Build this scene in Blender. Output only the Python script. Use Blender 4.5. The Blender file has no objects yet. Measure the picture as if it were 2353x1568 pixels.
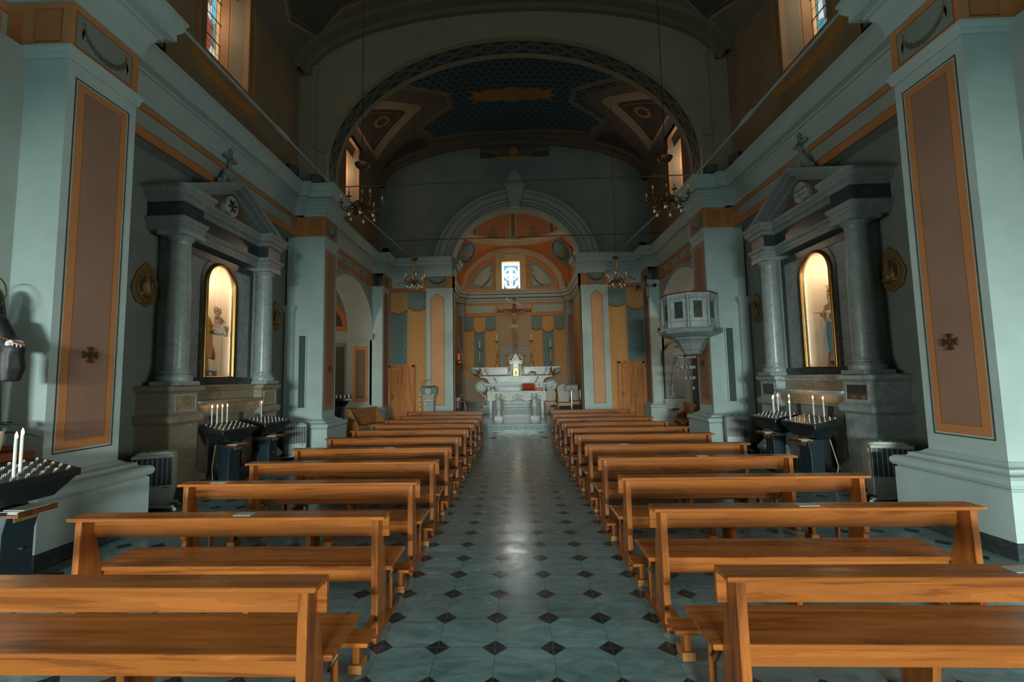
import bpy, math, random
from math import sin, cos, pi, sqrt, radians, atan2
from mathutils import Vector, Matrix
random.seed(7)
SC = bpy.context.scene
COL = SC.collection
# ------------------------------------------------------------------ camera
F_PX, PITCH, YAW, ROLL, SHX = 1052.78, .0849, -.0349, -.0167, -29.174
cd = bpy.data.cameras.new('camera'); cam = bpy.data.objects.new('camera', cd); COL.objects.link(cam)
fw = Vector((sin(YAW)*cos(PITCH), cos(YAW)*cos(PITCH), sin(PITCH)))
rt = fw.cross(Vector((0, 0, 1))).normalized(); up = rt.cross(fw)
r2 = rt*cos(ROLL)+up*sin(ROLL); u2 = -rt*sin(ROLL)+up*cos(ROLL)
M = Matrix((r2, u2, -fw)).transposed().to_4x4(); M.translation = Vector((0, 0, 1.7))
cam.matrix_world = M
cd.sensor_width = 36; cd.lens = 36*F_PX/2353; cd.shift_x = -SHX/2353; cd.clip_start = .05; cd.clip_end = 200
SC.camera = cam
# ------------------------------------------------------------------ exposure, world, lights
SC.view_settings.view_transform = 'Standard'; SC.view_settings.look = 'None'
SC.view_settings.gamma = 1; SC.view_settings.use_curve_mapping = False
SC.view_settings.exposure = 0.0
SC.cycles.max_bounces = 6; SC.cycles.diffuse_bounces = 3; SC.cycles.glossy_bounces = 3; SC.cycles.transparent_max_bounces = 6; SC.cycles.caustics_reflective = False; SC.cycles.caustics_refractive = False
SC.cycles.sample_clamp_indirect = 3.0; SC.cycles.adaptive_threshold = .03
w = bpy.data.worlds.new('world'); SC.world = w; w.use_nodes = True
w.node_tree.nodes['Background'].inputs[0].default_value = (.55, .75, .9, 1)
w.node_tree.nodes['Background'].inputs[1].default_value = .8
def area(name, loc, target, sx, sy, power, col, spread=180):
    l = bpy.data.lights.new(name, 'AREA'); l.shape = 'RECTANGLE'; l.size = sx; l.size_y = sy
    l.energy = power; l.color = col; l.spread = radians(spread)
    o = bpy.data.objects.new(name, l); COL.objects.link(o); o.location = loc
    o.rotation_euler = (Vector(target)-Vector(loc)).to_track_quat('-Z', 'Y').to_euler()
    return o
def point(name, loc, power, col, r=.05):
    l = bpy.data.lights.new(name, 'POINT'); l.energy = power; l.color = col; l.shadow_soft_size = r
    o = bpy.data.objects.new(name, l); COL.objects.link(o); o.location = loc; return o
DAY = (.86, 1.0, .93)
TEAL = (.52, .92, 1.0)
WARM = (1.0, .66, .36)
# daylight outside the open entrance door, far behind the camera
area('entrance_daylight', (0, -20, 3.55), (0, 6, 3.55), 13, 2.5, 28000, DAY)
# daylight from the doors at the ends of the aisles
area('aisle_door_daylight', (-6.0, -18, 2.3), (-6.0, 5.0, 2.3), 1.8, 1.3, 260, DAY)
area('aisle_door_daylight', (6.0, -18, 2.3), (6.0, 5, 2.3), 1.8, 1.3, 420, DAY)
# added fill lights: one high behind the camera, one low on each side
area('high_rear_fill', (0, -11.6, 7.6), (0, 9, 5.0), 3.2, 2.4, 105, TEAL, 150)
for sg in (-1, 1):
    area('side_fill', (sg*6.25, 2.1, 1.7), (-sg*4.7, 5.4, 2.2), 1.8, 2.6, 135, (.9, .97, .86), 150)
# added warm fills inside the side chapels and the presbytery, no windows there
area('chapel_fill', (-8.3, 13.2, 3.2), (-2, 17.9, 2.6), 1.2, 2.0, 48, (1, .8, .58), 160)
area('chapel_fill', (8.3, 13.2, 3.2), (2, 17.9, 2.6), 1.2, 2.0, 48, (1, .8, .58), 160)
area('presbytery_fill', (-2.95, 21.4, 7.6), (0, 22, 5.5), 1.2, 1.3, 60, (1, .78, .52), 170)
area('presbytery_fill', (2.95, 21.4, 7.6), (0, 22, 5.5), 1.2, 1.3, 60, (1, .78, .52), 170)
# added warm spots at cornice height, brightening the presbytery front
for sg in (-1, 1):
    l = bpy.data.lights.new('cornice_fill_spot', 'SPOT'); l.energy = 580; l.color = (1, .79, .56); l.spot_size = radians(44); l.spot_blend = 1; l.shadow_soft_size = .12
    o = bpy.data.objects.new('cornice_fill_spot', l); COL.objects.link(o); o.location = (sg*4.5, 10.8, 6.95)
    o.rotation_euler = (Vector((sg*.8, 19, 1.3))-o.location).to_track_quat('-Z', 'Y').to_euler()

# ------------------------------------------------------------------ materials
MATS = {}
def nt(m):
    t = m.node_tree; return t, t.nodes, t.links, t.nodes['Principled BSDF']
def newmat(name, col, rough=.6, metal=0., **k):
    m = bpy.data.materials.new(name); m.use_nodes = True
    b = m.node_tree.nodes['Principled BSDF']
    b.inputs['Base Color'].default_value = (*col, 1); b.inputs['Roughness'].default_value = rough
    b.inputs['Metallic'].default_value = metal
    for kk, v in k.items(): b.inputs[kk].default_value = v
    MATS[name] = m; return m
def coords(t, scale=(1, 1, 1), kind='Object', rot=(0, 0, 0)):
    tc = t.nodes.new('ShaderNodeTexCoord'); mp = t.nodes.new('ShaderNodeMapping')
    mp.inputs['Scale'].default_value = scale; mp.inputs['Rotation'].default_value = rot
    t.links.new(tc.outputs[kind], mp.inputs[0]); return mp.outputs[0]
def ramp(t, fac, stops, interp='LINEAR'):
    r = t.nodes.new('ShaderNodeValToRGB'); r.color_ramp.interpolation = interp
    e = r.color_ramp.elements
    while len(e) < len(stops): e.new(.5)
    for i, (p, c) in enumerate(stops):
        e[i].position = p; e[i].color = (*c, 1) if len(c) == 3 else c
    t.links.new(fac, r.inputs[0]); return r.outputs[0]
def noise(t, vec, scale, detail=4, rough=.55, dist=0):
    n = t.nodes.new('ShaderNodeTexNoise'); n.inputs['Scale'].default_value = scale
    n.inputs['Detail'].default_value = detail; n.inputs['Roughness'].default_value = rough
    n.inputs['Distortion'].default_value = dist
    t.links.new(vec, n.inputs['Vector']); return n.outputs[0]
def mth(t, op, a, b=None, c=None):
    n = t.nodes.new('ShaderNodeMath'); n.operation = op
    for i, v in enumerate((a, b, c)):
        if v is None: continue
        if isinstance(v, (int, float)): n.inputs[i].default_value = v
        else: t.links.new(v, n.inputs[i])
    return n.outputs[0]
def mixc(t, fac, a, b):
    n = t.nodes.new('ShaderNodeMix'); n.data_type = 'RGBA'
    if isinstance(fac, (int, float)): n.inputs[0].default_value = fac
    else: t.links.new(fac, n.inputs[0])
    for i, v in ((6, a), (7, b)):
        if isinstance(v, tuple): n.inputs[i].default_value = (*v, 1)
        else: t.links.new(v, n.inputs[i])
    return n.outputs[2]
def bump(t, h, b, s=.3, d=.01):
    n = t.nodes.new('ShaderNodeBump'); n.inputs['Strength'].default_value = s; n.inputs['Distance'].default_value = d
    t.links.new(h, n.inputs['Height']); t.links.new(n.outputs[0], b.inputs['Normal'])
def sc(c, k): return tuple(min(1, x*k) for x in c)
def plaster(name, col, var=.12, rough=.75, bs=.15):
    m = newmat(name, col, rough); t, n, l, b = nt(m); v = coords(t)
    f = noise(t, v, 1.3, 6, .6); f2 = noise(t, v, 9, 5, .6)
    a = ramp(t, f, [(.3, sc(col, 1-var)), (.7, sc(col, 1+var))])
    l.new(mixc(t, mth(t, 'MULTIPLY', f2, .25), a, sc(col, .8)), b.inputs['Base Color'])
    bump(t, noise(t, v, 60, 3), b, bs, .004); return m
def marble(name, base, vein, scale=3., rough=.28, sharp=.06, stretch=(1, 1, 1), rot=(.3, .5, .4)):
    m = newmat(name, base, rough); t, n, l, b = nt(m); v = coords(t, stretch, rot=rot)
    f = noise(t, v, scale, 8, .62, 1.6)
    d = mth(t, 'ABSOLUTE', mth(t, 'SUBTRACT', f, .5))
    a = ramp(t, d, [(0, vein), (sharp, tuple(x*.5+y*.5 for x, y in zip(base, vein))), (sharp*2.6, base)])
    g = noise(t, v, scale*.5, 4)
    l.new(mixc(t, mth(t, 'MULTIPLY', g, .35), a, sc(vein, 1.2)), b.inputs['Base Color']); return m
def wood(name, c1, c2, rough=.3, scale=1., axis='X', **k):
    m = newmat(name, c1, rough, **k); t, n, l, b = nt(m)
    s = {'X': (.6, 9, 9), 'Y': (9, .6, 9), 'Z': (9, 9, .6)}[axis]
    oi = t.nodes.new('ShaderNodeObjectInfo')
    v = coords(t, tuple(x*scale for x in s))
    ad = t.nodes.new('ShaderNodeVectorMath'); ad.operation = 'ADD'
    cb = t.nodes.new('ShaderNodeCombineXYZ')
    r = mth(t, 'MULTIPLY', oi.outputs['Random'], 37.)
    for i in range(3): l.new(r, cb.inputs[i])
    l.new(v, ad.inputs[0]); l.new(cb.outputs[0], ad.inputs[1]); v = ad.outputs[0]
    f = noise(t, v, 1.1, 6, .6, 1.2)
    wv = mth(t, 'FRACT', mth(t, 'MULTIPLY', f, 7.))
    a = ramp(t, f, [(.3, c2), (.52, c1), (.72, sc(c1, 1.25))])
    l.new(mixc(t, mth(t, 'MULTIPLY', wv, .28), a, c2), b.inputs['Base Color'])
    l.new(ramp(t, noise(t, v, 3, 4), [(.3, (rough*.75,)*3), (.7, (rough*1.3,)*3)]), b.inputs['Roughness'])
    bump(t, f, b, .08, .003); b.inputs['Specular IOR Level'].default_value = .28; return m
WH = (.40, .47, .45)
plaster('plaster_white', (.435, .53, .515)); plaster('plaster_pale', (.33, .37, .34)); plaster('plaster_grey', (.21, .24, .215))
plaster('cornice_white', (.42, .51, .50), .06)
plaster('cornice_shade', (.36, .39, .36), .06)
plaster('orange', (.50, .20, .07), .10); plaster('deep_orange', (.47, .15, .04), .12)
plaster('buff_dim', (.25, .20, .13), .1); plaster('peach', (.62, .34, .17), .08); plaster('rose', (.30, .165, .115), .14)
plaster('brown_wall', (.24, .155, .085), .16); plaster('buff', (.40, .29, .18), .1)
plaster('vault_brown', (.15, .115, .08), .15); plaster('vault_dark', (.065, .055, .042), .2); plaster('vault_line', (.25, .20, .14), .1)
plaster('olive', (.17, .14, .07), .2); plaster('line_dark', (.05, .055, .05), .2); plaster('line_gold', (.42, .24, .07), .2)
plaster('lunette', (.45, .36, .22), .15); plaster('pink_dome', (.50, .24, .13), .1); plaster('garland', (.07, .09, .07), .5); plaster('ochre', (.38, .17, .04), .2)
plaster('cream', (.75, .64, .48), .05, .6)
marble('marble_white', (.50, .56, .55), (.28, .33, .33), 2.2, .3); marble('marble_grey', (.29, .33, .32), (.20, .23, .225), 3.5, .32)
marble('marble_column', (.34, .38, .37), (.24, .28, .275), 2.4, .3, .03); marble('marble_slab', (.33, .37, .36), (.22, .25, .25), 1.6, .35, .04); marble('marble_black', (.020, .027, .030), (.09, .11, .11), 2.6, .22, .006)
marble('marble_breccia', (.13, .055, .025), (.42, .34, .22), 11, .25, .06); marble('marble_warm', (.40, .38, .31), (.28, .22, .15), 2.5, .35, .1)
marble('marble_blue', (.05, .12, .16), (.14, .22, .25), 6, .25, .03); marble('marble_brown', (.17, .085, .04), (.25, .15, .09), 8, .25, .03)
marble('step_marble', (.30, .38, .38), (.16, .22, .22), 1.8, .18)
wood('pew_wood', (.34, .105, .022), (.12, .03, .006), .25)
wood('pew_wood_z', (.34, .105, .022), (.12, .03, .006), .28, axis='Z')
wood('pew_wood_y', (.32, .10, .022), (.12, .03, .007), .30, axis='Y')
wood('door_wood', (.60, .22, .06), (.24, .085, .025), .35, axis='Z', scale=.7)
wood('bench_wood', (.36, .16, .05), (.20, .075, .02), .4); wood('dark_wood', (.13, .04, .015), (.06, .02, .008), .4, axis='Z')
newmat('gold', (.62, .33, .09), .32, 1.); newmat('old_gold', (.26, .155, .055), .5, .3); newmat('brass', (.42, .24, .09), .3, 1.)
newmat('bronze', (.13, .075, .032), .42, .7); newmat('black_paint', (.012, .016, .018), .32); newmat('black_metal', (.01, .01, .011), .4, .5)
newmat('blue_black', (.016, .030, .040), .38); newmat('chrome', (.7, .72, .72), .15, 1.); newmat('iron', (.16, .17, .16), .5, .4)
newmat('old_rod', (.10, .09, .07), .7); newmat('rod_paint', (.33, .40, .40), .5); newmat('cooler_cream', (.50, .48, .39), .38); newmat('cooler_grey', (.42, .47, .46), .4)
newmat('grille', (.02, .028, .032), .4); newmat('blue_plastic', (.01, .09, .22), .3); newmat('white_plastic', (.65, .70, .70), .35)
newmat('candle_wax', (.62, .66, .62), .4); newmat('cloth_white', (.52, .60, .60), .8); newmat('speaker_grey', (.055, .075, .085), .7)
newmat('skin', (.50, .28, .17), .5); newmat('skin_pale', (.62, .44, .32), .5); newmat('mustard', (.46, .24, .05), .6); newmat('green_robe', (.12, .14, .06), .6)
newmat('red_cloth', (.36, .07, .04), .6); newmat('hair_brown', (.08, .04, .018), .6); newmat('blue_robe', (.08, .22, .30), .5); newmat('rose_robe', (.42, .20, .13), .6)
newmat('nun_black', (.012, .014, .016), .5); newmat('nun_white', (.50, .48, .42), .6); newmat('stone_base', (.05, .055, .045), .5)
newmat('leaf', (.02, .075, .03), .35); newmat('leaf_dark', (.012, .03, .02), .4); newmat('pot_white', (.62, .66, .62), .3)
newmat('red_book', (.30, .035, .012), .4); newmat('upholstery', (.42, .44, .40), .8); newmat('gilt_wood', (.46, .27, .10), .45, .2)
newmat('cross_wood', (.17, .03, .012), .45); newmat('corpus', (.36, .21, .11), .5); newmat('loin', (.50, .42, .30), .7)
newmat('paper', (.30, .31, .27), .6); newmat('lead', (.02, .02, .02), .5); newmat('cable', (.42, .42, .36), .5); newmat('letter_dark', (.012, .01, .008), .6)
newmat('letter_gold', (.30, .12, .04), .5); newmat('bulb_glass', (.62, .72, .70), .15)
def emis(name, col, s):
    m = newmat(name, (0, 0, 0), .6); b = m.node_tree.nodes['Principled BSDF']
    b.inputs['Emission Color'].default_value = (*col, 1); b.inputs['Emission Strength'].default_value = s; return m
emis('flame', (1, .5, .2), 7); emis('red_glass', (.9, .10, .05), .5); emis('niche_lamp', (1, .82, .6), 7)
def glassy(name, col, s, vs=9., var=.45):
    m = emis(name, col, s); t, n, l, b = nt(m); v = coords(t)
    f = noise(t, v, vs, 5, .65, .6)
    l.new(ramp(t, f, [(.3, sc(col, 1-var)), (.6, col), (.75, tuple(min(1, x*1.25) for x in col))]), b.inputs['Emission Color']); return m
GS = 1.0
glassy('glass_red', (.46, .10, .06), GS*.75, 14); glassy('glass_pink', (.55, .24, .20), GS*.75, 16); glassy('glass_white', (.75, .80, .76), GS*.95, 14)
glassy('glass_sky', (.22, .55, .72), GS*.9, 3, .15); glassy('glass_blue', (.12, .27, .62), GS*.95, 12); glassy('glass_teal', (.10, .38, .46), GS*.9, 12)
glassy('glass_gold', (.85, .50, .20), GS, 60, .7); glassy('glass_green', (.22, .34, .28), GS*.8, 14); glassy('glass_skin', (.65, .38, .22), GS*.9)
glassy('glass_bright', (1, .97, .9), 13, 6, .05); glassy('glass_bsky', (.20, .50, .66), 1.25, 5, .2); glassy('glass_bgold', (1, .72, .42), 1.6, 20, .3)
m = newmat('clear_glass', (1, 1, 1), .03); t, n, l, b = nt(m)
g = n.new('ShaderNodeBsdfGlossy'); g.inputs['Roughness'].default_value = .03; tr = n.new('ShaderNodeBsdfTransparent'); mx = n.new('ShaderNodeMixShader')
mx.inputs[0].default_value = .05; l.new(tr.outputs[0], mx.inputs[1]); l.new(g.outputs[0], mx.inputs[2]); l.new(mx.outputs[0], n['Material Output'].inputs[0])
# floor: octagonal marble slabs with black diamonds
m = newmat('floor_tiles', (.3, .35, .35), .2); t, n, l, b = nt(m)
tc = n.new('ShaderNodeTexCoord'); sp = n.new('ShaderNodeSeparateXYZ'); l.new(tc.outputs['Object'], sp.inputs[0])
CELL = .3682
def cellc(o, off):
    u = mth(t, 'DIVIDE', mth(t, 'SUBTRACT', o, off), CELL)
    r = mth(t, 'ROUND', u); return mth(t, 'SUBTRACT', u, r), r, u
ux, rx, uu = cellc(sp.outputs[0], -.5354); uy, ry, vv = cellc(sp.outputs[1], 3.0712)
dd = mth(t, 'ADD', mth(t, 'ABSOLUTE', ux), mth(t, 'ABSOLUTE', uy))
isd = mth(t, 'LESS_THAN', dd, .225)
jn = mth(t, 'LESS_THAN', mth(t, 'MINIMUM', mth(t, 'ABSOLUTE', ux), mth(t, 'ABSOLUTE', uy)), .010)
ring = mth(t, 'LESS_THAN', mth(t, 'ABSOLUTE', mth(t, 'SUBTRACT', dd, .225)), .010)
jn = mth(t, 'MAXIMUM', jn, ring)
cx = n.new('ShaderNodeCombineXYZ'); l.new(mth(t, 'FLOOR', uu), cx.inputs[0]); l.new(mth(t, 'FLOOR', vv), cx.inputs[1])
wn = n.new('ShaderNodeTexWhiteNoise'); wn.noise_dimensions = '3D'; l.new(cx.outputs[0], wn.inputs['Vector'])
va = n.new('ShaderNodeVectorMath'); va.operation = 'SCALE'; va.inputs[3].default_value = 9.; l.new(wn.outputs[1], va.inputs[0])
vb = n.new('ShaderNodeVectorMath'); vb.operation = 'ADD'; l.new(va.outputs[0], vb.inputs[0]); l.new(tc.outputs['Object'], vb.inputs[1])
mp = n.new('ShaderNodeMapping'); mp.inputs['Scale'].default_value = (1.6, 4.2, 1); mp.inputs['Rotation'].default_value = (0, 0, .5); l.new(vb.outputs[0], mp.inputs[0])
f = noise(t, mp.outputs[0], 2.2, 8, .65, 1.2)
slab = ramp(t, f, [(.3, (.075, .135, .15)), (.5, (.145, .235, .25)), (.7, (.22, .325, .335))])
slab = mixc(t, mth(t, 'MULTIPLY', wn.outputs[0], .35), slab, (.13, .17, .17))
dia = ramp(t, noise(t, tc.outputs['Object'], 14, 5), [(.4, (.010, .016, .022)), (.75, (.035, .05, .06))])
c = mixc(t, isd, slab, dia); c = mixc(t, mth(t, 'MULTIPLY', jn, .6), c, (.10, .10, .085))
dirt = noise(t, tc.outputs['Object'], 1.1, 5); c = mixc(t, ramp(t, dirt, [(.5, (0,)*3), (.8, (.35,)*3)]), c, (.10, .10, .085))
l.new(c, b.inputs['Base Color'])
l.new(ramp(t, noise(t, tc.outputs['Object'], 5, 4), [(.3, (.15,)*3), (.7, (.29,)*3)]), b.inputs['Roughness'])
bump(t, mth(t, 'SUBTRACT', noise(t, tc.outputs['Object'], 3, 3), mth(t, 'MULTIPLY', jn, .3)), b, .12, .01)
# damask wall hangings (mirrored scroll pattern, u across the width)
def damask(name, c1, c2, ax, w=.37, h=.40):
    m = newmat(name, c1, .7); t, n, l, b = nt(m)
    tc = n.new('ShaderNodeTexCoord'); sp = n.new('ShaderNodeSeparateXYZ'); l.new(tc.outputs['Object'], sp.inputs[0])
    u = mth(t, 'DIVIDE', sp.outputs[ax], w); u = mth(t, 'ABSOLUTE', mth(t, 'SUBTRACT', u, mth(t, 'ROUND', u)))
    v = mth(t, 'DIVIDE', sp.outputs[2], h); v = mth(t, 'SUBTRACT', v, mth(t, 'FLOOR', v))
    # arcs: rings around several centres in the mirrored cell
    acc = None
    for (cu, cv, r, wd) in ((.16, .30, .13, .022), (.30, .62, .12, .02), (0, .82, .12, .03), (.42, .15, .12, .02), (.10, .58, .07, .02), (.45, .86, .08, .02), (0, .12, .05, .05), (.25, .36, .035, .03)):
        du = mth(t, 'SUBTRACT', u, cu); dv = mth(t, 'MULTIPLY', mth(t, 'SUBTRACT', v, cv), h/w)
        ds = mth(t, 'SQRT', mth(t, 'ADD', mth(t, 'MULTIPLY', du, du), mth(t, 'MULTIPLY', dv, dv)))
        k = mth(t, 'LESS_THAN', mth(t, 'ABSOLUTE', mth(t, 'SUBTRACT', ds, r)), wd)
        an = mth(t, 'GREATER_THAN', mth(t, 'SINE', mth(t, 'ADD', mth(t, 'MULTIPLY', mth(t, 'ARCTAN2', dv, du), 1.), cu*9)), -.55)
        k = mth(t, 'MULTIPLY', k, an)
        acc = k if acc is None else mth(t, 'MAXIMUM', acc, k)
    f = noise(t, coords(t), 3, 4)
    base = mixc(t, mth(t, 'MULTIPLY', f, .3), c1, sc(c1, .75))
    l.new(mixc(t, mth(t, 'MULTIPLY', acc, .8), base, c2), b.inputs['Base Color']); return m
for ax, sfx in ((0, ''), (1, '_y')):
    damask('damask_gold'+sfx, (.60, .31, .10), (.42, .17, .04), ax); damask('damask_blue'+sfx, (.17, .24, .23), (.07, .11, .11), ax)
# vault: blue coffers with rosettes
m = newmat('vault_blue', (.06, .11, .13), .8); t, n, l, b = nt(m)
tc = n.new('ShaderNodeTexCoord'); sp = n.new('ShaderNodeSeparateXYZ'); l.new(tc.outputs['Object'], sp.inputs[0])
v = mth(t, 'DIVIDE', sp.outputs[1], .22); rw = mth(t, 'ROUND', v); fv = mth(t, 'SUBTRACT', v, rw)
u = mth(t, 'ADD', mth(t, 'DIVIDE', sp.outputs[0], .26), mth(t, 'MULTIPLY', mth(t, 'PINGPONG', rw, 1.), .5)); fu = mth(t, 'SUBTRACT', u, mth(t, 'ROUND', u))
ds = mth(t, 'SQRT', mth(t, 'ADD', mth(t, 'MULTIPLY', fu, fu), mth(t, 'MULTIPLY', fv, fv)))
k = mth(t, 'LESS_THAN', ds, .30); k2 = mth(t, 'LESS_THAN', ds, .12)
c = mixc(t, k, (.055, .10, .12), (.014, .026, .035)); c = mixc(t, k2, c, (.05, .075, .08)); l.new(c, b.inputs['Base Color'])
# guilloche band (uses uv: u along the arch in band widths, v across 0..1)
m = newmat('guilloche', (.05, .06, .06), .8); t, n, l, b = nt(m)
tc = n.new('ShaderNodeTexCoord'); sp = n.new('ShaderNodeSeparateXYZ'); l.new(tc.outputs['UV'], sp.inputs[0])
u, v = sp.outputs[0], mth(t, 'SUBTRACT', sp.outputs[1], .5)
s1 = mth(t, 'MULTIPLY', mth(t, 'SINE', mth(t, 'MULTIPLY', u, pi)), .32)
def band(a, b_): return mth(t, 'ABSOLUTE', mth(t, 'SUBTRACT', a, b_))
d1 = band(v, s1); d2 = band(v, mth(t, 'MULTIPLY', s1, -1.))
inb = mth(t, 'LESS_THAN', mth(t, 'MINIMUM', d1, d2), .13)
edge = mth(t, 'LESS_THAN', mth(t, 'MINIMUM', band(d1, .10), band(d2, .10)), .028)
mid = mth(t, 'LESS_THAN', mth(t, 'MINIMUM', d1, d2), .02)
fu = mth(t, 'SUBTRACT', mth(t, 'SUBTRACT', u, .5), mth(t, 'ROUND', mth(t, 'SUBTRACT', u, .5)))
rd = mth(t, 'SQRT', mth(t, 'ADD', mth(t, 'MULTIPLY', fu, fu), mth(t, 'MULTIPLY', v, v)))
ros = mth(t, 'LESS_THAN', band(rd, .09), .03)
bord = mth(t, 'GREATER_THAN', mth(t, 'ABSOLUTE', v), .46)
c = mixc(t, inb, (.022, .026, .024), (.08, .08, .065)); c = mixc(t, edge, c, (.16, .16, .13)); c = mixc(t, mid, c, (.03, .03, .03))
c = mixc(t, ros, c, (.10, .10, .08)); c = mixc(t, bord, c, (.02, .022, .02)); l.new(c, b.inputs['Base Color'])

# ------------------------------------------------------------------ mesh kit
class MB:
    def __init__(s): s.v = []; s.f = []; s.m = []; s.s = []; s.mi = 0; s.sm = False; s.x = None; s.uv = {}
    def add(s, vs, fs, sm=None):
        n = len(s.v)
        for p in vs:
            p = Vector(p); s.v.append(s.x @ p if s.x else p)
        for f in fs: s.f.append(tuple(n+i for i in f)); s.m.append(s.mi); s.s.append(s.sm if sm is None else sm)
        return s
    def box(s, x0, x1, y0, y1, z0, z1):
        if x0 > x1: x0, x1 = x1, x0
        if y0 > y1: y0, y1 = y1, y0
        return s.add([(x, y, z) for z in (z0, z1) for x, y in ((x0, y0), (x1, y0), (x1, y1), (x0, y1))],
                     [(3, 2, 1, 0), (4, 5, 6, 7), (0, 1, 5, 4), (1, 2, 6, 5), (2, 3, 7, 6), (3, 0, 4, 7)])
    def hexa(s, a, b):  # two quads
        return s.add(list(a)+list(b), [(3, 2, 1, 0), (4, 5, 6, 7), (0, 1, 5, 4), (1, 2, 6, 5), (2, 3, 7, 6), (3, 0, 4, 7)])
    def prism(s, pts, ax, a, b):
        def P(p, c): return {'x': (c, p[0], p[1]), 'y': (p[0], c, p[1]), 'z': (p[0], p[1], c)}[ax]
        n = len(pts)
        return s.add([P(p, a) for p in pts]+[P(p, b) for p in pts],
                     [tuple(range(n-1, -1, -1)), tuple(range(n, 2*n))]+[(i, (i+1) % n, n+(i+1) % n, n+i) for i in range(n)])
    def lathe(s, prof, c=(0, 0, 0), seg=24, sm=True, a0=0., a1=2*pi, sx=1., sy=1.):
        full = abs(a1-a0-2*pi) < 1e-6; k = seg if full else seg+1; vs = []; fs = []
        for r, z in prof:
            for i in range(k):
                a = a0+(a1-a0)*i/seg; vs.append((c[0]+r*cos(a)*sx, c[1]+r*sin(a)*sy, c[2]+z))
        for j in range(len(prof)-1):
            for i in range(seg):
                i2 = (i+1) % k; fs.append((j*k+i, j*k+i2, (j+1)*k+i2, (j+1)*k+i))
        if full:
            if prof[0][0] > 1e-5: fs.append(tuple(range(k-1, -1, -1)))
            if prof[-1][0] > 1e-5: fs.append(tuple((len(prof)-1)*k+i for i in range(k)))
        return s.add(vs, fs, sm)
    def tube(s, pts, r, seg=8, cap=True, closed=False, sm=True, flat=1.):
        P = [Vector(p) for p in pts]; n = len(P); rs = r if isinstance(r, (list, tuple)) else [r]*n
        vs = []; fs = []; prev = None
        for i in range(n):
            if closed: d = P[(i+1) % n]-P[i-1]
            else: d = P[min(i+1, n-1)]-P[max(i-1, 0)]
            d.normalize()
            if prev is None: a = d.orthogonal().normalized()
            else:
                a = prev-d*prev.dot(d); a = a.normalized() if a.length > 1e-6 else d.orthogonal().normalized()
            prev = a; b = d.cross(a)
            for k in range(seg):
                t = 2*pi*k/seg; vs.append(P[i]+a*cos(t)*rs[i]+b*sin(t)*rs[i]*flat)
        for i in range(n if closed else n-1):
            j = (i+1) % n
            for k in range(seg): fs.append((i*seg+k, i*seg+(k+1) % seg, j*seg+(k+1) % seg, j*seg+k))
        if cap and not closed: fs += [tuple(range(seg-1, -1, -1)), tuple((n-1)*seg+k for k in range(seg))]
        return s.add(vs, fs, sm)
    def ball(s, c, r, seg=16, rings=10, sm=True):
        rx, ry, rz = r if isinstance(r, tuple) else (r, r, r)
        vs = [(c[0], c[1], c[2]-rz)]
        for j in range(1, rings):
            a = pi*j/rings-pi/2
            for i in range(seg): t = 2*pi*i/seg; vs.append((c[0]+rx*cos(a)*cos(t), c[1]+ry*cos(a)*sin(t), c[2]+rz*sin(a)))
        vs.append((c[0], c[1], c[2]+rz)); fs = []
        for i in range(seg): fs.append((0, 1+(i+1) % seg, 1+i))
        for j in range(rings-2):
            for i in range(seg): a = 1+j*seg; fs.append((a+i, a+(i+1) % seg, a+seg+(i+1) % seg, a+seg+i))
        a = 1+(rings-2)*seg
        for i in range(seg): fs.append((a+i, a+(i+1) % seg, len(vs)-1))
        return s.add(vs, fs, sm)
    def grid(s, fn, nu, nv, sm=True, skip=None):
        vs = [fn(i/nu, j/nv) for j in range(nv+1) for i in range(nu+1)]
        fs = [(j*(nu+1)+i, j*(nu+1)+i+1, (j+1)*(nu+1)+i+1, (j+1)*(nu+1)+i) for j in range(nv) for i in range(nu) if not (skip and skip((i+.5)/nu, (j+.5)/nv))]
        return s.add(vs, fs, sm)
    def sweep(s, path, prof, side=1, closed=False, sm=False, endcap=True):
        """moulding: path of (x,y); prof of (out,z); out goes to the left (side=1) of travel."""
        n = len(path); k = len(prof); vs = []; fs = []
        for i in range(n):
            p = Vector(path[i])
            a = Vector(path[i-1]) if (i or closed) else None; c = Vector(path[(i+1) % n]) if (i < n-1 or closed) else None
            d1 = (p-a).normalized() if a is not None else None; d2 = (c-p).normalized() if c is not None else None
            if d1 is None: d1 = d2
            if d2 is None: d2 = d1
            n1 = Vector((-d1.y, d1.x))*side; n2 = Vector((-d2.y, d2.x))*side
            q = n1+n2; q = q/max(.2, q.dot(n1)) if q.length > 1e-6 else n1
            for o, z in prof: vs.append((p.x+q.x*o, p.y+q.y*o, z))
        for i in range(n if closed else n-1):
            j = (i+1) % n
            for t in range(k-1): fs.append((i*k+t, j*k+t, j*k+t+1, i*k+t+1))
        if endcap and not closed: fs += [tuple(range(k)), tuple((n-1)*k+t for t in range(k-1, -1, -1))]
        return s.add(vs, fs, sm)
    # flat picture on a plane: plane=(axis, coordinate, normal sign); pts in the two other coordinates
    def pan(s, pl, pts, t=.004, b=0.):
        ax, c, sg = pl; return s.prism(pts, ax, c+sg*b, c+sg*(b+t))
    def rect(s, pl, u0, u1, v0, v1, t=.004, b=0.): return s.pan(pl, [(u0, v0), (u1, v0), (u1, v1), (u0, v1)], t, b)
    def frame(s, pl, u0, u1, v0, v1, w, t=.004, b=0.):
        if u0 > u1: u0, u1 = u1, u0
        for a in ((u0, u1, v0, v0+w), (u0, u1, v1-w, v1), (u0, u0+w, v0+w, v1-w), (u1-w, u1, v0+w, v1-w)): s.rect(pl, *a, t, b)
        return s
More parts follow.
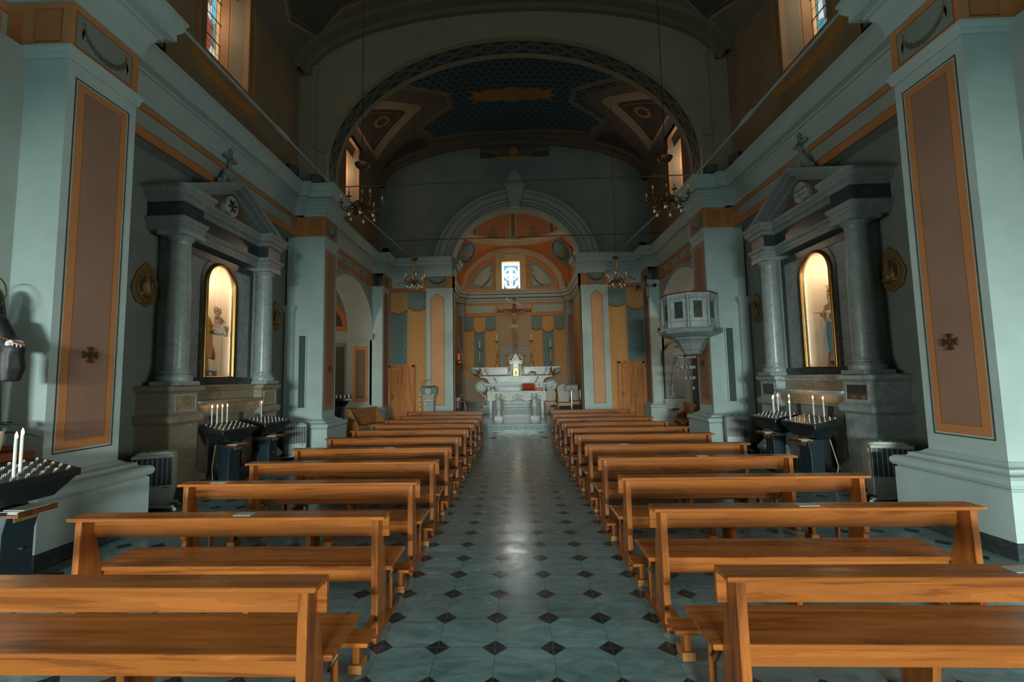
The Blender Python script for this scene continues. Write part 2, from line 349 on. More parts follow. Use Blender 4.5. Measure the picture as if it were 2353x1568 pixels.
    def build(s, name, mats, parent=None, bev=0., weld=False, loc=None):
        me = bpy.data.meshes.new(name); me.from_pydata([tuple(p) for p in s.v], [], s.f)
        if isinstance(mats, str): mats = [mats]
        for q in mats: me.materials.append(MATS[q])
        for i, p in enumerate(me.polygons): p.material_index = s.m[i]; p.use_smooth = s.s[i]
        me.update(); o = bpy.data.objects.new(name, me); COL.objects.link(o)
        import bmesh
        bm = bmesh.new(); bm.from_mesh(me); bmesh.ops.recalc_face_normals(bm, faces=bm.faces); bm.to_mesh(me); bm.free()
        if any(s.s):
            try: me.set_sharp_from_angle(angle=radians(40))
            except Exception: pass
        if parent is not None: o.parent = parent
        if loc: o.location = loc
        if bev:
            md = o.modifiers.new('bevel', 'BEVEL'); md.width = bev; md.segments = 2; md.limit_method = 'ANGLE'; md.angle_limit = radians(40)
        return o
def thing(name, label, cat, loc=(0, 0, 0), rz=0., group=None):
    o = bpy.data.objects.new(name, None); COL.objects.link(o); o.location = loc; o.rotation_euler = (0, 0, rz)
    o.empty_display_size = .2; tag(o, label, cat, group); return o
def tag(o, label=None, cat=None, group=None):
    if label: o['label'] = label
    if cat: o['category'] = cat
    if group: o['group'] = group
    return o
def struct(o): o['kind'] = 'structure'; return o
def kids(o): return [c for c in ALLK.get(o.name, [])]
def copy_tree(o, parent=None):
    c = o.copy(); COL.objects.link(c); c.parent = parent
    for ch in [x for x in bpy.data.objects if x.parent == o]: copy_tree(ch, c)
    return c
def dup(o, loc, rz=None, label=None, group=None):
    c = copy_tree(o); c.location = loc
    if rz is not None: c.rotation_euler = (0, 0, rz)
    if label: c['label'] = label
    if group: c['group'] = group
    return c
def arc(cx, cy, rx, ry, a0, a1, n): return [(cx+rx*cos(a0+(a1-a0)*i/n), cy+ry*sin(a0+(a1-a0)*i/n)) for i in range(n+1)]
def textmesh(body, size, depth=.003, font=None):
    cu = bpy.data.curves.new('txt', 'FONT'); cu.body = body; cu.size = size; cu.extrude = depth; cu.align_x = 'CENTER'; cu.align_y = 'CENTER'
    o = bpy.data.objects.new('txt', cu); COL.objects.link(o)
    dg = bpy.context.evaluated_depsgraph_get(); me = bpy.data.meshes.new_from_object(o.evaluated_get(dg))
    bpy.data.objects.remove(o); bpy.data.curves.remove(cu); return me
# ================================================================== THE BUILDING
MB().box(-9.2, 9.2, -24, 26, -.2, 0).build('floor', 'floor_tiles')['kind'] = 'structure'
ZF0, ZF1, ZC = 5.32, 5.85, 6.53           # frieze bottom, frieze top, cornice top
WX, PX, RX = 5.42, 4.70, 5.65             # wall plane, pilaster face, recess back wall
NEAR = {-1: (4.45, 5.32), 1: (4.65, 5.50)}; MID = {-1: (11.01, 11.80), 1: (11.19, 12.03)}
YW = 17.96
SIDE = {-1: 'left', 1: 'right'}
DY0, DY1 = 11.08, 11.88                   # diaphragm arch wall
WIN = {'a': (7.52, 8.80, 7.70, 9.95), 'b': (14.25, 15.50, 7.75, 9.95)}
def vz(x, a=5.42, z0=9.6, b=1.87):
    u = min(1, abs(x)/a); return z0+b*sqrt(max(0, 1-u*u))
walls = {}
for s in (-1, 1):
    n0, n1 = NEAR[s]; m0, m1 = MID[s]; mb = MB(); mb.mi = 0
    mb.box(s*WX, s*6.9, n0+.02, n1+.25, 0, ZF0)                  # near pier
    mb.box(s*WX, s*6.15, m0+.02, m1+.85, 0, ZF0)                 # middle pier
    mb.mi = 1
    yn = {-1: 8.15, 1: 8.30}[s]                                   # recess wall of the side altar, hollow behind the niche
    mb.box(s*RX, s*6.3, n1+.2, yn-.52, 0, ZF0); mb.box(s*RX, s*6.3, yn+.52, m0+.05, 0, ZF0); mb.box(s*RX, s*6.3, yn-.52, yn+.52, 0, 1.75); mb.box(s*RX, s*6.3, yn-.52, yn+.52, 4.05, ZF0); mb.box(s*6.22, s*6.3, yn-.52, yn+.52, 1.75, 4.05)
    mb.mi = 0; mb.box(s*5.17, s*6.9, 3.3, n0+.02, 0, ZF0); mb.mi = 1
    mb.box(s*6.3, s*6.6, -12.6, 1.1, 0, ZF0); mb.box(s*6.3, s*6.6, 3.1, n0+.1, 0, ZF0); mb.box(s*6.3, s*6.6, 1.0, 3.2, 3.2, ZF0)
    mb.mi = 0
    mb.box(s*WX, s*6.6, -12.6, YW+.6, ZF0, ZC+.02)                # entablature mass
    mb.mi = 2                                                     # clerestory with window openings
    ys = -12.6
    for k in ('a', 'b'):
        y0, y1, z0, z1 = WIN[k]; mb.box(s*WX, s*6.1, ys, y0, ZC, 11.7)
        mb.box(s*WX, s*6.1, y0, y1, ZC, z0-.02); mb.box(s*WX, s*6.1, y0, y1, z1+.02, 11.7); ys = y1
    mb.box(s*WX, s*6.1, ys, YW+.6, ZC, 11.7)
    # wall with the arched opening of the side chapel
    mb.mi = 0
    ya, yb = m1+.8, 17.10; cy = (ya+yb)/2; ra = (yb-ya)/2
    mb.prism([(ya-.1, ZF0), (ya-.1, 3.5)]+[(a, z) for a, z in arc(cy, 3.5, ra, 1.72, pi, 0, 28)][0:]+[(yb, 0), (YW+.6, 0), (YW+.6, ZF0)], 'x', s*WX, s*6.35)
    walls[s] = struct(mb.build('wall_'+SIDE[s], ['plaster_pale', 'plaster_grey', 'brown_wall']))
    W = walls[s]
    # side chapel seen through the arch
    mb = MB(); mb.mi = 0
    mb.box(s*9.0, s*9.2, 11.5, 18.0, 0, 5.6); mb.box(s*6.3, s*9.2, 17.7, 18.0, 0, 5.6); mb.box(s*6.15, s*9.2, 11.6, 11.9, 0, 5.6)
    mb.mi = 1; mb.box(s*6.15, s*9.2, 11.5, 18, 5.4, 5.6)
    mb.mi = 2; pl = ('y', 17.7, -1)
    mb.rect(pl, s*6.4, s*9.0, 3.35, 3.62, .10); mb.rect(pl, s*6.4, s*9.0, 3.62, 3.70, .16); mb.rect(pl, s*6.4, s*9.0, 3.25, 3.35, .05)
    mb.rect(pl, s*6.37, s*6.6, 0, 3.25, .07)
    mb.mi = 3; c = s*7.9
    mb.pan(pl, arc(c, 3.85, 1.35, 1.25, 0, pi, 20)+arc(c, 3.85, 1.12, 1.0, pi, 0, 20), .01); mb.rect(pl, c-1.35, c+1.35, 3.72, 3.9, .012)
    mb.mi = 4; mb.pan(pl, arc(c, 3.9, 1.1, .98, 0, pi, 20), .006); mb.rect(pl, s*6.7, s*8.9, .3, 3.1, .005)
    mb.build('side_chapel_wall', ['plaster_grey', 'vault_dark', 'plaster_pale', 'orange', 'vault_dark'], W)
    # imposts and arch archivolt of the chapel opening
    mb = MB(); prof = [(0, 3.28), (.03, 3.28), (.03, 3.36), (.07, 3.40), (.07, 3.46), (.10, 3.48), (.10, 3.53), (0, 3.55)]
    mb.sweep([(s*6.35, yb), (s*WX, yb), (s*WX, yb+.45)][::1], prof, side=(1 if s < 0 else -1) * (-1)) if 0 else None
    mb.box(s*(WX-.07), s*6.36, yb-.09, yb+.02, 3.36, 3.53); mb.box(s*(WX-.04), s*6.36, yb-.05, yb+.02, 3.28, 3.36); mb.box(s*(WX-.07), s*WX, yb-.05, yb+.05, 3.36, 3.53)
    mb.box(s*(WX-.02), s*6.36, yb-.04, yb+.02, 0.0, .75); mb.box(s*(WX-.05), s*6.36, yb-.09, yb+.02, .75, .85)
    pl = ('x', s*WX, -s)
    o1 = arc(cy, 3.5, ra+.17, 1.88, .0, pi, 28); i1 = arc(cy, 3.5, ra, 1.72, pi, 0, 28)
    mb.pan(pl, [q for q in o1 if q[0] > m1+.02]+[q for q in i1 if q[0] > m1+.02], .035)
    mb.build('arch_moulding', 'plaster_pale', W)
    # painted jamb panel of the chapel pier, facing the entrance
    mb = MB(); pl = ('y', yb, -1); a, b_ = s*5.58, s*6.12
    lo, hi = min(a, b_), max(a, b_)
    mb.mi = 0; mb.rect(pl, lo, hi, .98, 3.05, .004); mb.mi = 1; mb.rect(pl, lo+.12, hi-.12, 1.12, 2.9, .007); mb.mi = 2; mb.frame(pl, lo+.11, hi-.11, 1.11, 2.91, .02, .009)
    mb.build('painted_panel', ['orange', 'olive', 'line_dark'], W)
    # frieze paintings between the pilasters
    for (ya_, yb_) in ((-12.5, n0), (n1, m0), (m1, 17.10)):
        mb = MB(); pl = ('x', s*WX, -s)
        mb.mi = 0; mb.rect(pl, ya_, yb_, 5.34, 5.47, .02); mb.rect(pl, ya_, yb_, 5.75, 5.835, .012)
        if yb_-ya_ > 3:
            for e in (ya_+.06, yb_-.28): mb.rect(pl, e, e+.22, 5.47, 5.75, .012)
        mb.mi = 1; mb.rect(pl, ya_, yb_, 5.47, 5.485, .021); mb.rect(pl, ya_, yb_, 5.74, 5.752, .013); mb.rect(pl, ya_, yb_, 5.32, 5.34, .022)
        mb.mi = 2
        if ya_ > 11:
            for k in range(5):
                y = 13.4+k*.8
                mb.pan(pl, [(y+.16*cos(t*pi/5)*(1 if t % 2 else .5), 5.61+.09*sin(t*pi/5)*(1 if t % 2 else .5)) for t in range(10)], .006)
        mb.build('frieze_painting', ['orange', 'letter_gold', 'ochre'], W)

# ---------------- pilasters of the nave (trim)
def pilaster(s, y0, y1, idx, cross=True):
    mb = MB()
    mb.mi = 0; mb.box(s*PX, s*(WX+.05), y0, y1, .78, ZF0)
    mb.mi = 0
    # plinth with torus
    P = [(s*(WX+.02), y0), (s*PX, y0), (s*PX, y1), (s*(WX+.02), y1)]
    sd = -1 if s < 0 else 1
    mb.sweep(P, [(0, .05), (.22, .05), (.22, .60), (.20, .61), (.205, .62), (.24, .635), (.255, .67), (.25, .71), (.22, .735), (.15, .745), (.13, .76), (.13, .785), (.06, .80), (.02, .83), (0, .84)], side=sd)
    mb.sweep(P, [(0, 5.20), (.015, 5.20), (.03, 5.24), (.03, 5.26), (.055, 5.30), (.055, ZF0+.01), (0, ZF0+.02)], side=sd)
    mb.mi = 1; mb.sweep(P, [(0, 0), (.235, 0), (.235, .02), (.225, .05), (.225, .15), (.22, .155), (0, .155)], side=sd)
    o = struct(mb.build('trim_%d' % idx, ['plaster_white', 'marble_black']))
    pl = ('x', s*PX, -s); q = MB(); w = y1-y0
    q.mi = 0; q.frame(pl, y0+.085, y1-.095, 1.02, 5.05, .014, .004)
    q.mi = 1; q.rect(pl, y0+.115, y1-.125, 1.05, 5.02, .003)
    q.mi = 2; q.rect(pl, y0+.205, y1-.215, 1.15, 4.93, .005); q.mi = 3; q.frame(pl, y0+.20, y1-.21, 1.145, 4.935, .008, .006)
    q.build('painted_panel', ['line_dark', 'orange', 'rose', 'letter_gold'], o)
    # frieze block above
    f = MB(); f.mi = 0; f.box(s*(PX-.002), s*(WX+.05), y0-.002, y1+.002, ZF0+.015, ZF1)
    f.mi = 1; f.rect(pl, y0+.05, y1-.10, 5.39, 5.78, .006)
    f.mi = 2; f.frame(pl, y0+.045, y1-.095, 5.385, 5.785, .014, .009)
    c, r = (y0+y1)/2-.02, (y1-y0)/2-.16
    f.mi = 3
    for k in range(15):                                   # painted leaf garland
        t = pi*(1+k/14); rr = .020+.024*sin(pi*k/14)
        f.pan(pl, [(c+r*cos(t)+rr*cos(a)*(1.1 if i % 2 else .7), 5.70+.24*sin(t)+rr*sin(a)*(1.1 if i % 2 else .7)) for i, a in enumerate([j*pi/5+k for j in range(10)])], .0015, .006+k*.0002)
    f.mi = 2
    for k in (2, 5, 7, 9, 12):
        t = pi*(1+k/14); f.pan(pl, [(c+r*cos(t)+.014*cos(j*pi/4), 5.70+.24*sin(t)+.014*sin(j*pi/4)) for j in range(8)], .001, .0095)
    f.mi = 4
    for g in (-1, 1):
        for k in range(2):
            f.pan(pl, [(c+g*(r-.02*k), 5.74-.02*k), (c+g*(r+.03), 5.60-.03*k), (c+g*(r+.012), 5.50), (c+g*(r-.004), 5.6)], .001, .0095)
    # little panel on the face toward the entrance and on the return
    p2 = ('y', y0-.002, -1); f.mi = 5; f.rect(p2, s*4.80, s*5.10, 5.40, 5.78, .004); f.mi = 2; f.frame(p2, s*4.80, s*5.10, 5.40, 5.78, .012, .008)
    f.mi = 5; f.rect(p2, s*5.24, s*5.36, 5.40, 5.76, .004)
    f.build('frieze_block', ['orange', 'plaster_grey', 'letter_gold', 'garland', 'ochre', 'deep_orange'], o)
    return o
idx = 1
for s in (-1, 1):
    pilaster(s, *NEAR[s], idx); idx += 1
    pilaster(s, *MID[s], idx); idx += 1
# small half pilasters with capitals at the edge of the altar recesses
for s in (-1, 1):
    y = MID[s][0]
    mb = MB(); mb.box(s*5.40, s*5.62, y-.10, y+.03, .75, 3.42); mb.box(s*5.44, s*5.60, y-.06, y+.03, 3.6, ZF0)
    mb.box(s*5.38, s*5.64, y-.13, y+.03, 0.155, .72); mb.box(s*5.36, s*5.66, y-.16, y+.03, .68, .78)
    mb.box(s*5.385, s*5.635, y-.12, y+.03, 3.42, 3.47); mb.box(s*5.37, s*5.645, y-.14, y+.03, 3.47, 3.53); mb.box(s*5.34, s*5.67, y-.17, y+.03, 3.53, 3.60)
    mb.box(s*5.22, s*5.44, y-.005, y+.03, .155, ZF0)
    struct(mb.build('trim_%d' % idx, 'plaster_white')); idx += 1
    mb = MB()
    for a, b_ in ((NEAR[s][1]+.2, y-.1),): mb.box(s*(RX-.02), s*(RX+.05), a, b_, 0, .22)
    mb.box(s*5.37, s*5.66, y-.15, y, 0, .155)
    struct(mb.build('baseboard_'+SIDE[s], 'marble_black'))

# ---------------- entablature cornice all round the nave and the presbytery arch
CP = [(0, ZF1), (.03, ZF1), (.03, 5.93), (.05, 5.95), (.05, 6.03), (.07, 6.05), (.07, 6.09), (.12, 6.15), (.13, 6.19), (.17, 6.20), (.17, 6.24), (.27, 6.26), (.27, 6.36), (.29, 6.38), (.33, 6.44), (.34, 6.52), (.36, 6.53), (.36, 6.57), (0, 6.60)]
ENTX = 4.98
for s in (-1, 1):
    n0, n1 = NEAR[s]; m0, m1 = MID[s]
    X = lambda a: s*a
    path = [(X(WX), -12.6), (X(WX), n0), (X(PX), n0), (X(PX), n1), (X(WX), n1), (X(WX), m0-.12), (X(5.22), m0-.12), (X(5.22), m0), (X(PX), m0), (X(PX), m1), (X(WX), m1), (X(WX), 17.10),
            (X(5.02), 17.10), (X(5.02), YW), (X(3.58), YW), (X(3.58), YW-.10), (X(2.45), YW-.10)]
    if s < 0: path = [(x, y) for x, y in path]
    mb = MB(); mb.sweep(path, CP, side=-1 if s < 0 else 1); mb.box(X(2.45), X(3.6), YW-.1, YW, ZF1, 6.58)
    struct(mb.build('trim_%d' % idx, 'cornice_white')); idx += 1

# ---------------- diaphragm arch wall in the middle of the nave
A_, Z0_, B_ = 4.72, 7.2, 3.3
def archpts(n=48, a=A_, z0=Z0_, b=B_): return [(a*cos(pi*i/n), z0+b*sin(pi*i/n)) for i in range(n+1)]
mb = MB()
out = [(5.45, 6.55), (A_, 6.55)]+archpts()+[(-A_, 6.55), (-5.45, 6.55), (-5.45, 9.6)]+[(x, vz(x)+.12) for x in [-5.4+.3*i for i in range(37)]]+[(5.45, 9.6)]
mb.prism(out, 'y', DY0, DY1)
wf = struct(mb.build('wall_diaphragm', 'buff_dim'))
mb = MB()      # painted guilloche on the soffit
pa = [(A_, 6.6)]+archpts(90)+[(-A_, 6.6)]
L = [0]
for i in range(1, len(pa)): L.append(L[-1]+math.dist(pa[i], pa[i-1]))
vs = []; uvs = []
y0_, y1_ = DY0+.16, DY0+.60
for (x, z), l_ in zip(pa, L):
    q = Vector((x, z-7.0)).normalized()*.006
    for y, v in ((y0_, 0), (y1_, 1)): vs.append((x-q.x, y, z-q.y)); uvs.append((l_/.60, v))
fs = [(2*i, 2*i+1, 2*i+3, 2*i+2) for i in range(len(pa)-1)]
mb.add(vs, fs); g = mb.build('guilloche_band', 'guilloche', wf)
uvl = g.data.uv_layers.new(name='UVMap')
for lp in g.data.loops: uvl.data[lp.index].uv = uvs[lp.vertex_index]
mb = MB(); pl = ('y', DY0, -1)   # flat archivolt line and pilaster strips at the ends
mb.pan(pl, [(x*1.02, Z0_+(z-Z0_)*1.02) for x, z in archpts(60)]+[(x*1.012, Z0_+(z-Z0_)*1.012) for x, z in archpts(60)[::-1]], .006)
for s in (-1, 1):
    mb.box(s*4.98, s*5.42, DY0-.06, DY0, 6.6, 9.74); mb.box(s*4.93, s*5.45, DY0-.10, DY0, 9.74, 9.86)
mb.build('strip_pilaster', 'buff_dim', wf)
for s in (-1, 1):   # iron anchor bars
    mb = MB(); mb.tube([(s*4.74, DY0-.03, 7.62+.07*s), (s*5.02, DY0-.03, 7.62-.0*s)], .014, 6); mb.build('anchor_bar', 'iron', wf)

# ---------------- vault
def inwin(y, z): return any(k[0]-.02 < y < k[1]+.02 and z < k[3]+.02 for k in WIN.values())
mb = MB(); NA, NB = 64, 90
def vf(u, v):
    a = pi*u; return (5.42*cos(a), -12.6+(YW+.6+12.6)*v, 9.6+1.87*sin(a))
mb.grid(vf, NA, NB, skip=lambda u, v: inwin(-12.6+(YW+.6+12.6)*v, 9.6+1.87*sin(pi*u)) and sin(pi*u) < .2)
mb.grid(lambda u, v: (5.6*cos(pi*u), -12.6+(YW+13.2)*v, 9.6+2.1*sin(pi*u)), NA, 4)
ceil = struct(mb.build('ceiling', 'vault_brown'))
def vaultpoly(mb, pts, off, n=10):
    """painted area on the vault given by plan polygon (x,y): fan subdivided so that it follows the curve"""
    import bmesh
    bm = bmesh.new(); vs = [bm.verts.new((x, y, 0)) for x, y in pts]; f = bm.faces.new(vs)
    bmesh.ops.triangulate(bm, faces=[f])
    for k in range(5):
        es = [e for e in bm.edges if abs(e.verts[0].co.x-e.verts[1].co.x) > .22 or e.calc_length() > 1.2]
        if es: bmesh.ops.subdivide_edges(bm, edges=es, cuts=1); bmesh.ops.triangulate(bm, faces=bm.faces[:])
    bm.verts.ensure_lookup_table(); idx_ = {v: i for i, v in enumerate(bm.verts)}
    mb.add([(v.co.x, v.co.y, vz(v.co.x)-off) for v in bm.verts], [tuple(idx_[v] for v in f.verts) for f in bm.faces], True); bm.free()
def vaultline(mb, pts, w, off, closed=True):
    n = len(pts)
    for i in range(n if closed else n-1):
        a = Vector(pts[i]); b = Vector(pts[(i+1) % n]); d = (b-a)
        if d.length < 1e-4: continue
        k = max(1, int(abs(d.x)/.25)+1); nn = Vector((-d.y, d.x)).normalized()*w/2; e = d.normalized()*w*.5
        vs = []
        for j in range(k+1):
            p = a-e+(d+2*e)*j/k
            for sg in (1, -1): q = p+nn*sg; vs.append((q.x, q.y, vz(q.x)-off))
        mb.add(vs, [(2*j, 2*j+1, 2*j+3, 2*j+2) for j in range(k)])
cyv = 14.95
half = [(0, 12.75), (3.1, 12.9), (3.25, 13.25), (3.5, 13.6)]
quad = [(3.35, 13.75), (2.1, 14.62), (2.1, 15.28), (3.35, 16.15)]
cr = [(3.62-.5*cos(t), 16.98-.55*sin(t)) for t in [pi*.5*(1-i/8) for i in range(9)]]
right = [(0, 12.72), (3.1, 12.72), (3.3, 13.3)]+quad+[(3.32, 16.42), (3.14, 16.62), (3.08, 17.05)]+[(0, 17.3)]
poly = right+[(-x, y) for x, y in right[::-1] if x > 0]
mb = MB(); vaultpoly(mb, poly, .012); mb.build('blue_vault_panel', 'vault_blue', ceil)
mb = MB()
for w_, o_ in ((.16, .014),): vaultline(mb, poly, w_, o_)
mb.build('vault_border', 'vault_line', ceil)
mb = MB(); vaultline(mb, poly, .025, .018); vaultline(mb, [(x*.985, 14.95+(y-14.95)*.975) for x, y in poly], .015, .019); mb.build('vault_border_line', 'vault_dark', ceil)
for s in (-1, 1):
    mb = MB(); mb.mi = 0; vaultpoly(mb, [(s*2.55, 14.7), (s*2.55, 15.2), (s*5.25, 17.2), (s*5.25, 12.7)], .013)
    mb.mi = 1; vaultpoly(mb, [(s*3.1, 14.85), (s*3.1, 15.05), (s*5.2, 16.75), (s*5.2, 13.15)], .017)
    mb.mi = 2; vaultpoly(mb, [(s*3.65, 14.88), (s*3.65, 15.02), (s*5.1, 16.15), (s*5.1, 13.7)], .021)
    mb.mi = 3; vaultline(mb, [(s*3.85, 14.9), (s*3.85, 15.0), (s*5.0, 15.85), (s*5.0, 14.0)], .03, .025)
    mb.mi = 4; vaultline(mb, [(s*(4.45+.22*cos(a)), 14.95+.22*sin(a)) for a in [i*pi/6 for i in range(12)]], .09, .026)
    mb.mi = 2; vaultpoly(mb, [(s*3.3, 17.25), (s*3.42, 16.75), (s*3.95, 16.55), (s*5.1, 17.3), (s*5.1, 17.7), (s*3.3, 17.6)], .014)
    mb.mi = 3; vaultline(mb, [(s*3.3, 17.25), (s*3.42, 16.75), (s*3.95, 16.55), (s*5.1, 17.3)], .03, .02, False)
    mb.build('painted_lunette', ['vault_brown', 'buff', 'vault_dark', 'vault_line', 'ochre'], ceil)
    # dark panel of the nearer bay
    mb = MB(); mb.mi = 0; P = [(s*5.15, 9.9), (s*5.0, 9.4), (s*4.2, 8.9), (s*2.6, 8.6), (s*2.4, 10.3), (s*4.1, 10.35), (s*4.85, 10.75)]
    vaultpoly(mb, P, .012); mb.mi = 1; vaultline(mb, P, .05, .016); mb.mi = 2; vaultline(mb, [(x*.985, y-.06) for x, y in P], .015, .018)
    mb.mi = 1
    for k in range(6): vaultline(mb, [(s*(3.3+.16*k), 9.75+.1*sin(k*2)), (s*(3.42+.16*k), 9.9-.1*sin(k*2))], .07, .02, False)
    mb.build('painted_panel', ['vault_dark', 'vault_line', 'letter_gold'], ceil)
mb = MB()      # medallion on the blue vault
def scal(cx, cy, rx, ry, n=24): return [(cx+rx*cos(2*pi*i/n), cy+ry*sin(2*pi*i/n)) for i in range(n)]
mb.mi = 0; 
for cx_, rx, ry in ((0.05, .45, .42), (-.62, .45, .34), (.72, .45, .34)): vaultpoly(mb, scal(cx_, 14.95, rx, ry), .018+.001*(cx_ > .1)+.002*(cx_ < 0))
for g in (-1, 1): vaultpoly(mb, [(.05+g*1.0, 14.75), (.05+g*1.45, 14.6), (.05+g*1.25, 14.85), (.05+g*1.55, 14.95), (.05+g*1.25, 15.08), (.05+g*1.45, 15.3), (.05+g*1.0, 15.15)], .022)
mb.mi = 1
for cx_, r in ((.05, .28), (.05, .16), (-.68, .2), (.78, .2), (-.68, .08), (.78, .08)): vaultline(mb, scal(cx_, 14.95, r, r*.85, 16), .03, .026)
mb.build('vault_medallion', ['ochre', 'vault_line'], ceil)
mb = MB(); mb.mi = 0     # ribs along the transverse walls
for y0, y1, d in ((DY0-.42, DY0, .16), (DY0-.14, DY0, .30), (DY1, DY1+.5, .14), (YW-.42, YW, .12), (YW-.16, YW, .24)):
    mb.grid(lambda u, v: ((5.42-d)*cos(pi*u), y0+(y1-y0)*v, 9.6+(1.87-d)*sin(pi*u)), 60, 1, True)
    mb.grid(lambda u, v: ((5.42-d*v)*cos(pi*u), y0, 9.6+(1.87-d*v)*sin(pi*u)), 60, 1, True)
    mb.grid(lambda u, v: ((5.42-d*v)*cos(pi*u), y1, 9.6+(1.87-d*v)*sin(pi*u)), 60, 1, True)
mb.build('transverse_rib', 'vault_brown', ceil)

# ---------------- clerestory windows
def win_figure(s, kind):
    """polygons in unit window coordinates (u 0..1 along y away from camera, v 0..1 up)"""
    gold = 'glass_gold'; P = []
    P.append((gold, [(0, 0), (1, 0), (1, 1), (0, 1)], 0))
    bg = {'a-': 'glass_sky', 'a+': 'glass_teal', 'b-': 'glass_sky', 'b+': 'glass_blue'}[kind+('-' if s < 0 else '+')]
    P.append((bg, [(.10, .03), (.86, .03), (.86, .97), (.10, .97)], 1))
    if s < 0:
        P += [('glass_red', [(.10, .03), (.74, .03), (.78, .2), (.74, .42), (.66, .50), (.62, .62), (.45, .78), (.25, .76), (.10, .62)], 2),
              ('glass_pink', [(.22, .03), (.30, .03), (.34, .5), (.30, .62), (.24, .5)], 3), ('glass_pink', [(.42, .03), (.50, .03), (.48, .5), (.42, .45)], 3), ('glass_pink', [(.10, .05), (.16, .2), (.15, .6), (.10, .62)], 3),
              ('glass_white', [(.56, .44), (.70, .42), (.72, .60), (.62, .66), (.55, .58)], 4), ('glass_gold', [(.60, .66), (.72, .64), (.74, .8), (.62, .82)], 4), ('glass_skin', [(.58, .60), (.66, .58), (.68, .64), (.60, .66)], 5), ('glass_white', [(.40, .76), (.60, .74), (.58, .9), (.44, .92)], 4),
              ('glass_skin', [(.32, .84), (.44, .84), (.44, .95), (.32, .95)], 5),
              ('glass_green', [(.70, .20), (.86, .16), (.86, .46), (.74, .40)], 4), ('glass_white', [(.62, .03), (.86, .03), (.86, .14), (.72, .16)], 5)]
    else:
        P += [('glass_blue', [(.22, .50), (.30, .95), (.72, .95), (.70, .62), (.62, .36), (.60, .12), (.50, .22), (.36, .14), (.28, .3)], 2),
              ('glass_sky', [(.36, .55), (.44, .92), (.58, .92), (.52, .6)], 3),
              ('glass_white', [(.62, .14), (.82, .18), (.78, .46), (.66, .44)], 3), ('glass_white', [(.70, .5), (.84, .5), (.80, .86), (.72, .84)], 3),
              ('glass_white', [(.24, .05), (.60, .07), (.52, .34), (.40, .50), (.34, .3)], 4), ('glass_white', [(.12, .2), (.2, .3), (.22, .9), (.12, .95)], 3),
              ('glass_skin', [(.44, .86), (.56, .86), (.56, .96), (.44, .96)], 4), ('glass_white', [(.10, .03), (.3, .03), (.2, .12), (.10, .14)], 4)]
    return P
wi = 1
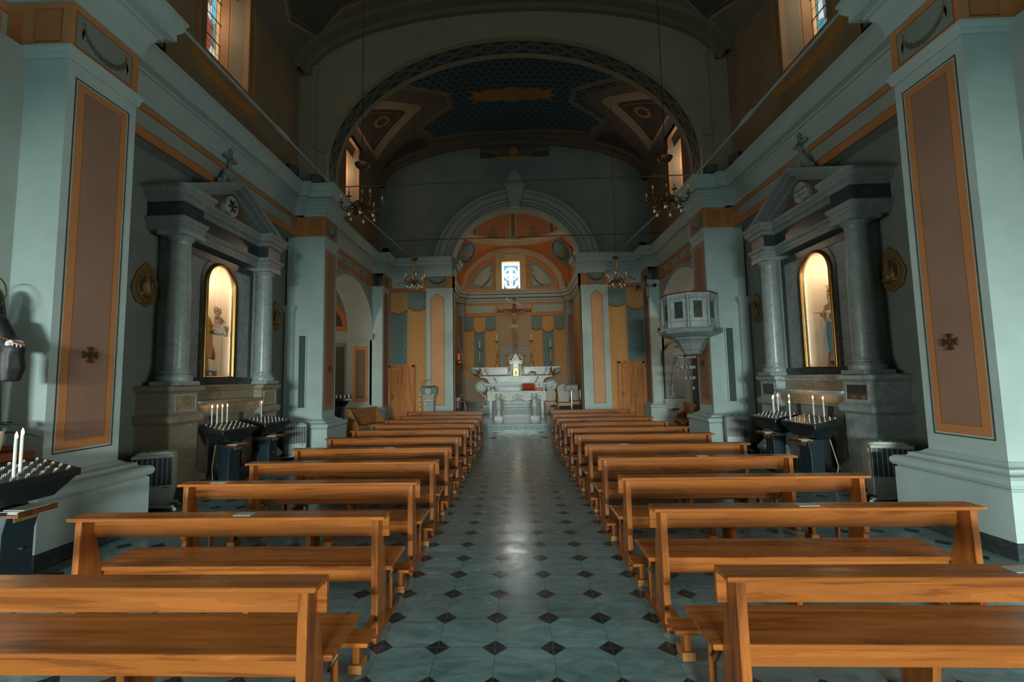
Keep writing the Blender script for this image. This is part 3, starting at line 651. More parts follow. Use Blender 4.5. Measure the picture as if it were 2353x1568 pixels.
for s in (-1, 1):
    for k in ('a', 'b'):
        y0, y1, z0, z1 = WIN[k]; gx = 5.86; gy0, gy1, gz0, gz1 = y0+.10, y1-.30, z0+.34, z1-.05
        mb = MB()
        A = [(s*WX, y0, z0), (s*WX, y1, z0), (s*WX, y1, z1), (s*WX, y0, z1)]; Bq = [(s*gx, gy0, gz0), (s*gx, gy1, gz0), (s*gx, gy1, gz1), (s*gx, gy0, gz1)]
        mb.mi = 0; mb.add(A+Bq, [(i, (i+1) % 4, 4+(i+1) % 4, 4+i) for i in range(4)])
        # painted field on the far jamb
        def J(u, v): return tuple(Vector(A[1]).lerp(Vector(Bq[1]), u).lerp(Vector(A[2]).lerp(Vector(Bq[2]), u), v)+Vector((0, -.004, 0)))
        mb.mi = 1; mb.add([J(.18, .06), J(.62, .04), J(.62, .96), J(.18, .95)], [(0, 1, 2, 3)])
        mb.mi = 2; mb.add([J(.66, .0), J(.69, .0), J(.69, 1), J(.66, 1)], [(0, 1, 2, 3)]); mb.add([J(.97, .0), J(1, .0), J(1, 1), J(.97, 1)], [(0, 1, 2, 3)])
        wn_ = struct(mb.build('window_%d' % wi, ['peach', 'buff', 'letter_gold'])); wi += 1
        l = point('window_glow', (s*(gx-.10), (gy0+gy1)/2-.05, (gz0+gz1)/2), 11 if k == 'a' else 26, (1, .82, .62) if s < 0 else (.92, .86, .74), .25)
        # leaded glass
        mb = MB(); names = []
        for mat, pts, lay in win_figure(s, k):
            if mat not in names: names.append(mat)
            mb.mi = names.index(mat)
            mb.prism([(gy0+(gy1-gy0)*u, gz0+(gz1-gz0)*v) for u, v in pts], 'x', s*(gx-.001-lay*.0016), s*(gx+.01))
        mb.build('stained_glass', names, wn_)
        mb = MB()
        for mat, pts, lay in win_figure(s, k)[1:]:
            q = [(s*(gx-.014), gy0+(gy1-gy0)*u, gz0+(gz1-gz0)*v) for u, v in pts]; mb.tube(q+[q[0]], .005, 4, False)
        for v in (.12, .36, .60, .84): z = gz0+(gz1-gz0)*v; mb.tube([(s*(gx-.016), gy0, z), (s*(gx-.016), gy1, z)], .004, 4)
        for v in (.24, .48, .72): z = gz0+(gz1-gz0)*v; mb.tube([(s*(gx-.03), gy0, z), (s*(gx-.03), gy1, z)], .011, 5)
        mb.build('lead_line', 'lead', wn_)
        # painted surround
        mb = MB(); pl = ('x', s*WX, -s)
        mb.mi = 0; mb.frame(pl, y0-.14, y1+.14, z0-.14, z1+.14, .14, .004); mb.mi = 1; mb.frame(pl, y0-.03, y1+.03, z0-.03, z1+.03, .03, .008)
        mb.frame(pl, y0-.18, y1+.18, z0-.18, z1+.18, .035, .006); mb.mi = 2
        rr = random.Random(5)
        cyw = (y0+y1)/2
        for q in range(34):      # ochre acanthus under the sill
            u = -1+2*q/33; a = cyw+u*.92; b_ = z0-.30-.13*(1-abs(u))-.04*sin(q*2.4); r_ = .085-.03*abs(u)+.012*rr.random()
            mb.pan(pl, [(a+r_*cos(j*pi/4)*(1.25 if j % 2 else .75), b_+r_*1.1*sin(j*pi/4)*(1.25 if j % 2 else .75)) for j in range(8)], .002+.0002*q, .003)
        for g in (-1, 1):
            mb.pan(pl, scal(cyw+g*.90, z0-.2, .11, .15, 14), .003)
            for q in range(12): b_ = z0+.25+q*.13; mb.pan(pl, scal(cyw+g*(.62+.22), b_, .055+.02*sin(q*1.7), .08, 8), .0021+.0001*q, .006)
        mb.build('painted_surround', ['olive', 'deep_orange', 'ochre'], wn_)
    # shallow shafts painted beside the diaphragm
mb = MB()
for s in (-1, 1):
    for y in (10.1, 13.0): mb.box(s*(WX-.03), s*WX, y, y+.45, 6.6, 9.8)
struct(mb.build('trim_%d' % idx, 'brown_wall')); idx += 1
# ---------------- rear wall with entrance door, behind the camera
mb = MB(); mb.prism([(-9.2, 0), (-6.2, 0), (-6.2, 2.5), (-5.0, 2.5), (-5.0, 0), (-1.6, 0), (-1.6, 3.1), (1.6, 3.1), (1.6, 0), (5.0, 0), (5.0, 2.5), (6.2, 2.5), (6.2, 0), (9.2, 0), (9.2, 12), (-9.2, 12)], 'y', -12.9, -12.6)
struct(mb.build('wall_rear', 'plaster_pale'))
# ================================================================== PRESBYTERY WALL AND CHANCEL
CX, CZ, RI, RO = .09, 6.0, 2.62, 3.36
JL, JR = -2.45, 2.62
mb = MB()
inn = arc(CX, CZ, RI, RI, 0, pi, 40)
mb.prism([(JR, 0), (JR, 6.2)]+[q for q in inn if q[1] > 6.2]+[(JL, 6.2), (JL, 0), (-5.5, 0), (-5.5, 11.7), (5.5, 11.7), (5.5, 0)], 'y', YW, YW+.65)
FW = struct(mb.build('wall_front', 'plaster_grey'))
FP = ('y', YW, -1)
# archivolt, stepped rings
mb = MB()
for r0, r1, t_ in ((RI, 3.36, .05), (2.70, 3.30, .08), (2.80, 3.24, .105), (2.95, 3.18, .13), (3.22, 3.36, .11), (RI, 2.68, .07)):
    o_ = [q for q in arc(CX, CZ, r1, r1, 0, pi, 48) if q[1] > 6.55]; i_ = [q for q in arc(CX, CZ, r0, r0, pi, 0, 48) if q[1] > 6.55]
    mb.pan(FP, o_+i_, t_)
mb.build('archivolt', 'cornice_shade', FW)
mb = MB()
for r0, r1, t_ in ((2.69, 2.715, .085), (2.79, 2.815, .11), (2.94, 2.965, .135), (3.16, 3.185, .135), (3.235, 3.255, .11), (3.345, 3.365, .115)):
    o_ = [q for q in arc(CX, CZ, r1, r1, 0, pi, 48) if q[1] > 6.55]; i_ = [q for q in arc(CX, CZ, r0, r0, pi, 0, 48) if q[1] > 6.55]
    mb.pan(FP, o_+i_, t_-.004, .008)
mb.build('archivolt_groove_shade', 'plaster_grey', FW)  # thin grey rings paint the shade of the archivolt grooves
mb = MB(); mb.hexa([(CX-.17, YW-.2, 8.6), (CX+.17, YW-.2, 8.6), (CX+.17, YW, 8.6), (CX-.17, YW, 8.6)], [(CX-.36, YW-.2, 9.38), (CX+.36, YW-.2, 9.38), (CX+.36, YW, 9.38), (CX-.36, YW, 9.38)])
mb.box(CX-.40, CX+.40, YW-.24, YW, 9.38, 9.46)
# cartouche crowning the keystone
pts = []
for g in (1, -1):
    h = [(0, 10.12), (.10, 10.10), (.12, 10.0), (.2, 9.98), (.22, 9.86), (.33, 9.74), (.30, 9.62), (.42, 9.56), (.40, 9.46)]
    pts += [(CX+g*x, z) for x, z in (h if g == 1 else h[::-1])]
mb.pan(('y', YW, -1), pts[:9]+pts[9:], .07); mb.pan(('y', YW, -1), [(CX-.15, 9.5), (CX+.15, 9.5), (CX+.18, 9.8), (CX+.08, 9.95), (CX-.08, 9.95), (CX-.18, 9.8)], .10)
for g in (-1, 1): mb.tube([(CX+g*(.28+.06*cos(t)), YW-.08, 9.66+.06*sin(t)) for t in [i*pi/5 for i in range(9)]], .022, 6)
mb.build('keystone', 'cornice_shade', FW)
# fresco fan above the arch
mb = MB(); mb.mi = 0; mb.rect(FP, -1.28, 1.52, 10.72, 11.3, .003); mb.mi = 1
for g in (-1, 1):
    for k in range(9):
        p = [(CX+g*(.15+.06*k+t*(.25+.11*k)), YW-.008, 10.86+.42*(t**.6)*(1-.07*k)) for t in [i/6 for i in range(7)]]; mb.tube(p, .009, 4)
mb.mi = 2; mb.pan(FP, scal(CX, 10.98, .17, .19, 14), .008); mb.rect(FP, -.6, .75, 10.66, 10.78, .006)
mb.build('fresco', ['vault_dark', 'plaster_grey', 'ochre'], FW)
# lower decorated wall: hangings, pilasters, panels
def scallop(x0, x1, ztop, zbot, n=14): # hanging tongue
    w_ = x1-x0; return [(x0, ztop), (x0, zbot+.14)]+[(x0+w_*i/n, zbot+.14-.16*sin(pi*i/n)**.8) for i in range(1, n)]+[(x1, zbot+.14), (x1, ztop)]
for s in (-1, 1):
    mb = MB(); c = .05
    def X(a): return c+s*a
    mb.mi = 0; mb.rect(FP, *sorted((X(3.56), X(5.05))), .0, 5.34, .004)                 # gold damask ground
    mb.build('wall_hanging', ['damask_gold'], FW)
    mb = MB(); mb.mi = 0; mb.rect(FP, *sorted((X(4.33), X(5.05))), 2.30, 5.34, .008)     # blue strip
    mb.build('wall_hanging', ['damask_blue'], FW)
    mb = MB(); mb.mi = 0; a, b_ = sorted((X(4.33), X(5.05))); mb.pan(FP, scallop(a, b_, 5.28, 4.40), .013)
    mb.mi = 1; a2, b2 = sorted((X(3.56), X(4.33))); mb.pan(FP, scallop(a2, b2, 5.28, 4.52), .014)
    mb.mi = 2
    for (p, q, z) in ((a, b_, 4.40), (a2, b2, 4.52)):
        L_ = scallop(p, q, 5.28, z)[1:-1]; mb.tube([(x, YW-.016, zz) for x, zz in L_], .030, 6)
    mb.rect(FP, *sorted((X(3.54), X(5.05))), 5.26, 5.33, .03); mb.rect(FP, *sorted((X(3.52), X(3.58))), 0, 5.3, .02); mb.rect(FP, *sorted((X(4.98), X(5.05))), 2.3, 5.3, .015)
    mb.build('valance', ['damask_gold', 'damask_blue', 'letter_gold'], FW)
    # frieze panel
    mb = MB(); mb.mi = 0; mb.rect(FP, *sorted((X(3.55), X(5.1))), 5.34, 5.92, .008); mb.mi = 1; mb.rect(FP, *sorted((X(3.66), X(4.95))), 5.42, 5.85, .012); mb.mi = 2; mb.frame(FP, *sorted((X(3.65), X(4.96))), 5.41, 5.86, .015, .015)
    for k in range(7): mb.pan(FP, [(X(3.95+.12*k)+.05*cos(t), 5.63+.05*sin(k*1.9)+.04*sin(t*2)) for t in [i*pi/4 for i in range(8)]], .002, .012+.0002*k)
    mb.build('frieze_painting', ['orange', 'plaster_white', 'letter_gold'], FW)
    # pilaster beside the arch, with ogee panel
    mb = MB(); a, b_ = (2.47, 3.55) ; y_ = YW-.10
    x0, x1 = sorted((X(a), X(b_)))
    if s < 0: x0, x1 = -3.50, JL
    else: x0, x1 = JR, 3.66
    mb.mi = 0; mb.box(x0, x1, y_, YW, .45, 5.34); mb.box(x0-.04*(s > 0)-.05*(s < 0), x1+.05*(s > 0)+.04*(s < 0), y_-.04, YW, 0, .38); mb.box(x0-.02, x1+.02, y_-.08, YW, .36, .46)
    mb.box(x0-.02, x1+.02, y_-.03, YW, 5.26, 5.36)
    o = struct(mb.build('trim_%d' % idx, ['plaster_white'])); idx += 1
    pl = ('y', y_, -1); xa, xb = x0+.14, x1-.30 if s < 0 else x1-.18
    if s > 0: xa = x0+.34
    mb = MB()
    def og(i): 
        w2 = (xb-xa)/2-i; m_ = (xa+xb)/2
        return [(m_-w2, .72+i), (m_+w2, .72+i), (m_+w2, 5.02-i)]+[(m_+w2*(1-t)*1.0, 5.02-i+.17*(1-cos(pi*t))/2) for t in [.15, .3, .45, .6, .8, 1]]+[(m_-w2*(t), 5.02-i+.17*(1-cos(pi*(1-t)))/2) for t in [.2, .4, .55, .7, .85]]+[(m_-w2, 5.02-i)]
    mb.mi = 0; mb.pan(pl, og(0), .012); mb.mi = 1; mb.pan(pl, og(.035), .016); mb.mi = 2; mb.pan(pl, og(.06), .019)
    mb.build('painted_panel', ['cornice_white', 'deep_orange', 'peach'], o)
    mb = MB(); mb.mi = 0; mb.rect(pl, x0, x1, 5.36, 5.92, .006); mb.mi = 1; gx0, gx1 = xa-.06, xb+.06; mb.rect(pl, gx0, gx1, 5.43, 5.86, .010); mb.mi = 2; mb.frame(pl, gx0, gx1, 5.43, 5.86, .018, .014); mb.mi = 3
    mm, rr_ = (gx0+gx1)/2, (gx1-gx0)/2-.07
    for k in range(13):
        t = pi*(1+k/12); r_ = .018+.04*sin(pi*k/12); mb.pan(pl, [(mm+rr_*cos(t)+r_*cos(a_)*(1.1 if i % 2 else .75), 5.78+.22*sin(t)+r_*sin(a_)) for i, a_ in enumerate([j*pi/4 for j in range(8)])], .001, .011+k*.0003)
    mb.build('frieze_painting', ['orange', 'plaster_grey', 'line_dark', 'garland'], o)
    # corner pilaster on the nave wall (faces the nave), rose panel
    mb = MB(); x_ = 5.02
    mb.box(s*x_, s*5.5, 17.10, YW, .70, 5.34)
    P = [(s*5.45, 17.10), (s*x_, 17.10), (s*x_, YW)]
    mb.sweep(P, [(0, 0), (.14, 0), (.14, .60), (.17, .63), (.17, .68), (.10, .72), (.06, .74), (.02, .78), (0, .78)], side=-1 if s < 0 else 1)
    mb.sweep(P, [(0, 5.22), (.02, 5.22), (.05, 5.30), (.05, 5.34), (0, 5.34)], side=-1 if s < 0 else 1)
    o = struct(mb.build('trim_%d' % idx, ['plaster_white'])); idx += 1
    pl = ('x', s*x_, -s); mb = MB(); mb.mi = 0; mb.pan(pl, [(17.26, .80), (17.80, .80), (17.80, 5.0)]+[(17.53+.27*cos(t), 5.0+.13*sin(t)) for t in [.5, 1.0, pi/2, pi-1.0, pi-.5]]+[(17.26, 5.0)], .008)
    mb.mi = 1; mb.rect(pl, 17.10, YW, 5.345, 5.88, .006); mb.mi = 2; mb.rect(pl, 17.28, 17.82, 5.42, 5.80, .010); mb.mi = 3
    for k in range(9):
        t = pi*(1+k/8); mb.pan(pl, scal(17.55+.2*cos(t), 5.72+.2*sin(t), .035, .035, 8), .002, .009+k*.0002)
    mb.build('painted_panel', ['rose', 'orange', 'plaster_grey', 'garland'], o)
    # wooden six panel door
    d0, d1 = (-5.0, -3.98) if s < 0 else (3.96, 4.95)
    o = MB(); o.box(d0, d1, YW-.06, YW-.005, 0, 2.34)
    D = MB(); D.mi = 0
    for bx in ((d0, d0+.08, 0, 2.34), (d1-.08, d1, 0, 2.34), (d0, d1, 2.26, 2.34)): D.box(bx[0], bx[1], YW-.10, YW-.002, bx[2], bx[3])
    D.frame(FP, d0-.03, d1+.03, 0, 2.37, .05, .05)
    dr = struct(D.build('door_%d' % (1 if s < 0 else 2), 'door_wood', bev=.006))
    L_ = MB(); L_.box(d0+.085, d1-.085, YW-.055, YW-.02, .01, 2.255); leaf = L_.build('door_leaf', 'door_wood', dr)
    L_ = MB(); w_ = d1-d0-.17; pl2 = ('y', YW-.055, -1)
    for i in range(2):
        for j, (za, zb) in enumerate(((.12, .80), (.92, 1.50), (1.62, 2.16))):
            u0 = d0+.085+.09+i*(w_/2-.03); u1 = u0+w_/2-.15
            L_.frame(pl2, u0, u1, za, zb, .035, .016); L_.rect(pl2, u0+.05, u1-.05, za+.05, zb-.05, .012)
    L_.build('door_panel', 'door_wood', dr, bev=.005)
    hx = d0+.14
    L_ = MB(); L_.box(hx-.02, hx+.02, YW-.065, YW-.055, .98, 1.2); L_.tube([(hx, YW-.06, 1.12), (hx, YW-.11, 1.12), (hx+.12, YW-.11, 1.12)], .011, 8); L_.build('door_handle', 'bronze', dr)
    # chancel jamb (narrow striped pilasters running back) and side walls
    j = JL if s < 0 else JR
    mb = MB(); mb.mi = 0
    mb.box(j, s*3.5, YW+.0, YW+.62, 0, 6.5)
    mb.mi = 0; mb.box(s*3.14, s*3.4, YW+.6, 25.1, 0, 12.2)
    for a0, a1 in ((.16, .24), (.34, .42)): mb.box(j, j-s*.02, YW+a0, YW+a1, .45, 5.3)
    o = struct(mb.build('wall_chancel_'+SIDE[s], ['buff'])); pl = ('x', s*3.14, -s)
    mb = MB(); mb.mi = 0; mb.rect(pl, 18.7, 19.5, .9, 5.2, .02); mb.mi = 1; mb.rect(pl, 18.8, 19.4, 1.0, 5.1, .026); mb.mi = 2; mb.rect(pl, 19.8, 21.6, 1.95, 5.2, .005); mb.rect(pl, 22.3, 24.2, 1.95, 5.2, .005); mb.mi = 3; mb.rect(pl, 20.4, 21.0, 1.95, 5.2, .008); mb.mi = 4; mb.rect(pl, 18.62, 25, 0.25, .55, .02)
    mb.build('painted_panel', ['plaster_pale', 'deep_orange', 'damask_gold_y', 'damask_blue_y', 'marble_black'], o)
# ---------------- chancel back wall
YB = 25.0; BP = ('y', YB, -1)
wx0, wx1, wz0, wz1 = -.70, .36, 6.60, 8.27
mb = MB(); mb.prism([(-3.2, 0), (3.2, 0), (3.2, 6.6), (wx1, 6.6), (wx1, 6.6), (wx0, 6.6), (-3.2, 6.6)], 'y', YB, YB+.3)
mb.box(-3.2, wx0, YB, YB+.3, 6.6, 12.2); mb.box(wx1, 3.2, YB, YB+.3, 6.6, 12.2); mb.box(wx0, wx1, YB, YB+.3, wz1, 12.2)
BW = struct(mb.build('wall_chancel_back', 'buff'))
# entablature of the chancel
mb = MB(); CP2 = [(0, 5.92), (.04, 5.92), (.04, 6.02), (.08, 6.04), (.08, 6.14), (.12, 6.18), (.2, 6.22), (.2, 6.34), (.28, 6.40), (.30, 6.52), (.34, 6.54), (.34, 6.58), (0, 6.60)]
mb.sweep([(JL, YW-.1), (JL, YW+.62), (-3.14, YW+.62), (-3.14, 24.3), (-2.8, 24.7), (-2.8, YB), (2.8, YB), (2.8, 24.7), (3.14, 24.3), (3.14, YW+.62), (JR, YW+.62), (JR, YW-.1)], CP2, side=-1)
struct(mb.build('trim_%d' % idx, 'plaster_pale')); idx += 1
mb = MB(); 
for s in (-1, 1):
    mb.box(s*2.80, s*3.15, 24.7, YB, .9, 5.95); mb.mi = 0
mb.build('corner_pilaster', 'plaster_pale', BW)
mb = MB(); mb.mi = 0
for s in (-1, 1):
    u0, u1 = sorted((s*3.1, s*2.84)); mb.rect(('y', 24.7, -1), u0, u1, 1.0, 5.2, .01)
mb.mi = 1; mb.rect(BP, -3.15, 3.15, .25, .55, .03)
mb.mi = 2; mb.rect(BP, -2.8, -.9, 5.28, 5.92, .006); mb.rect(BP, .9, 2.8, 5.28, 5.92, .006)
mb.mi = 3; mb.rect(BP, -2.7, -1.05, 5.38, 5.82, .010); mb.rect(BP, 1.0, 2.68, 5.38, 5.82, .010)
mb.mi = 4; mb.frame(BP, -2.71, -1.04, 5.37, 5.83, .02, .013); mb.frame(BP, .99, 2.69, 5.37, 5.83, .02, .013)
mb.mi = 5; mb.rect(BP, -.86, .86, 1.0, 5.9, .004)
mb.mi = 3; mb.rect(BP, -.84, .84, 3.32, 3.42, .03); mb.frame(BP, -.80, .80, 1.9, 3.3, .12, .02)
mb.mi = 6
for g in (-1, 1):
    for k in range(10): t = pi*.5*k/9; mb.pan(BP, scal(g*(.52-.34*sin(t)), 3.0-.75*(1-cos(t)), .07, .06, 8), .001, .006+.0002*k)
mb.build('painted_panel', ['rose', 'marble_black', 'orange', 'plaster_pale', 'letter_gold', 'buff', 'ochre'], BW)
for s in (-1, 1):
    xs = [-2.86, -2.26, -1.64, -1.03] if s < 0 else [.90, 1.50, 2.12, 2.72]
    mb = MB()
    mb.rect(BP, xs[0], xs[3], 1.90, 5.24, .004); mb.build('wall_hanging', 'damask_gold', BW)
    mb = MB(); mb.rect(BP, xs[1], xs[2], 1.90, 5.24, .008); mb.build('wall_hanging', 'damask_blue', BW)
    mb = MB()
    for i in range(3):
        mb.mi = 1 if i == 1 else 0; z = 4.42 if i != 1 else 4.30
        mb.pan(BP, scallop(xs[i], xs[i+1], 5.16, z), .013+.001*i); mb.mi = 2
        mb.tube([(x, YB-.018, zz) for x, zz in scallop(xs[i], xs[i+1], 5.16, z)[1:-1]], .035, 6)
    mb.rect(BP, xs[0], xs[3], 5.15, 5.25, .03)
    mb.build('valance', ['damask_blue', 'damask_gold', 'letter_gold'], BW)
# lunette above the entablature: arch, painted fields, window surround
mb = MB(); mb.mi = 0; cxb = -.12
mb.pan(BP, arc(cxb, 6.58, 2.95, 2.42, 0, pi, 36)+arc(cxb, 6.58, 2.60, 2.10, pi, 0, 36), .12); mb.pan(BP, arc(cxb, 6.58, 2.85, 2.34, 0, pi, 36)+arc(cxb, 6.58, 2.70, 2.20, pi, 0, 36), .16)
mb.build('arch_moulding', 'lunette', BW)
mb = MB(); mb.mi = 0
for k in range(36):     # lunette ground as vertical strips, leaving the window free
    u0 = -2.6+5.2*k/36; u1 = u0+5.2/36; xm = [cxb+u0, cxb+u1]
    zt = [6.58+2.10*sqrt(max(0, 1-(u/2.6)**2)) for u in (u0, u1)]
    if xm[1] > wx0 and xm[0] < wx1: mb.pan(BP, [(xm[0], wz1), (xm[1], wz1), (xm[1], zt[1]), (xm[0], zt[0])], .004)
    else: mb.pan(BP, [(xm[0], 6.58), (xm[1], 6.58), (xm[1], zt[1]), (xm[0], zt[0])], .004)
def quarter(g, i):
    rx, ry = 2.42-i, 1.92-i; xi = .95+i; 
    ps = [(cxb+g*xi, 6.68+i)]+[(cxb+g*x, 6.58+z) for x, z in [(rx*cos(t), ry*sin(t)) for t in [k*.125 for k in range(14)]] if x > xi and z > .10+i]
    xe = xi; ps.append((cxb+g*xe, 6.58+ry*sqrt(max(0, 1-(xe/rx)**2)))); return ps
for g in (-1, 1):
    mb.mi = 1; mb.pan(BP, quarter(g, 0), .007); mb.mi = 2; mb.pan(BP, quarter(g, .04), .010); mb.mi = 3; mb.pan(BP, quarter(g, .20), .013); mb.mi = 4
    for k in range(9):
        t = k/8; mb.pan(BP, scal(cxb+g*(1.18+.55*t**1.6), 7.72-.88*t**.55, .035+.045*sin(pi*t), .05, 8), .001, .014+.0002*k)
mb.build('lunette_painting', ['orange', 'deep_orange', 'plaster_grey', 'plaster_pale', 'garland'], BW)
mb = MB(); mb.mi = 0; wc = (wx0+wx1)/2
mb.frame(BP, wx0-.30, wx1+.30, 6.58, wz1+.30, .14, .06); mb.frame(BP, wx0-.16, wx1+.16, 6.58, wz1+.16, .16, .03)
mb.rect(BP, wx0-.4, wx1+.4, wz1+.28, wz1+.36, .14)
for g in (-1, 1):
    mb.tube([(wc+g*(.42+.40*t), YB-.1, wz1+.52+.13*sin(pi*t)*(1 if t < .6 else .3)-.1*t) for t in [i/8 for i in range(9)]], .05, 6)
    mb.tube([(wc+g*(.85+.06*cos(t)), YB-.1, 7.6+.4+.08*sin(t)) for t in [i*pi/4 for i in range(8)]], .035, 6)
mb.ball((wc, YB-.1, wz1+.55), (.22, .08, .2), 14, 8)
mb.build('window_surround', 'lunette', BW)
mb = MB(); mb.hexa([(wx0, YB, wz0), (wx1, YB, wz0), (wx1, YB+.3, wz0+.02), (wx0, YB+.3, wz0+.02)], [(wx0, YB, wz0-.02), (wx1, YB, wz0-.02), (wx1, YB+.3, wz0-.02), (wx0, YB+.3, wz0-.02)])
for a, b_ in ((wx0-.002, wx0+.03), (wx1-.03, wx1+.002)): mb.box(a, b_, YB, YB+.3, wz0, wz1)
mb.box(wx0, wx1, YB, YB+.3, wz1-.03, wz1+.002)
cw = struct(mb.build('window_%d' % wi, 'peach'))
def WU(u, v): return (wx0+.02+(wx1-wx0-.04)*u, wz0+.01+(wz1-wz0-.03)*v)
mb = MB(); names = ['glass_bgold', 'glass_bsky', 'glass_bright', 'glass_teal']
def wp(mi, pts, lay): mb.mi = mi; mb.prism([WU(*p) for p in pts], 'y', YB+.22-.003*lay, YB+.24)
wp(0, [(0, 0), (1, 0), (1, 1), (0, 1)], 0); wp(2, [(.03, .02), (.97, .02), (.97, .94), (.03, .94)], 1); wp(1, [(.10, .07), (.90, .07), (.90, .90), (.10, .90)], 2)
wp(3, [(.10, .07), (.90, .07), (.90, .26), (.10, .26)], 3)
wp(2, [(.13, .36), (.22, .36), (.30, .20), (.42, .15), (.58, .15), (.70, .20), (.78, .36), (.87, .36), (.84, .2), (.72, .10), (.5, .08), (.28, .10), (.16, .2)], 4)
wp(2, [WUv for WUv in arc(.5, .60, .38, .22, 0, 2*pi, 30)[:-1]], 5); wp(1, arc(.5, .60, .31, .17, 0, 2*pi, 30)[:-1], 6)
wp(2, [(.41, .16), (.59, .16), (.59, .82), (.41, .82)], 7); wp(2, [(.08, .52), (.92, .52), (.92, .62), (.08, .62)], 8)
wp(0, [(.40, .44), (.60, .44), (.54, .33), (.53, .22), (.60, .15), (.40, .15), (.47, .22), (.46, .33)], 9)
mb.build('stained_glass', names, cw)
mb = MB()
for v in (.30, .635): a = WU(0, v); b_ = WU(1, v); mb.tube([(a[0], YB+.18, a[1]), (b_[0], YB+.18, b_[1])], .012, 5)
mb.build('glazing_bar', 'lead', cw)
# ---------------- pendentives, ring and dome of the chancel
YC, HX, HY = 21.8, 3.14, 3.2
R2_ = 17.9; RX_, RY_ = 2.95, 3.0
def pend(x, y): return 6.58+.85*sqrt(max(0, R2_-x*x-(y-YC)**2))
mb = MB(); ZR = 9.15
mb.mi = 0
def pf(u, v):   # from ring outwards to the square
    a = 2*pi*u; c_, s_ = cos(a), sin(a)
    rr = 1/max(abs(c_)/HX, abs(s_)/HY); ri = 1/sqrt((c_/RX_)**2+(s_/RY_)**2); rr = max(rr, ri+.001)
    r = ri+(rr-ri)*v; x, y = r*c_, r*s_
    z0 = pend(ri*c_, YC+ri*s_); z = pend(x, YC+y)+(ZR-z0)*(1-v); return (x, YC+y, z)
mb.grid(pf, 128, 14)
mb.mi = 1
mb.grid(lambda u, v: (RX_*1.0*cos(2*pi*u)*cos(v*pi/2), YC+RY_*sin(2*pi*u)*cos(v*pi/2), ZR+.25+2.3*sin(v*pi/2)), 96, 20)
dome = struct(mb.build('ceiling_chancel', ['deep_orange', 'pink_dome']))
mb = MB(); pr = [(-.02, 0), (.06, 0), (.06, .06), (.14, .10), (.16, .20), (.22, .24), (.24, .34), (-.02, .36)]
ringp = [(RX_*cos(t), YC+RY_*sin(t)) for t in [2*pi*i/96 for i in range(96)]]
mb.sweep(ringp, [(o_, ZR-.08+z) for o_, z in pr], side=1, closed=True, sm=False); mb.build('ring_cornice', 'lunette', dome)
mb = MB()   # painted ribs of the dome and shell ornaments
def dm(a, v, off=.02): return (( RX_-off)*cos(a)*cos(v*pi/2), YC+(RY_-off)*sin(a)*cos(v*pi/2), ZR+.25+(2.3-off)*sin(v*pi/2))
for k in range(8):
    a = pi/2+k*pi/4
    for mi, w_, off in ((0, .085, .02), (1, .035, .03)):
        mb.mi = mi; vs = []; 
        for j in range(13):
            v = .02+.9*j/12; vs += [dm(a-w_, v, off), dm(a+w_, v, off)]
        mb.add(vs, [(2*j, 2*j+1, 2*j+3, 2*j+2) for j in range(12)], True)
    for b_ in (a+pi/8,):
        mb.mi = 2
        for rad, vv_ in ((.10, .05), (.07, .15)):
            n_ = 12; mb.add([dm(b_+rad*cos(2*pi*i/n_)*(1.15 if i % 2 else .9), vv_+rad*.55*sin(2*pi*i/n_), .022) for i in range(n_)], [tuple(range(n_))])
mb.build('dome_rib', ['lunette', 'olive', 'vault_line'], dome)
for g in (-1, 1):      # cartouches with figure medallions on the pendentives
    b_ = radians(90)-g*radians(47)
    mb = MB()
    def Q(u, v, off=.05):
        a = b_-g*u*.16*g; r0 = 2.96+(v); c_, s_ = cos(a), sin(a); x, y = r0*c_, r0*s_; x = max(-3.1, min(3.1, x)); y = min(y, 3.15)
        p = Vector((x, YC+y, pend(x, YC+y))); return p+Vector((-c_, -s_, -.4)).normalized()*off
    def cart(rx, rz, n, wob, off): return [Q(rx*cos(t)*(1+wob*sin(5*t)), .52-.0+rz*sin(t)*(1+wob*cos(4*t)), off) for t in [2*pi*i/n for i in range(n)]]
    for mi, rx, rz, wob, off in ((0, 1.25, .50, .13, .05), (1, .82, .36, 0, .09), (2, .66, .30, 0, .11)):
        mb.mi = mi; mb.add(cart(rx, rz, 26, wob, off), [tuple(range(26))])
    mb.mi = 0
    mb.tube(cart(.85, .37, 20, 0, .10)+[cart(.85, .37, 20, 0, .10)[0]], .04, 6)
    mb.mi = 3; mb.add([Q(.3*cos(t), .56+.16*sin(t), .125) for t in [2*pi*i/12 for i in range(12)]], [tuple(range(12))])
    mb.build('pendentive_medallion', ['vault_line', 'vault_dark', 'marble_blue', 'ochre'], dome)
# ---------------- platforms and steps (marble)
mb = MB(); mb.mi = 0
mb.box(-3.62, 3.62, 16.55, YW, 0, .17); mb.box(-2.4, 2.6, YW-.05, 20.4, 0, .17); mb.box(-1.25, 1.25, 16.1, 17, 0, .166); mb.box(-1.0, 1.0, 15.72, 16.6, 0, .168)
mb.box(-3.14, 3.14, 20.3, YB, 0, .29); mb.box(-2.5, 2.6, 18.5, 20.4, 0, .169)
mb.build('step_platform', 'step_marble')
o = bpy.data.objects['step_platform']; o.name = 'trim_%d' % idx; idx += 1; struct(o)
mb = MB(); mb.mi = 0
for a in ((-1.02, 1.02, 15.69, 15.75, .15, .19), (-3.64, -1.25, 16.52, 16.58, .15, .19), (1.25, 3.64, 16.52, 16.58, .15, .19), (-2.4, 2.6, 20.26, 20.33, .27, .31)): mb.box(*a)
mb.build('step_nosing', 'marble_white', o, bev=.008)
mb = MB(); fr = ('z', 0, 1)
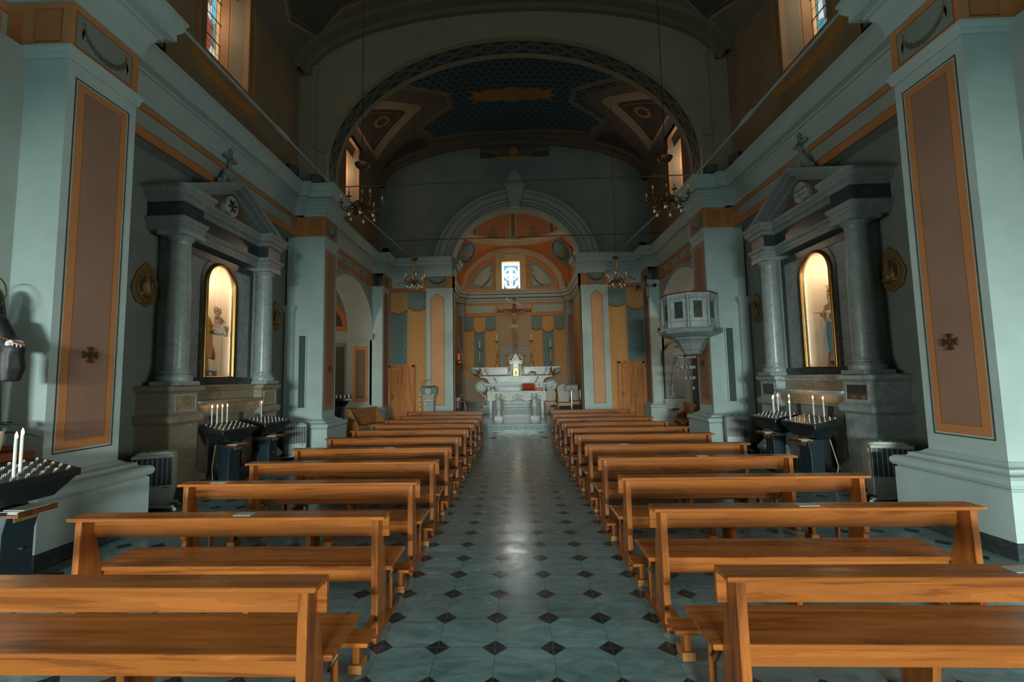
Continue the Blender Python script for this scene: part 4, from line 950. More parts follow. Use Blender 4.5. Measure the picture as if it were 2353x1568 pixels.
for a in ((-.78, .88, 13.60, 13.76), (-.78, .88, 14.95, 15.11), (-.78, -.62, 13.6, 15.1), (.72, .88, 13.6, 15.1)): mb.rect(fr, *a, .002)
mb.build('inlaid_border', 'marble_blue', bpy.data.objects['floor'])
# ================================================================== PEWS
PL = 2.2
def make_pew():
    t = thing('church_pew', 'x', 'pew')
    # local: x 0..PL from aisle end, y 0 = near edge of the book shelf
    MB().box(0, PL, 0, .155, .775, .80).build('book_shelf', 'pew_wood', t, bev=.008)
    MB().box(.0, PL, .125, .155, .635, .775).build('back_board', 'pew_wood', t, bev=.004)
    for x0 in (.045, PL-.09):
        m = MB()
        m.prism([(.025, .775), (.125, .775), (.20, .40), (.25, .02), (.03, .02), (.015, .16), (.03, .29), (.012, .31)], 'x', x0, x0+.045)
        m.build('side_post', 'pew_wood_z', t, bev=.004)
        m = MB(); m.box(x0-.005, x0+.05, -.02, .50, .0, .035); m.build('floor_runner', 'pew_wood_y', t, bev=.004)
        x = x0+.0225
        m = MB(); m.lathe([(.017, .035), (.019, .08), (.020, .2), (.017, .30), (.017, .335)], (x, .40, 0), 12); m.build('front_leg', 'pew_wood_z', t)
        m = MB(); m.tube([(x+.03, .36, .325), (x+.01, .34, .29), (x-.01, .35, .25)], .014, 8); m.build('kneeler_hinge', 'bronze', t)
    m = MB(); m.box(0, PL, .20, .60, .375, .405); m.build('seat', 'pew_wood', t, bev=.008)
    m = MB(); m.box(.06, PL-.06, .225, .245, .29, .375); m.build('seat_rail', 'pew_wood', t, bev=.003)
    m = MB(); m.prism([(.26, .375), (.54, .375), (.46, .0), (.30, .0)], 'x', PL/2-.02, PL/2+.02); m.build('middle_support', 'pew_wood_z', t, bev=.003)
    k = MB().box(-.01, PL+.01, -.36, -.19, .165, .19).build('kneeler_board', 'pew_wood', t, bev=.006)
    for x0 in (.055, PL/2-.02, PL-.095):
        m = MB(); m.box(x0, x0+.04, -.31, -.24, .05, .165); m.build('kneeler_leg', 'pew_wood_z', k, bev=.003)
        m = MB(); m.box(x0-.02, x0+.06, -.33, -.215, 0, .05); m.build('kneeler_foot', 'bench_wood', k, bev=.004)
        m = MB(); m.prism([(-.25, .13), (-.25, .165), (.05, .165), (.05, .13)], 'x', x0+.012, x0+.032); m.build('kneeler_arm', 'pew_wood_y', k)
    return t
LY = [2.07, 3.12, 4.15, 5.19, 6.25, 7.38, 8.50, 9.62, 10.70, 11.86, 13.08]
RY = [2.17, 3.26, 4.26, 5.32, 6.35, 7.47, 8.50, 9.58, 10.68, 11.88, 13.03]
ordn = ['nearest the entrance', 'second from the entrance', 'third from the entrance', 'fourth from the entrance', 'fifth from the entrance', 'sixth, in the middle of its block', 'seventh from the entrance', 'eighth from the entrance', 'ninth from the entrance', 'tenth from the entrance']
pew = make_pew(); used = False
for s, Y_ in ((-1, LY), (1, RY)):
    for i, y in enumerate(Y_[:10]):
        lab = 'brown varnished pew %s of the aisle, %s' % ('left' if s < 0 else 'right', ordn[i])
        x = -.90 if s < 0 else .93
        if s < 0:
            # left block: aisle end is on the right, so turn the local x axis round by placing from the outer end
            loc = (x-PL, y, 0)
        else: loc = (x, y, 0)
        if not used: pew.location = loc; pew['label'] = lab; pew['group'] = 'pews'; used = True
        else: dup(pew, loc, None, lab, 'pews')
# front kneeling desks with solid sides, before the presbytery steps
def make_desk():
    t = thing('kneeling_desk', 'x', 'kneeling desk')
    MB().box(-.02, PL+.02, 0, .17, .80, .83).build('book_shelf', 'pew_wood', t, bev=.006)
    MB().box(.03, PL-.03, .10, .13, .10, .80).build('front_panel', 'pew_wood', t, bev=.003)
    for x0 in (0, PL-.04): MB().prism([(.0, .80), (.16, .80), (.22, .0), (-.30, .0), (-.30, .18), (.0, .22)], 'x', x0, x0+.04).build('side_panel', 'pew_wood_z', t, bev=.004)
    MB().box(.04, PL-.04, -.28, -.10, .16, .19).build('kneeler_board', 'pew_wood', t, bev=.004)
    return t
d = make_desk(); d.location = (-.96-PL, LY[10], 0); d['label'] = 'long wooden kneeling desk with solid side, left of the altar steps'; d['group'] = 'front kneeling desks'
dup(d, (.97, RY[10], 0), None, 'long wooden kneeling desk with solid side, right of the altar steps', 'front kneeling desks')
# pale slips that paint small rectangular glare on the pew shelves
def glare_slip(x, y, w_, lab, z=.80):
    m = MB(); m.box(-w_/2, w_/2, -.035, .035, 0, .004); o = m.build('glare_slip', 'paper'); o.location = (x, y, z); tag(o, lab, 'glare_slip', 'painted glare on the pews')
glare_slip(-2.58, LY[0]+.07, .13, 'small slip of painted glare lying flat on the shelf of the nearest left pew')
glare_slip(2.30, RY[0]+.08, .15, 'small slip of painted glare lying flat on the shelf of the nearest right pew')
glare_slip(-1.9, LY[1]+.08, .12, 'small pale slip of painted glare on the shelf of the second left pew')
glare_slip(-2.75, LY[2]+.08, .14, 'small pale slip of painted glare on the shelf of the third left pew')
glare_slip(2.0, RY[1]+.08, .14, 'small pale slip of painted glare on the shelf of the second right pew')
glare_slip(1.45, RY[4]+.08, .12, 'small slip of painted glare on the shelf of the fifth right pew')
glare_slip(2.1, RY[3]+.08, .12, 'small slip of painted glare on the shelf of the fourth right pew')
glare_slip(-1.75, LY[4]+.08, .14, 'small slip of painted glare on the shelf of the fifth left pew')
# plain benches with high backs in the side chapels
def bench(name, loc, rz, lab, L=1.7):
    t = thing(name, lab, 'bench', loc, rz, 'benches in the side chapels')
    MB().box(0, L, .0, .03, .42, .92).build('backrest', 'bench_wood', t, bev=.006)
    MB().box(0, L, -.42, .02, .40, .43).build('seat', 'bench_wood', t, bev=.006)
    for x0 in (-.03, L): MB().prism([(.05, .93), (-.02, .93), (-.30, .43), (-.40, 0), (.08, 0)], 'x', x0, x0+.035).build('side_panel', 'bench_wood', t, bev=.004)
    MB().box(0, L, -.5, -.36, .12, .15).build('foot_board', 'bench_wood', t)
bench('chapel_bench', (-4.85, 13.3, 0), radians(78), 'light brown high backed bench beside the left chapel pier', 1.5)
bench('chapel_bench', (-6.2, 12.95, 0), radians(90), 'dark bench deeper inside the left chapel, under the votive tray', 1.4)
bench('chapel_bench', (5.35, 14.9, 0), radians(-100), 'solid brown bench in the right chapel behind the pulpit pillar', 1.9)

# ================================================================== SIDE ALTARS (aedicules)
def side_altar(s, yc, label):
    t = thing('side_altar', label, 'altar', (s*5.25, yc, 0), 0, 'marble side altars')
    # local coordinates: X(a) gives local x of |x|=a ; y along wall from centre
    X = lambda a: s*(a-5.25)
    def bx(m, a0, a1, y0, y1, z0, z1): return m.box(X(a0), X(a1), y0, y1, z0, z1)
    W0 = RX-.0
    m = MB(); bx(m, 5.05, W0, -1.62, 1.62, 0, .20); m.build('plinth', 'marble_black', t, bev=.01)
    inl = 'marble_breccia' if s < 0 else 'marble_black'
    for g in (-1, 1):
        m = MB(); y0, y1 = sorted((g*.92, g*1.50))
        P = [(X(W0), y0), (X(5.10), y0), (X(5.10), y1), (X(W0), y1)]
        pr = [(0, .20), (.10, .20), (.10, .26), (.07, .30), (.03, .36), (0, .40), (0, 1.10), (.02, 1.12), (.05, 1.15), (.06, 1.22), (.03, 1.25), (0, 1.27), (0, 1.58), (.02, 1.60), (.05, 1.62), (.06, 1.68), (0, 1.70)]
        m.sweep(P, pr, side=-1 if s < 0 else 1); bx(m, 5.12, W0-.01, y0+.015, y1-.015, .2, 1.69)
        p = m.build('pedestal', 'marble_warm' if s < 0 else 'marble_white', t)
        m = MB(); pl = ('x', X(5.10), -s); m.rect(pl, y0+.08, y1-.08, 1.32, 1.54, .006); m.build('inlay_panel', inl, p)
        m = MB(); m.frame(pl, y0+.06, y1-.06, 1.30, 1.56, .02, .012); m.build('panel_moulding', 'marble_white', p)
        m = MB(); bx(m, 5.105, 5.30, *((y1, y1+.03) if g < 0 else (y0-.03, y0)), .3, 1.10); m.build('dark_strip', 'marble_black', p)
        # column
        c = (X(5.27), g*1.22, 0)
        m = MB(); m.box(c[0]-.23, c[0]+.23, c[1]-.23, c[1]+.23, 1.70, 1.76)
        m.lathe([(.225, 1.76), (.235, 1.80), (.225, 1.84), (.19, 1.845), (.185, 1.87), (.205, 1.885), (.205, 1.905), (.175, 1.915), (.168, 1.96)], c, 32)
        r = .165
        m.lathe([(r, 1.96), (r*1.0, 2.6), (r*.96, 3.2), (r*.88, 3.86), (r*.93, 3.87), (r*.93, 3.89), (r*.87, 3.90), (r*.87, 3.95), (.165, 3.98), (.20, 4.03)], c, 32)
        m.box(c[0]-.225, c[0]+.225, c[1]-.225, c[1]+.225, 4.03, 4.10); bx(m, 5.38, W0, c[1]+(.05 if g < 0 else -.2), c[1]+(.2 if g < 0 else -.05), 1.7, 4.1)
        m.build('column', 'marble_column' if (s < 0 or g > 0) else 'marble_grey', t)
    # slab with the arched niche
    nh, nz0, nz1 = .40, 1.84, 3.50
    top = 4.0
    m = MB(); pts = [(-1.0, 1.70), (-1.0, top), (1.0, top), (1.0, 1.70), (nh, 1.70), (nh, nz1)]+arc(0, nz1, nh, .40, 0, pi, 20)[1:-1]+[(-nh, nz1), (-nh, 1.70)]
    m.prism(pts, 'x', X(5.42), X(5.46)); m.box(X(5.42), X(RX), -nh, nh, 1.70, nz0); m.box(X(5.46), X(RX), -1, -.56, 1.7, top); m.box(X(5.46), X(RX), .56, 1, 1.7, top)
    m.build('back_slab', 'marble_slab', t)
    m = MB(); m.prism([(-nh-.13, 1.80), (-nh-.13, nz1)]+arc(0, nz1, nh+.13, .52, pi, 0, 24)[1:-1]+[(nh+.13, nz1), (nh+.13, 1.80), (nh, 1.80), (nh, nz1)]+arc(0, nz1, nh, .40, 0, pi, 24)[1:-1]+[(-nh, nz1), (-nh, 1.80)], 'x', X(5.405), X(5.43))
    bx(m, 5.36, 5.43, -1.0, 1.0, 1.70, 1.83); bx(m, 5.395, 5.43, -1.0, 1.0, 3.90, 4.02)
    for g in (-1, 1): bx(m, 5.40, 5.43, *sorted((g*.93, g*1.03)), 1.83, 3.95)
    m.build('dark_surround', 'marble_black', t)
    m = MB(); fp = [(X(5.40), -nh, nz0), (X(5.40), -nh, nz1)]+[(X(5.40), y, z) for y, z in arc(0, nz1, nh, .40, pi, 0, 24)[1:-1]]+[(X(5.40), nh, nz1), (X(5.40), nh, nz0)]
    m.tube(fp, .032, 10, closed=True); m.tube([(X(5.375), y*.98, z) for _, y, z in fp], .012, 8, closed=True); m.build('gilt_frame', 'gold', t)
    m = MB(); gp = [(-nh, nz0), (-nh, nz1)]+arc(0, nz1, nh, .40, pi, 0, 24)[1:-1]+[(nh, nz1), (nh, nz0)]
    m.prism(gp, 'x', X(5.43), X(5.434)); m.build('glass_pane', 'clear_glass', t)
    # niche body behind the slab
    m = MB(); dx = .62; m.sm = False
    fr_ = [(X(5.43), y*1.0, z) for y, z in gp]; n_ = len(gp)
    cur = []
    for k in range(13):       # half cylinder niche
        a = pi*k/12; cur.append((X(5.45)+s*(.12+.42*sin(a)), -.44*cos(a)*1.1))
    path = [(X(5.44), -.484)]+cur+[(X(5.44), .484)]
    vs = []; fs = []
    for x, y in path: vs += [(x, y, nz0), (x, y, nz1+.46)]
    for k in range(len(path)-1): fs.append((2*k, 2*k+2, 2*k+3, 2*k+1))
    fs.append(tuple(2*k for k in range(len(path)))); fs.append(tuple(2*k+1 for k in range(len(path))))
    m.add(vs, fs, False); m.build('niche', 'cream', t)
    # predella, mensa and front
    m = MB(); P = [(X(5.20), -.93), (X(5.20), .93)]
    bx(m, 5.24, W0, -.93, .93, 1.60, 1.70); bx(m, 5.20, W0, -.95, .95, 1.66, 1.70); bx(m, 5.27, W0, -.93, .93, 1.44, 1.60)
    bx(m, 5.06, W0, -.93, .93, 1.40, 1.44); bx(m, 5.10, W0, -.93, .93, 1.37, 1.40); bx(m, 5.16, W0, -.93, .93, 1.18, 1.37)
    m.build('mensa', 'marble_warm' if s < 0 else 'marble_white', t, bev=.004)
    m = MB(); m.rect(('x', X(5.27), -s), -.88, .88, 1.46, 1.585, .006); m.rect(('x', X(5.16), -s), -.88, .88, 1.20, 1.345, .006); m.build('inlay_band', 'marble_breccia', t)
    m = MB(); bx(m, 5.22, W0, -.93, .93, .2, 1.18); m.build('altar_front', 'marble_warm' if s < 0 else 'marble_grey', t)
    m = MB(); 
    for g in (-.42, .42): bx(m, 5.205, 5.23, g-.05, g+.05, .2, 1.18)
    m.build('dark_strip', 'marble_black', t)
    # entablature: architrave, black frieze, cornice following the column breaks
    def ent(z0, prof, mat, name, extra=0):
        m = MB(); P = [(X(W0), -1.46), (X(5.07), -1.46), (X(5.07), -.98), (X(5.30), -.98), (X(5.30), .98), (X(5.07), .98), (X(5.07), 1.46), (X(W0), 1.46)]
        m.sweep(P, [(0, z0)]+[(o_, z0+z) for o_, z in prof]+[(0, z0+prof[-1][1])], side=-1 if s < 0 else 1)
        z1 = z0+prof[-1][1]
        m.box(X(W0), X(5.33), -1.0, 1.0, z0+.002, z1-.002)
        for g in (-1, 1): m.box(X(W0), X(5.10), *sorted((g*1.0, g*1.43)), z0+.002, z1-.002)
        return m.build(name, mat, t)
    ent(4.10, [(.0, .0), (.0, .06), (.012, .065), (.012, .12), (.03, .13), (.05, .17), (.05, .20)], 'marble_grey', 'architrave')
    ent(4.30, [(-.01, 0), (-.01, .24)], 'marble_black', 'frieze')
    ent(4.54, [(.0, 0), (.03, .02), (.03, .06), (.07, .09), (.09, .10), (.09, .15), (.12, .19), (.13, .24)], 'marble_grey', 'cornice')
    # pediment
    bz, az, hw = 4.78, 5.50, 1.66
    m = MB(); m.prism([(-1.45, bz), (1.45, bz), (0, az-.14)], 'x', X(5.36), X(W0)); m.build('tympanum', 'marble_brown', t)
    m = MB()
    for w0, w1, xx in ((0, .10, 5.02), (.10, .17, 5.09), (.17, .24, 5.22)):
        for g in (-1, 1):
            q = [(g*hw, bz-.02-w0*.0), (0, az-w0), (0, az-w1), (g*(hw-.30*(w1 > .05)), bz-.02+.0)]
            sl = (az-bz)/hw
            q = [(g*(hw-w0*1.9), bz-.04), (0, az-w0), (0, az-w1), (g*(hw-w1*1.9), bz-.04)]
            m.prism(q, 'x', X(xx), X(W0))
    m.build('raking_cornice', 'marble_grey', t)
    m = MB(); c = (X(5.34), 0, 5.02)
    vs = [(c[0]+s*0, .0+.19*cos(a), c[2]+.19*sin(a)) for a in [2*pi*i/28 for i in range(28)]]
    m.prism([(.19*cos(2*pi*i/28), c[2]+.19*sin(2*pi*i/28)) for i in range(28)], 'x', X(5.24), X(5.36)); md = m.build('medallion', 'marble_white', t, bev=.008)
    if s > 0:
        for body, sz, dz in (('REGINA', .085, .045), ('S.S.mi Rosarii', .062, -.05)):
            me = textmesh(body, sz, .002); me.materials.append(MATS['letter_gold']); o = bpy.data.objects.new('lettering', me); COL.objects.link(o); o.parent = md
            o.matrix_local = Matrix.Translation((X(5.237), 0, c[2]+dz)) @ Matrix(((0, 0, -1, 0), (-1, 0, 0, 0), (0, 1, 0, 0), (0, 0, 0, 1)))
    else:
        m = MB()
        for k in range(6):
            a = k*pi/3; m.tube([(X(5.235), .02*cos(a), c[2]+.02*sin(a)), (X(5.22), .09*cos(a+.3), c[2]+.09*sin(a+.3)), (X(5.235), .14*cos(a+.05), c[2]+.14*sin(a+.05))], [.012, .022, .004], 6)
        m.build('relief', 'bronze', md)
    m = MB(); m.box(X(5.22), X(5.42), -.12, .12, az-.05, az+.10); m.ball((X(5.3), 0, az+.13), (.07, .09, .06), 12, 8)
    for g in (-1, 1):
        m.tube([(X(5.28), g*(.10+.26*u), az+.12-.30*u+.05*sin(u*9)) for u in [i/8 for i in range(9)]], [.05, .06, .045, .055, .04, .05, .035, .04, .02], 7)
        m.tube([(X(5.26), g*(.17+.05*cos(a)), az+.08+.05*sin(a)) for a in [i*pi/4 for i in range(8)]], .018, 6)
    zc = az+.18
    m.box(X(5.28), X(5.32), -.022, .022, zc, zc+.42); m.box(X(5.28), X(5.32), -.13, .13, zc+.24, zc+.285)
    for p in ((0, zc+.43), (-.14, zc+.262), (.14, zc+.262)):
        m.ball((X(5.3), p[0], p[1]), (.02, .04, .04), 8, 6)
        for a in (0, pi/2, pi): m.ball((X(5.3), p[0]+.035*cos(a), p[1]+.035*sin(a)), (.018, .025, .025), 8, 6)
    m.build('cross_finial', 'marble_grey', t)
    # lamp strips hidden behind the gilt frame of the niche (the niche's own light)
    m = MB()
    for g in (-1, 1): m.box(X(5.47), X(5.49), g*.455-.01, g*.455+.01, nz0+.05, nz1+.2)
    m.build('lamp_strip', 'niche_lamp', t)
    return t
YA = {-1: 8.15, 1: 8.30}
side_altar(-1, YA[-1], 'grey marble side altar with lit niche holding saint and naked child, left wall')
side_altar(1, YA[1], 'grey marble side altar with crowned lady in its niche, white round plaque above, right wall')
for s in (-1, 1):
    l = point('niche_lamp', (s*5.75, YA[s]+.0, 3.72), 15, (1, .80, .56), .06)

# ================================================================== FIGURES
def remesh(o, vox, sm=4):
    md = o.modifiers.new('remesh', 'REMESH'); md.mode = 'VOXEL'; md.voxel_size = vox; md.use_smooth_shade = True
    md = o.modifiers.new('smooth', 'SMOOTH'); md.factor = .5; md.iterations = sm
    return o
def capsule(m, a, b, ra, rb, seg=12):
    m.tube([a, b], [ra, rb], seg, sm=True); m.ball(a, ra, seg, 8); m.ball(b, rb, seg, 8)
def limb(m, pts, rs):
    for i in range(len(pts)-1): capsule(m, pts[i], pts[i+1], rs[i], rs[i+1])
def V(*a): return Vector(a)
def hand(m, wrist, d, palmn, L=.17, curl=.5, thumb=1):
    """hand of length L: palm and five separate bent fingers; d pointing direction, palmn palm normal"""
    d = Vector(d).normalized(); n = Vector(palmn); n = (n-d*n.dot(d)).normalized(); w_ = d.cross(n)*thumb; wr = Vector(wrist)
    pl = L*.5
    for k in range(4): capsule(m, wr+w_*(k-1.5)*L*.05, wr+d*pl+w_*(k-1.5)*L*.13, L*.11, L*.085, 8)
    for k, fl in enumerate((.40, .48, .45, .34)):
        b = wr+d*pl+w_*(1.5-k)*L*.14; c_ = curl*(.8+.12*k)
        p1 = b+(d*cos(c_*.5)+n*sin(c_*.5))*L*fl*.42; p2 = p1+(d*cos(c_*1.2)+n*sin(c_*1.2))*L*fl*.33; p3 = p2+(d*cos(c_*1.8)+n*sin(c_*1.8))*L*fl*.25
        limb(m, [b, p1, p2, p3], [L*.062, L*.056, L*.05, L*.042])
    b = wr+d*pl*.25+w_*L*.16; p1 = b+(d*.6+w_*.6+n*.25).normalized()*L*.2; p2 = p1+(d*.9+w_*.15+n*.4).normalized()*L*.17
    limb(m, [b, p1, p2], [L*.075, L*.062, L*.048])
def head(parent, c, h, face, skin, hair, name='head', beard=False, longhair=False, tilt=0.):
    """head of height h centred at c, looking along face (unit xy): skull, jaw, nose, ears, eyes, mouth and hair"""
    f = Vector(face).normalized(); r = f.cross(V(0, 0, 1)).normalized(); u = r.cross(f); C_ = Vector(c)
    P = lambda a, b_, z: C_+f*a*h+r*b_*h+u*z*h
    m = MB(); Mx = Matrix((( *f, 0), (*r, 0), (*u, 0), (0, 0, 0, 1))).transposed(); Mx.translation = C_; m.x = Mx
    m.ball((-.03*h, 0, .10*h), (.36*h, .30*h, .36*h), 20, 14); m.ball((.08*h, 0, -.15*h), (.26*h, .23*h, .30*h), 18, 12); m.ball((.24*h, 0, -.36*h), (.09*h, .11*h, .09*h), 10, 8)
    m.x = None
    limb(m, [P(.33, 0, .06), P(.42, 0, -.12)], [.035*h, .06*h]); 
    for g in (-1, 1):
        m.ball(P(-.02, g*.30, -.02), (.05*h, .05*h, .09*h), 8, 8); m.ball(P(.26, g*.13, -.12), .08*h, 8, 8); capsule(m, P(.335, g*.05, .10), P(.29, g*.18, .09), .03*h, .025*h, 6)
    capsule(m, P(.315, -.06, -.25), P(.315, .06, -.25), .028*h, .028*h, 6); capsule(m, P(-.05, 0, -.25), P(-.10, 0, -.62), .16*h, .17*h)
    o = remesh(m.build(name, skin, parent), h*.03, 2)
    m = MB()
    for g in (-1, 1): m.ball(P(.315, g*.12, .03), (.022*h, .045*h, .026*h), 10, 6)
    m.build('eye', 'letter_dark', o)
    m = MB(); capsule(m, P(.335, -.045, -.252), P(.335, .045, -.252), .013*h, .013*h, 6); m.build('mouth', 'cross_wood', o)
    m = MB(); 
    for k in range(11):
        a = pi*(.0+k/10); m.ball(P(-.06, .27*cos(a), .18+.22*sin(a)), .15*h, 10, 8)
    for k in range(7): a = pi*k/6; m.ball(P(-.22, .2*cos(a), -.05+.3*sin(a)), .17*h, 10, 8)
    for g in (-1, 1): m.ball(P(.16, g*.2, .32), .10*h, 8, 6)
    m.ball(P(.2, 0, .38), .1*h, 8, 6)
    if longhair:
        for g in (-1, 1): limb(m, [P(-.08, g*.27, .1), P(-.02, g*.30, -.3), P(.05, g*.27, -.62)], [.12*h, .11*h, .07*h])
    if beard: m.ball(P(.24, 0, -.42), (.16*h, .16*h, .18*h), 10, 8)
    remesh(m.build('hair', hair, o), h*.035, 2)
    return o
def robe(m, secs, n=48, folds=9, ph=0.):
    """draped cloth: sections (cx,cy,z,rx,ry,fold depth)"""
    vs = []; fs = []
    for j, (cx_, cy_, z, rx, ry, fd) in enumerate(secs):
        for i in range(n):
            a = 2*pi*i/n; k = 1+fd*(sin(folds*a+ph+.25*j)*.6+.4*sin((folds*2-1)*a+1.7+.4*j)); vs.append((cx_+rx*cos(a)*k, cy_+ry*sin(a)*k, z))
    for j in range(len(secs)-1):
        for i in range(n): fs.append((j*n+i, j*n+(i+1) % n, (j+1)*n+(i+1) % n, (j+1)*n+i))
    fs += [tuple(range(n-1, -1, -1)), tuple((len(secs)-1)*n+i for i in range(n))]
    return m.add(vs, fs, True)
# --- saint with the child, left niche (figure 1.25 m tall on a dark base)
def statue_left():
    z0 = 1.84; t = thing('saint_statue', 'painted statue in mustard cloak holding a haloed naked child, left altar niche', 'statue', (-5.76, YA[-1]-.02, z0))
    m = MB(); m.box(-.17, .19, -.20, .24, 0, .12); m.build('base', 'stone_base', t, bev=.01)
    m = MB(); m.box(.19, .195, .0, .09, .03, .09); m.build('name_plate', 'white_plastic', t)
    k = 1.25
    m = MB(); robe(m, [(0, 0, .12, .15, .16, .10), (0, 0, .3, .135, .145, .10), (0, 0, .6, .125, .14, .07), (0, 0, .85, .12, .14, .05), (0, 0, 1.05, .11, .15, .04), (0, 0, 1.14, .09, .13, .02), (0, 0, 1.18, .05, .06, 0)]); m.build('tunic', 'green_robe', t)
    m = MB(); robe(m, [(.02, .0, .42, .15, .15, .13), (.02, .03, .36, .17, .17, .14), (.02, .04, .5, .165, .18, .12), (.02, .03, .75, .16, .175, .10), (.01, .02, .95, .155, .18, .08), (0, .01, 1.08, .13, .19, .05), (0, 0, 1.16, .09, .13, .03), (0, 0, 1.2, .06, .07, 0)][1:], folds=7, ph=.8)
    o = m.build('cloak', 'mustard', t)
    m = MB(); m.hexa([(.10, .14, .34), (.17, .19, .30), (.15, .26, .40), (.09, .20, .45)], [(.09, .14, .62), (.13, .17, .62), (.13, .19, .62), (.09, .17, .62)]); m.build('cloak_lining', 'red_cloth', t, bev=.01)
    m = MB(); limb(m, [(0, .15, 1.08), (.08, .22, .90), (.18, .17, .84)], [.06, .055, .045]); limb(m, [(0, -.15, 1.08), (.09, -.2, .9), (.19, -.05, .86)], [.06, .055, .045]); remesh(m.build('sleeve', 'mustard', t), .012)
    m = MB(); hand(m, (.17, .17, .83), (.5, .1, .1), (0, 0, 1), .13, .5); remesh(m.build('hand', 'skin', t), .005, 1)
    m = MB(); hand(m, (.19, -.05, .86), (.2, .9, .1), (0, 0, 1), .13, .5); remesh(m.build('hand', 'skin', t), .005, 1)
    head(t, (.02, -.02, 1.30), .19, (1, .2, -.05), 'skin', 'hair_brown', beard=True)
    # the child, seated on the arm, facing the nave
    m = MB(); cx_, cy_, cz = .20, .20, .98
    limb(m, [(cx_, cy_, cz-.04), (cx_, cy_, cz+.10), (cx_, cy_, cz+.13)], [.066, .062, .05])
    limb(m, [(cx_, cy_+.06, cz+.13), (cx_+.03, cy_+.115, cz+.07), (cx_+.08, cy_+.06, cz+.04)], [.030, .026, .02])
    limb(m, [(cx_, cy_-.06, cz+.13), (cx_+.04, cy_-.12, cz+.12), (cx_+.06, cy_-.13, cz+.21)], [.030, .026, .02])
    limb(m, [(cx_, cy_+.04, cz-.05), (cx_+.13, cy_+.05, cz-.06), (cx_+.14, cy_+.02, cz-.20), (cx_+.18, cy_+.01, cz-.215)], [.052, .043, .030, .018])
    limb(m, [(cx_, cy_-.04, cz-.05), (cx_+.13, cy_-.05, cz-.05), (cx_+.15, cy_-.01, cz-.18), (cx_+.19, cy_-.02, cz-.19)], [.052, .043, .030, .018])
    b = remesh(m.build('child_body', 'skin_pale', t), .008, 3)
    m = MB(); hand(m, (cx_+.06, cy_-.13, cz+.21), (.1, -.1, 1), (1, 0, 0), .065, .3); hand(m, (cx_+.08, cy_+.06, cz+.04), (.6, -.6, 0), (0, 0, -1), .065, .4); remesh(m.build('child_hands', 'skin_pale', b), .003, 1)
    head(b, (cx_+.01, cy_, cz+.24), .135, (1, -.15, 0), 'skin_pale', 'mustard', 'child_head')
    m = MB()
    for k in range(24):
        a = 2*pi*k/24; r1 = .085+.022*(k % 2); p = (cx_-.03, cy_+.06*cos(a), cz+.255+.06*sin(a)); q = (cx_-.03, cy_+r1*cos(a), cz+.255+r1*sin(a)); m.tube([p, q], [.006, .002], 5)
    m.tube([(cx_-.03, cy_+.062*cos(a), cz+.255+.062*sin(a)) for a in [2*pi*i/24 for i in range(24)]], .007, 6, closed=True); m.build('halo', 'old_gold', b)
    m = MB(); robe(m, [(cx_+.03, cy_, cz-.20, .05, .06, .2), (cx_+.04, cy_, cz-.17, .11, .10, .14), (cx_+.03, cy_, cz-.11, .12, .11, .1), (cx_+.01, cy_, cz-.06, .09, .09, .08), (cx_, cy_, cz-.03, .06, .06, .05)], folds=6); m.build('child_cloth', 'cloth_white', b)
    m = MB(); robe(m, [(cx_-.0, cy_+.09, cz-.09, .03, .05, .2), (cx_, cy_+.09, cz-.02, .05, .05, .14), (cx_-.01, cy_+.08, cz+.05, .03, .03, .1)], folds=5); m.build('child_sash', 'rose_robe', b)
statue_left()
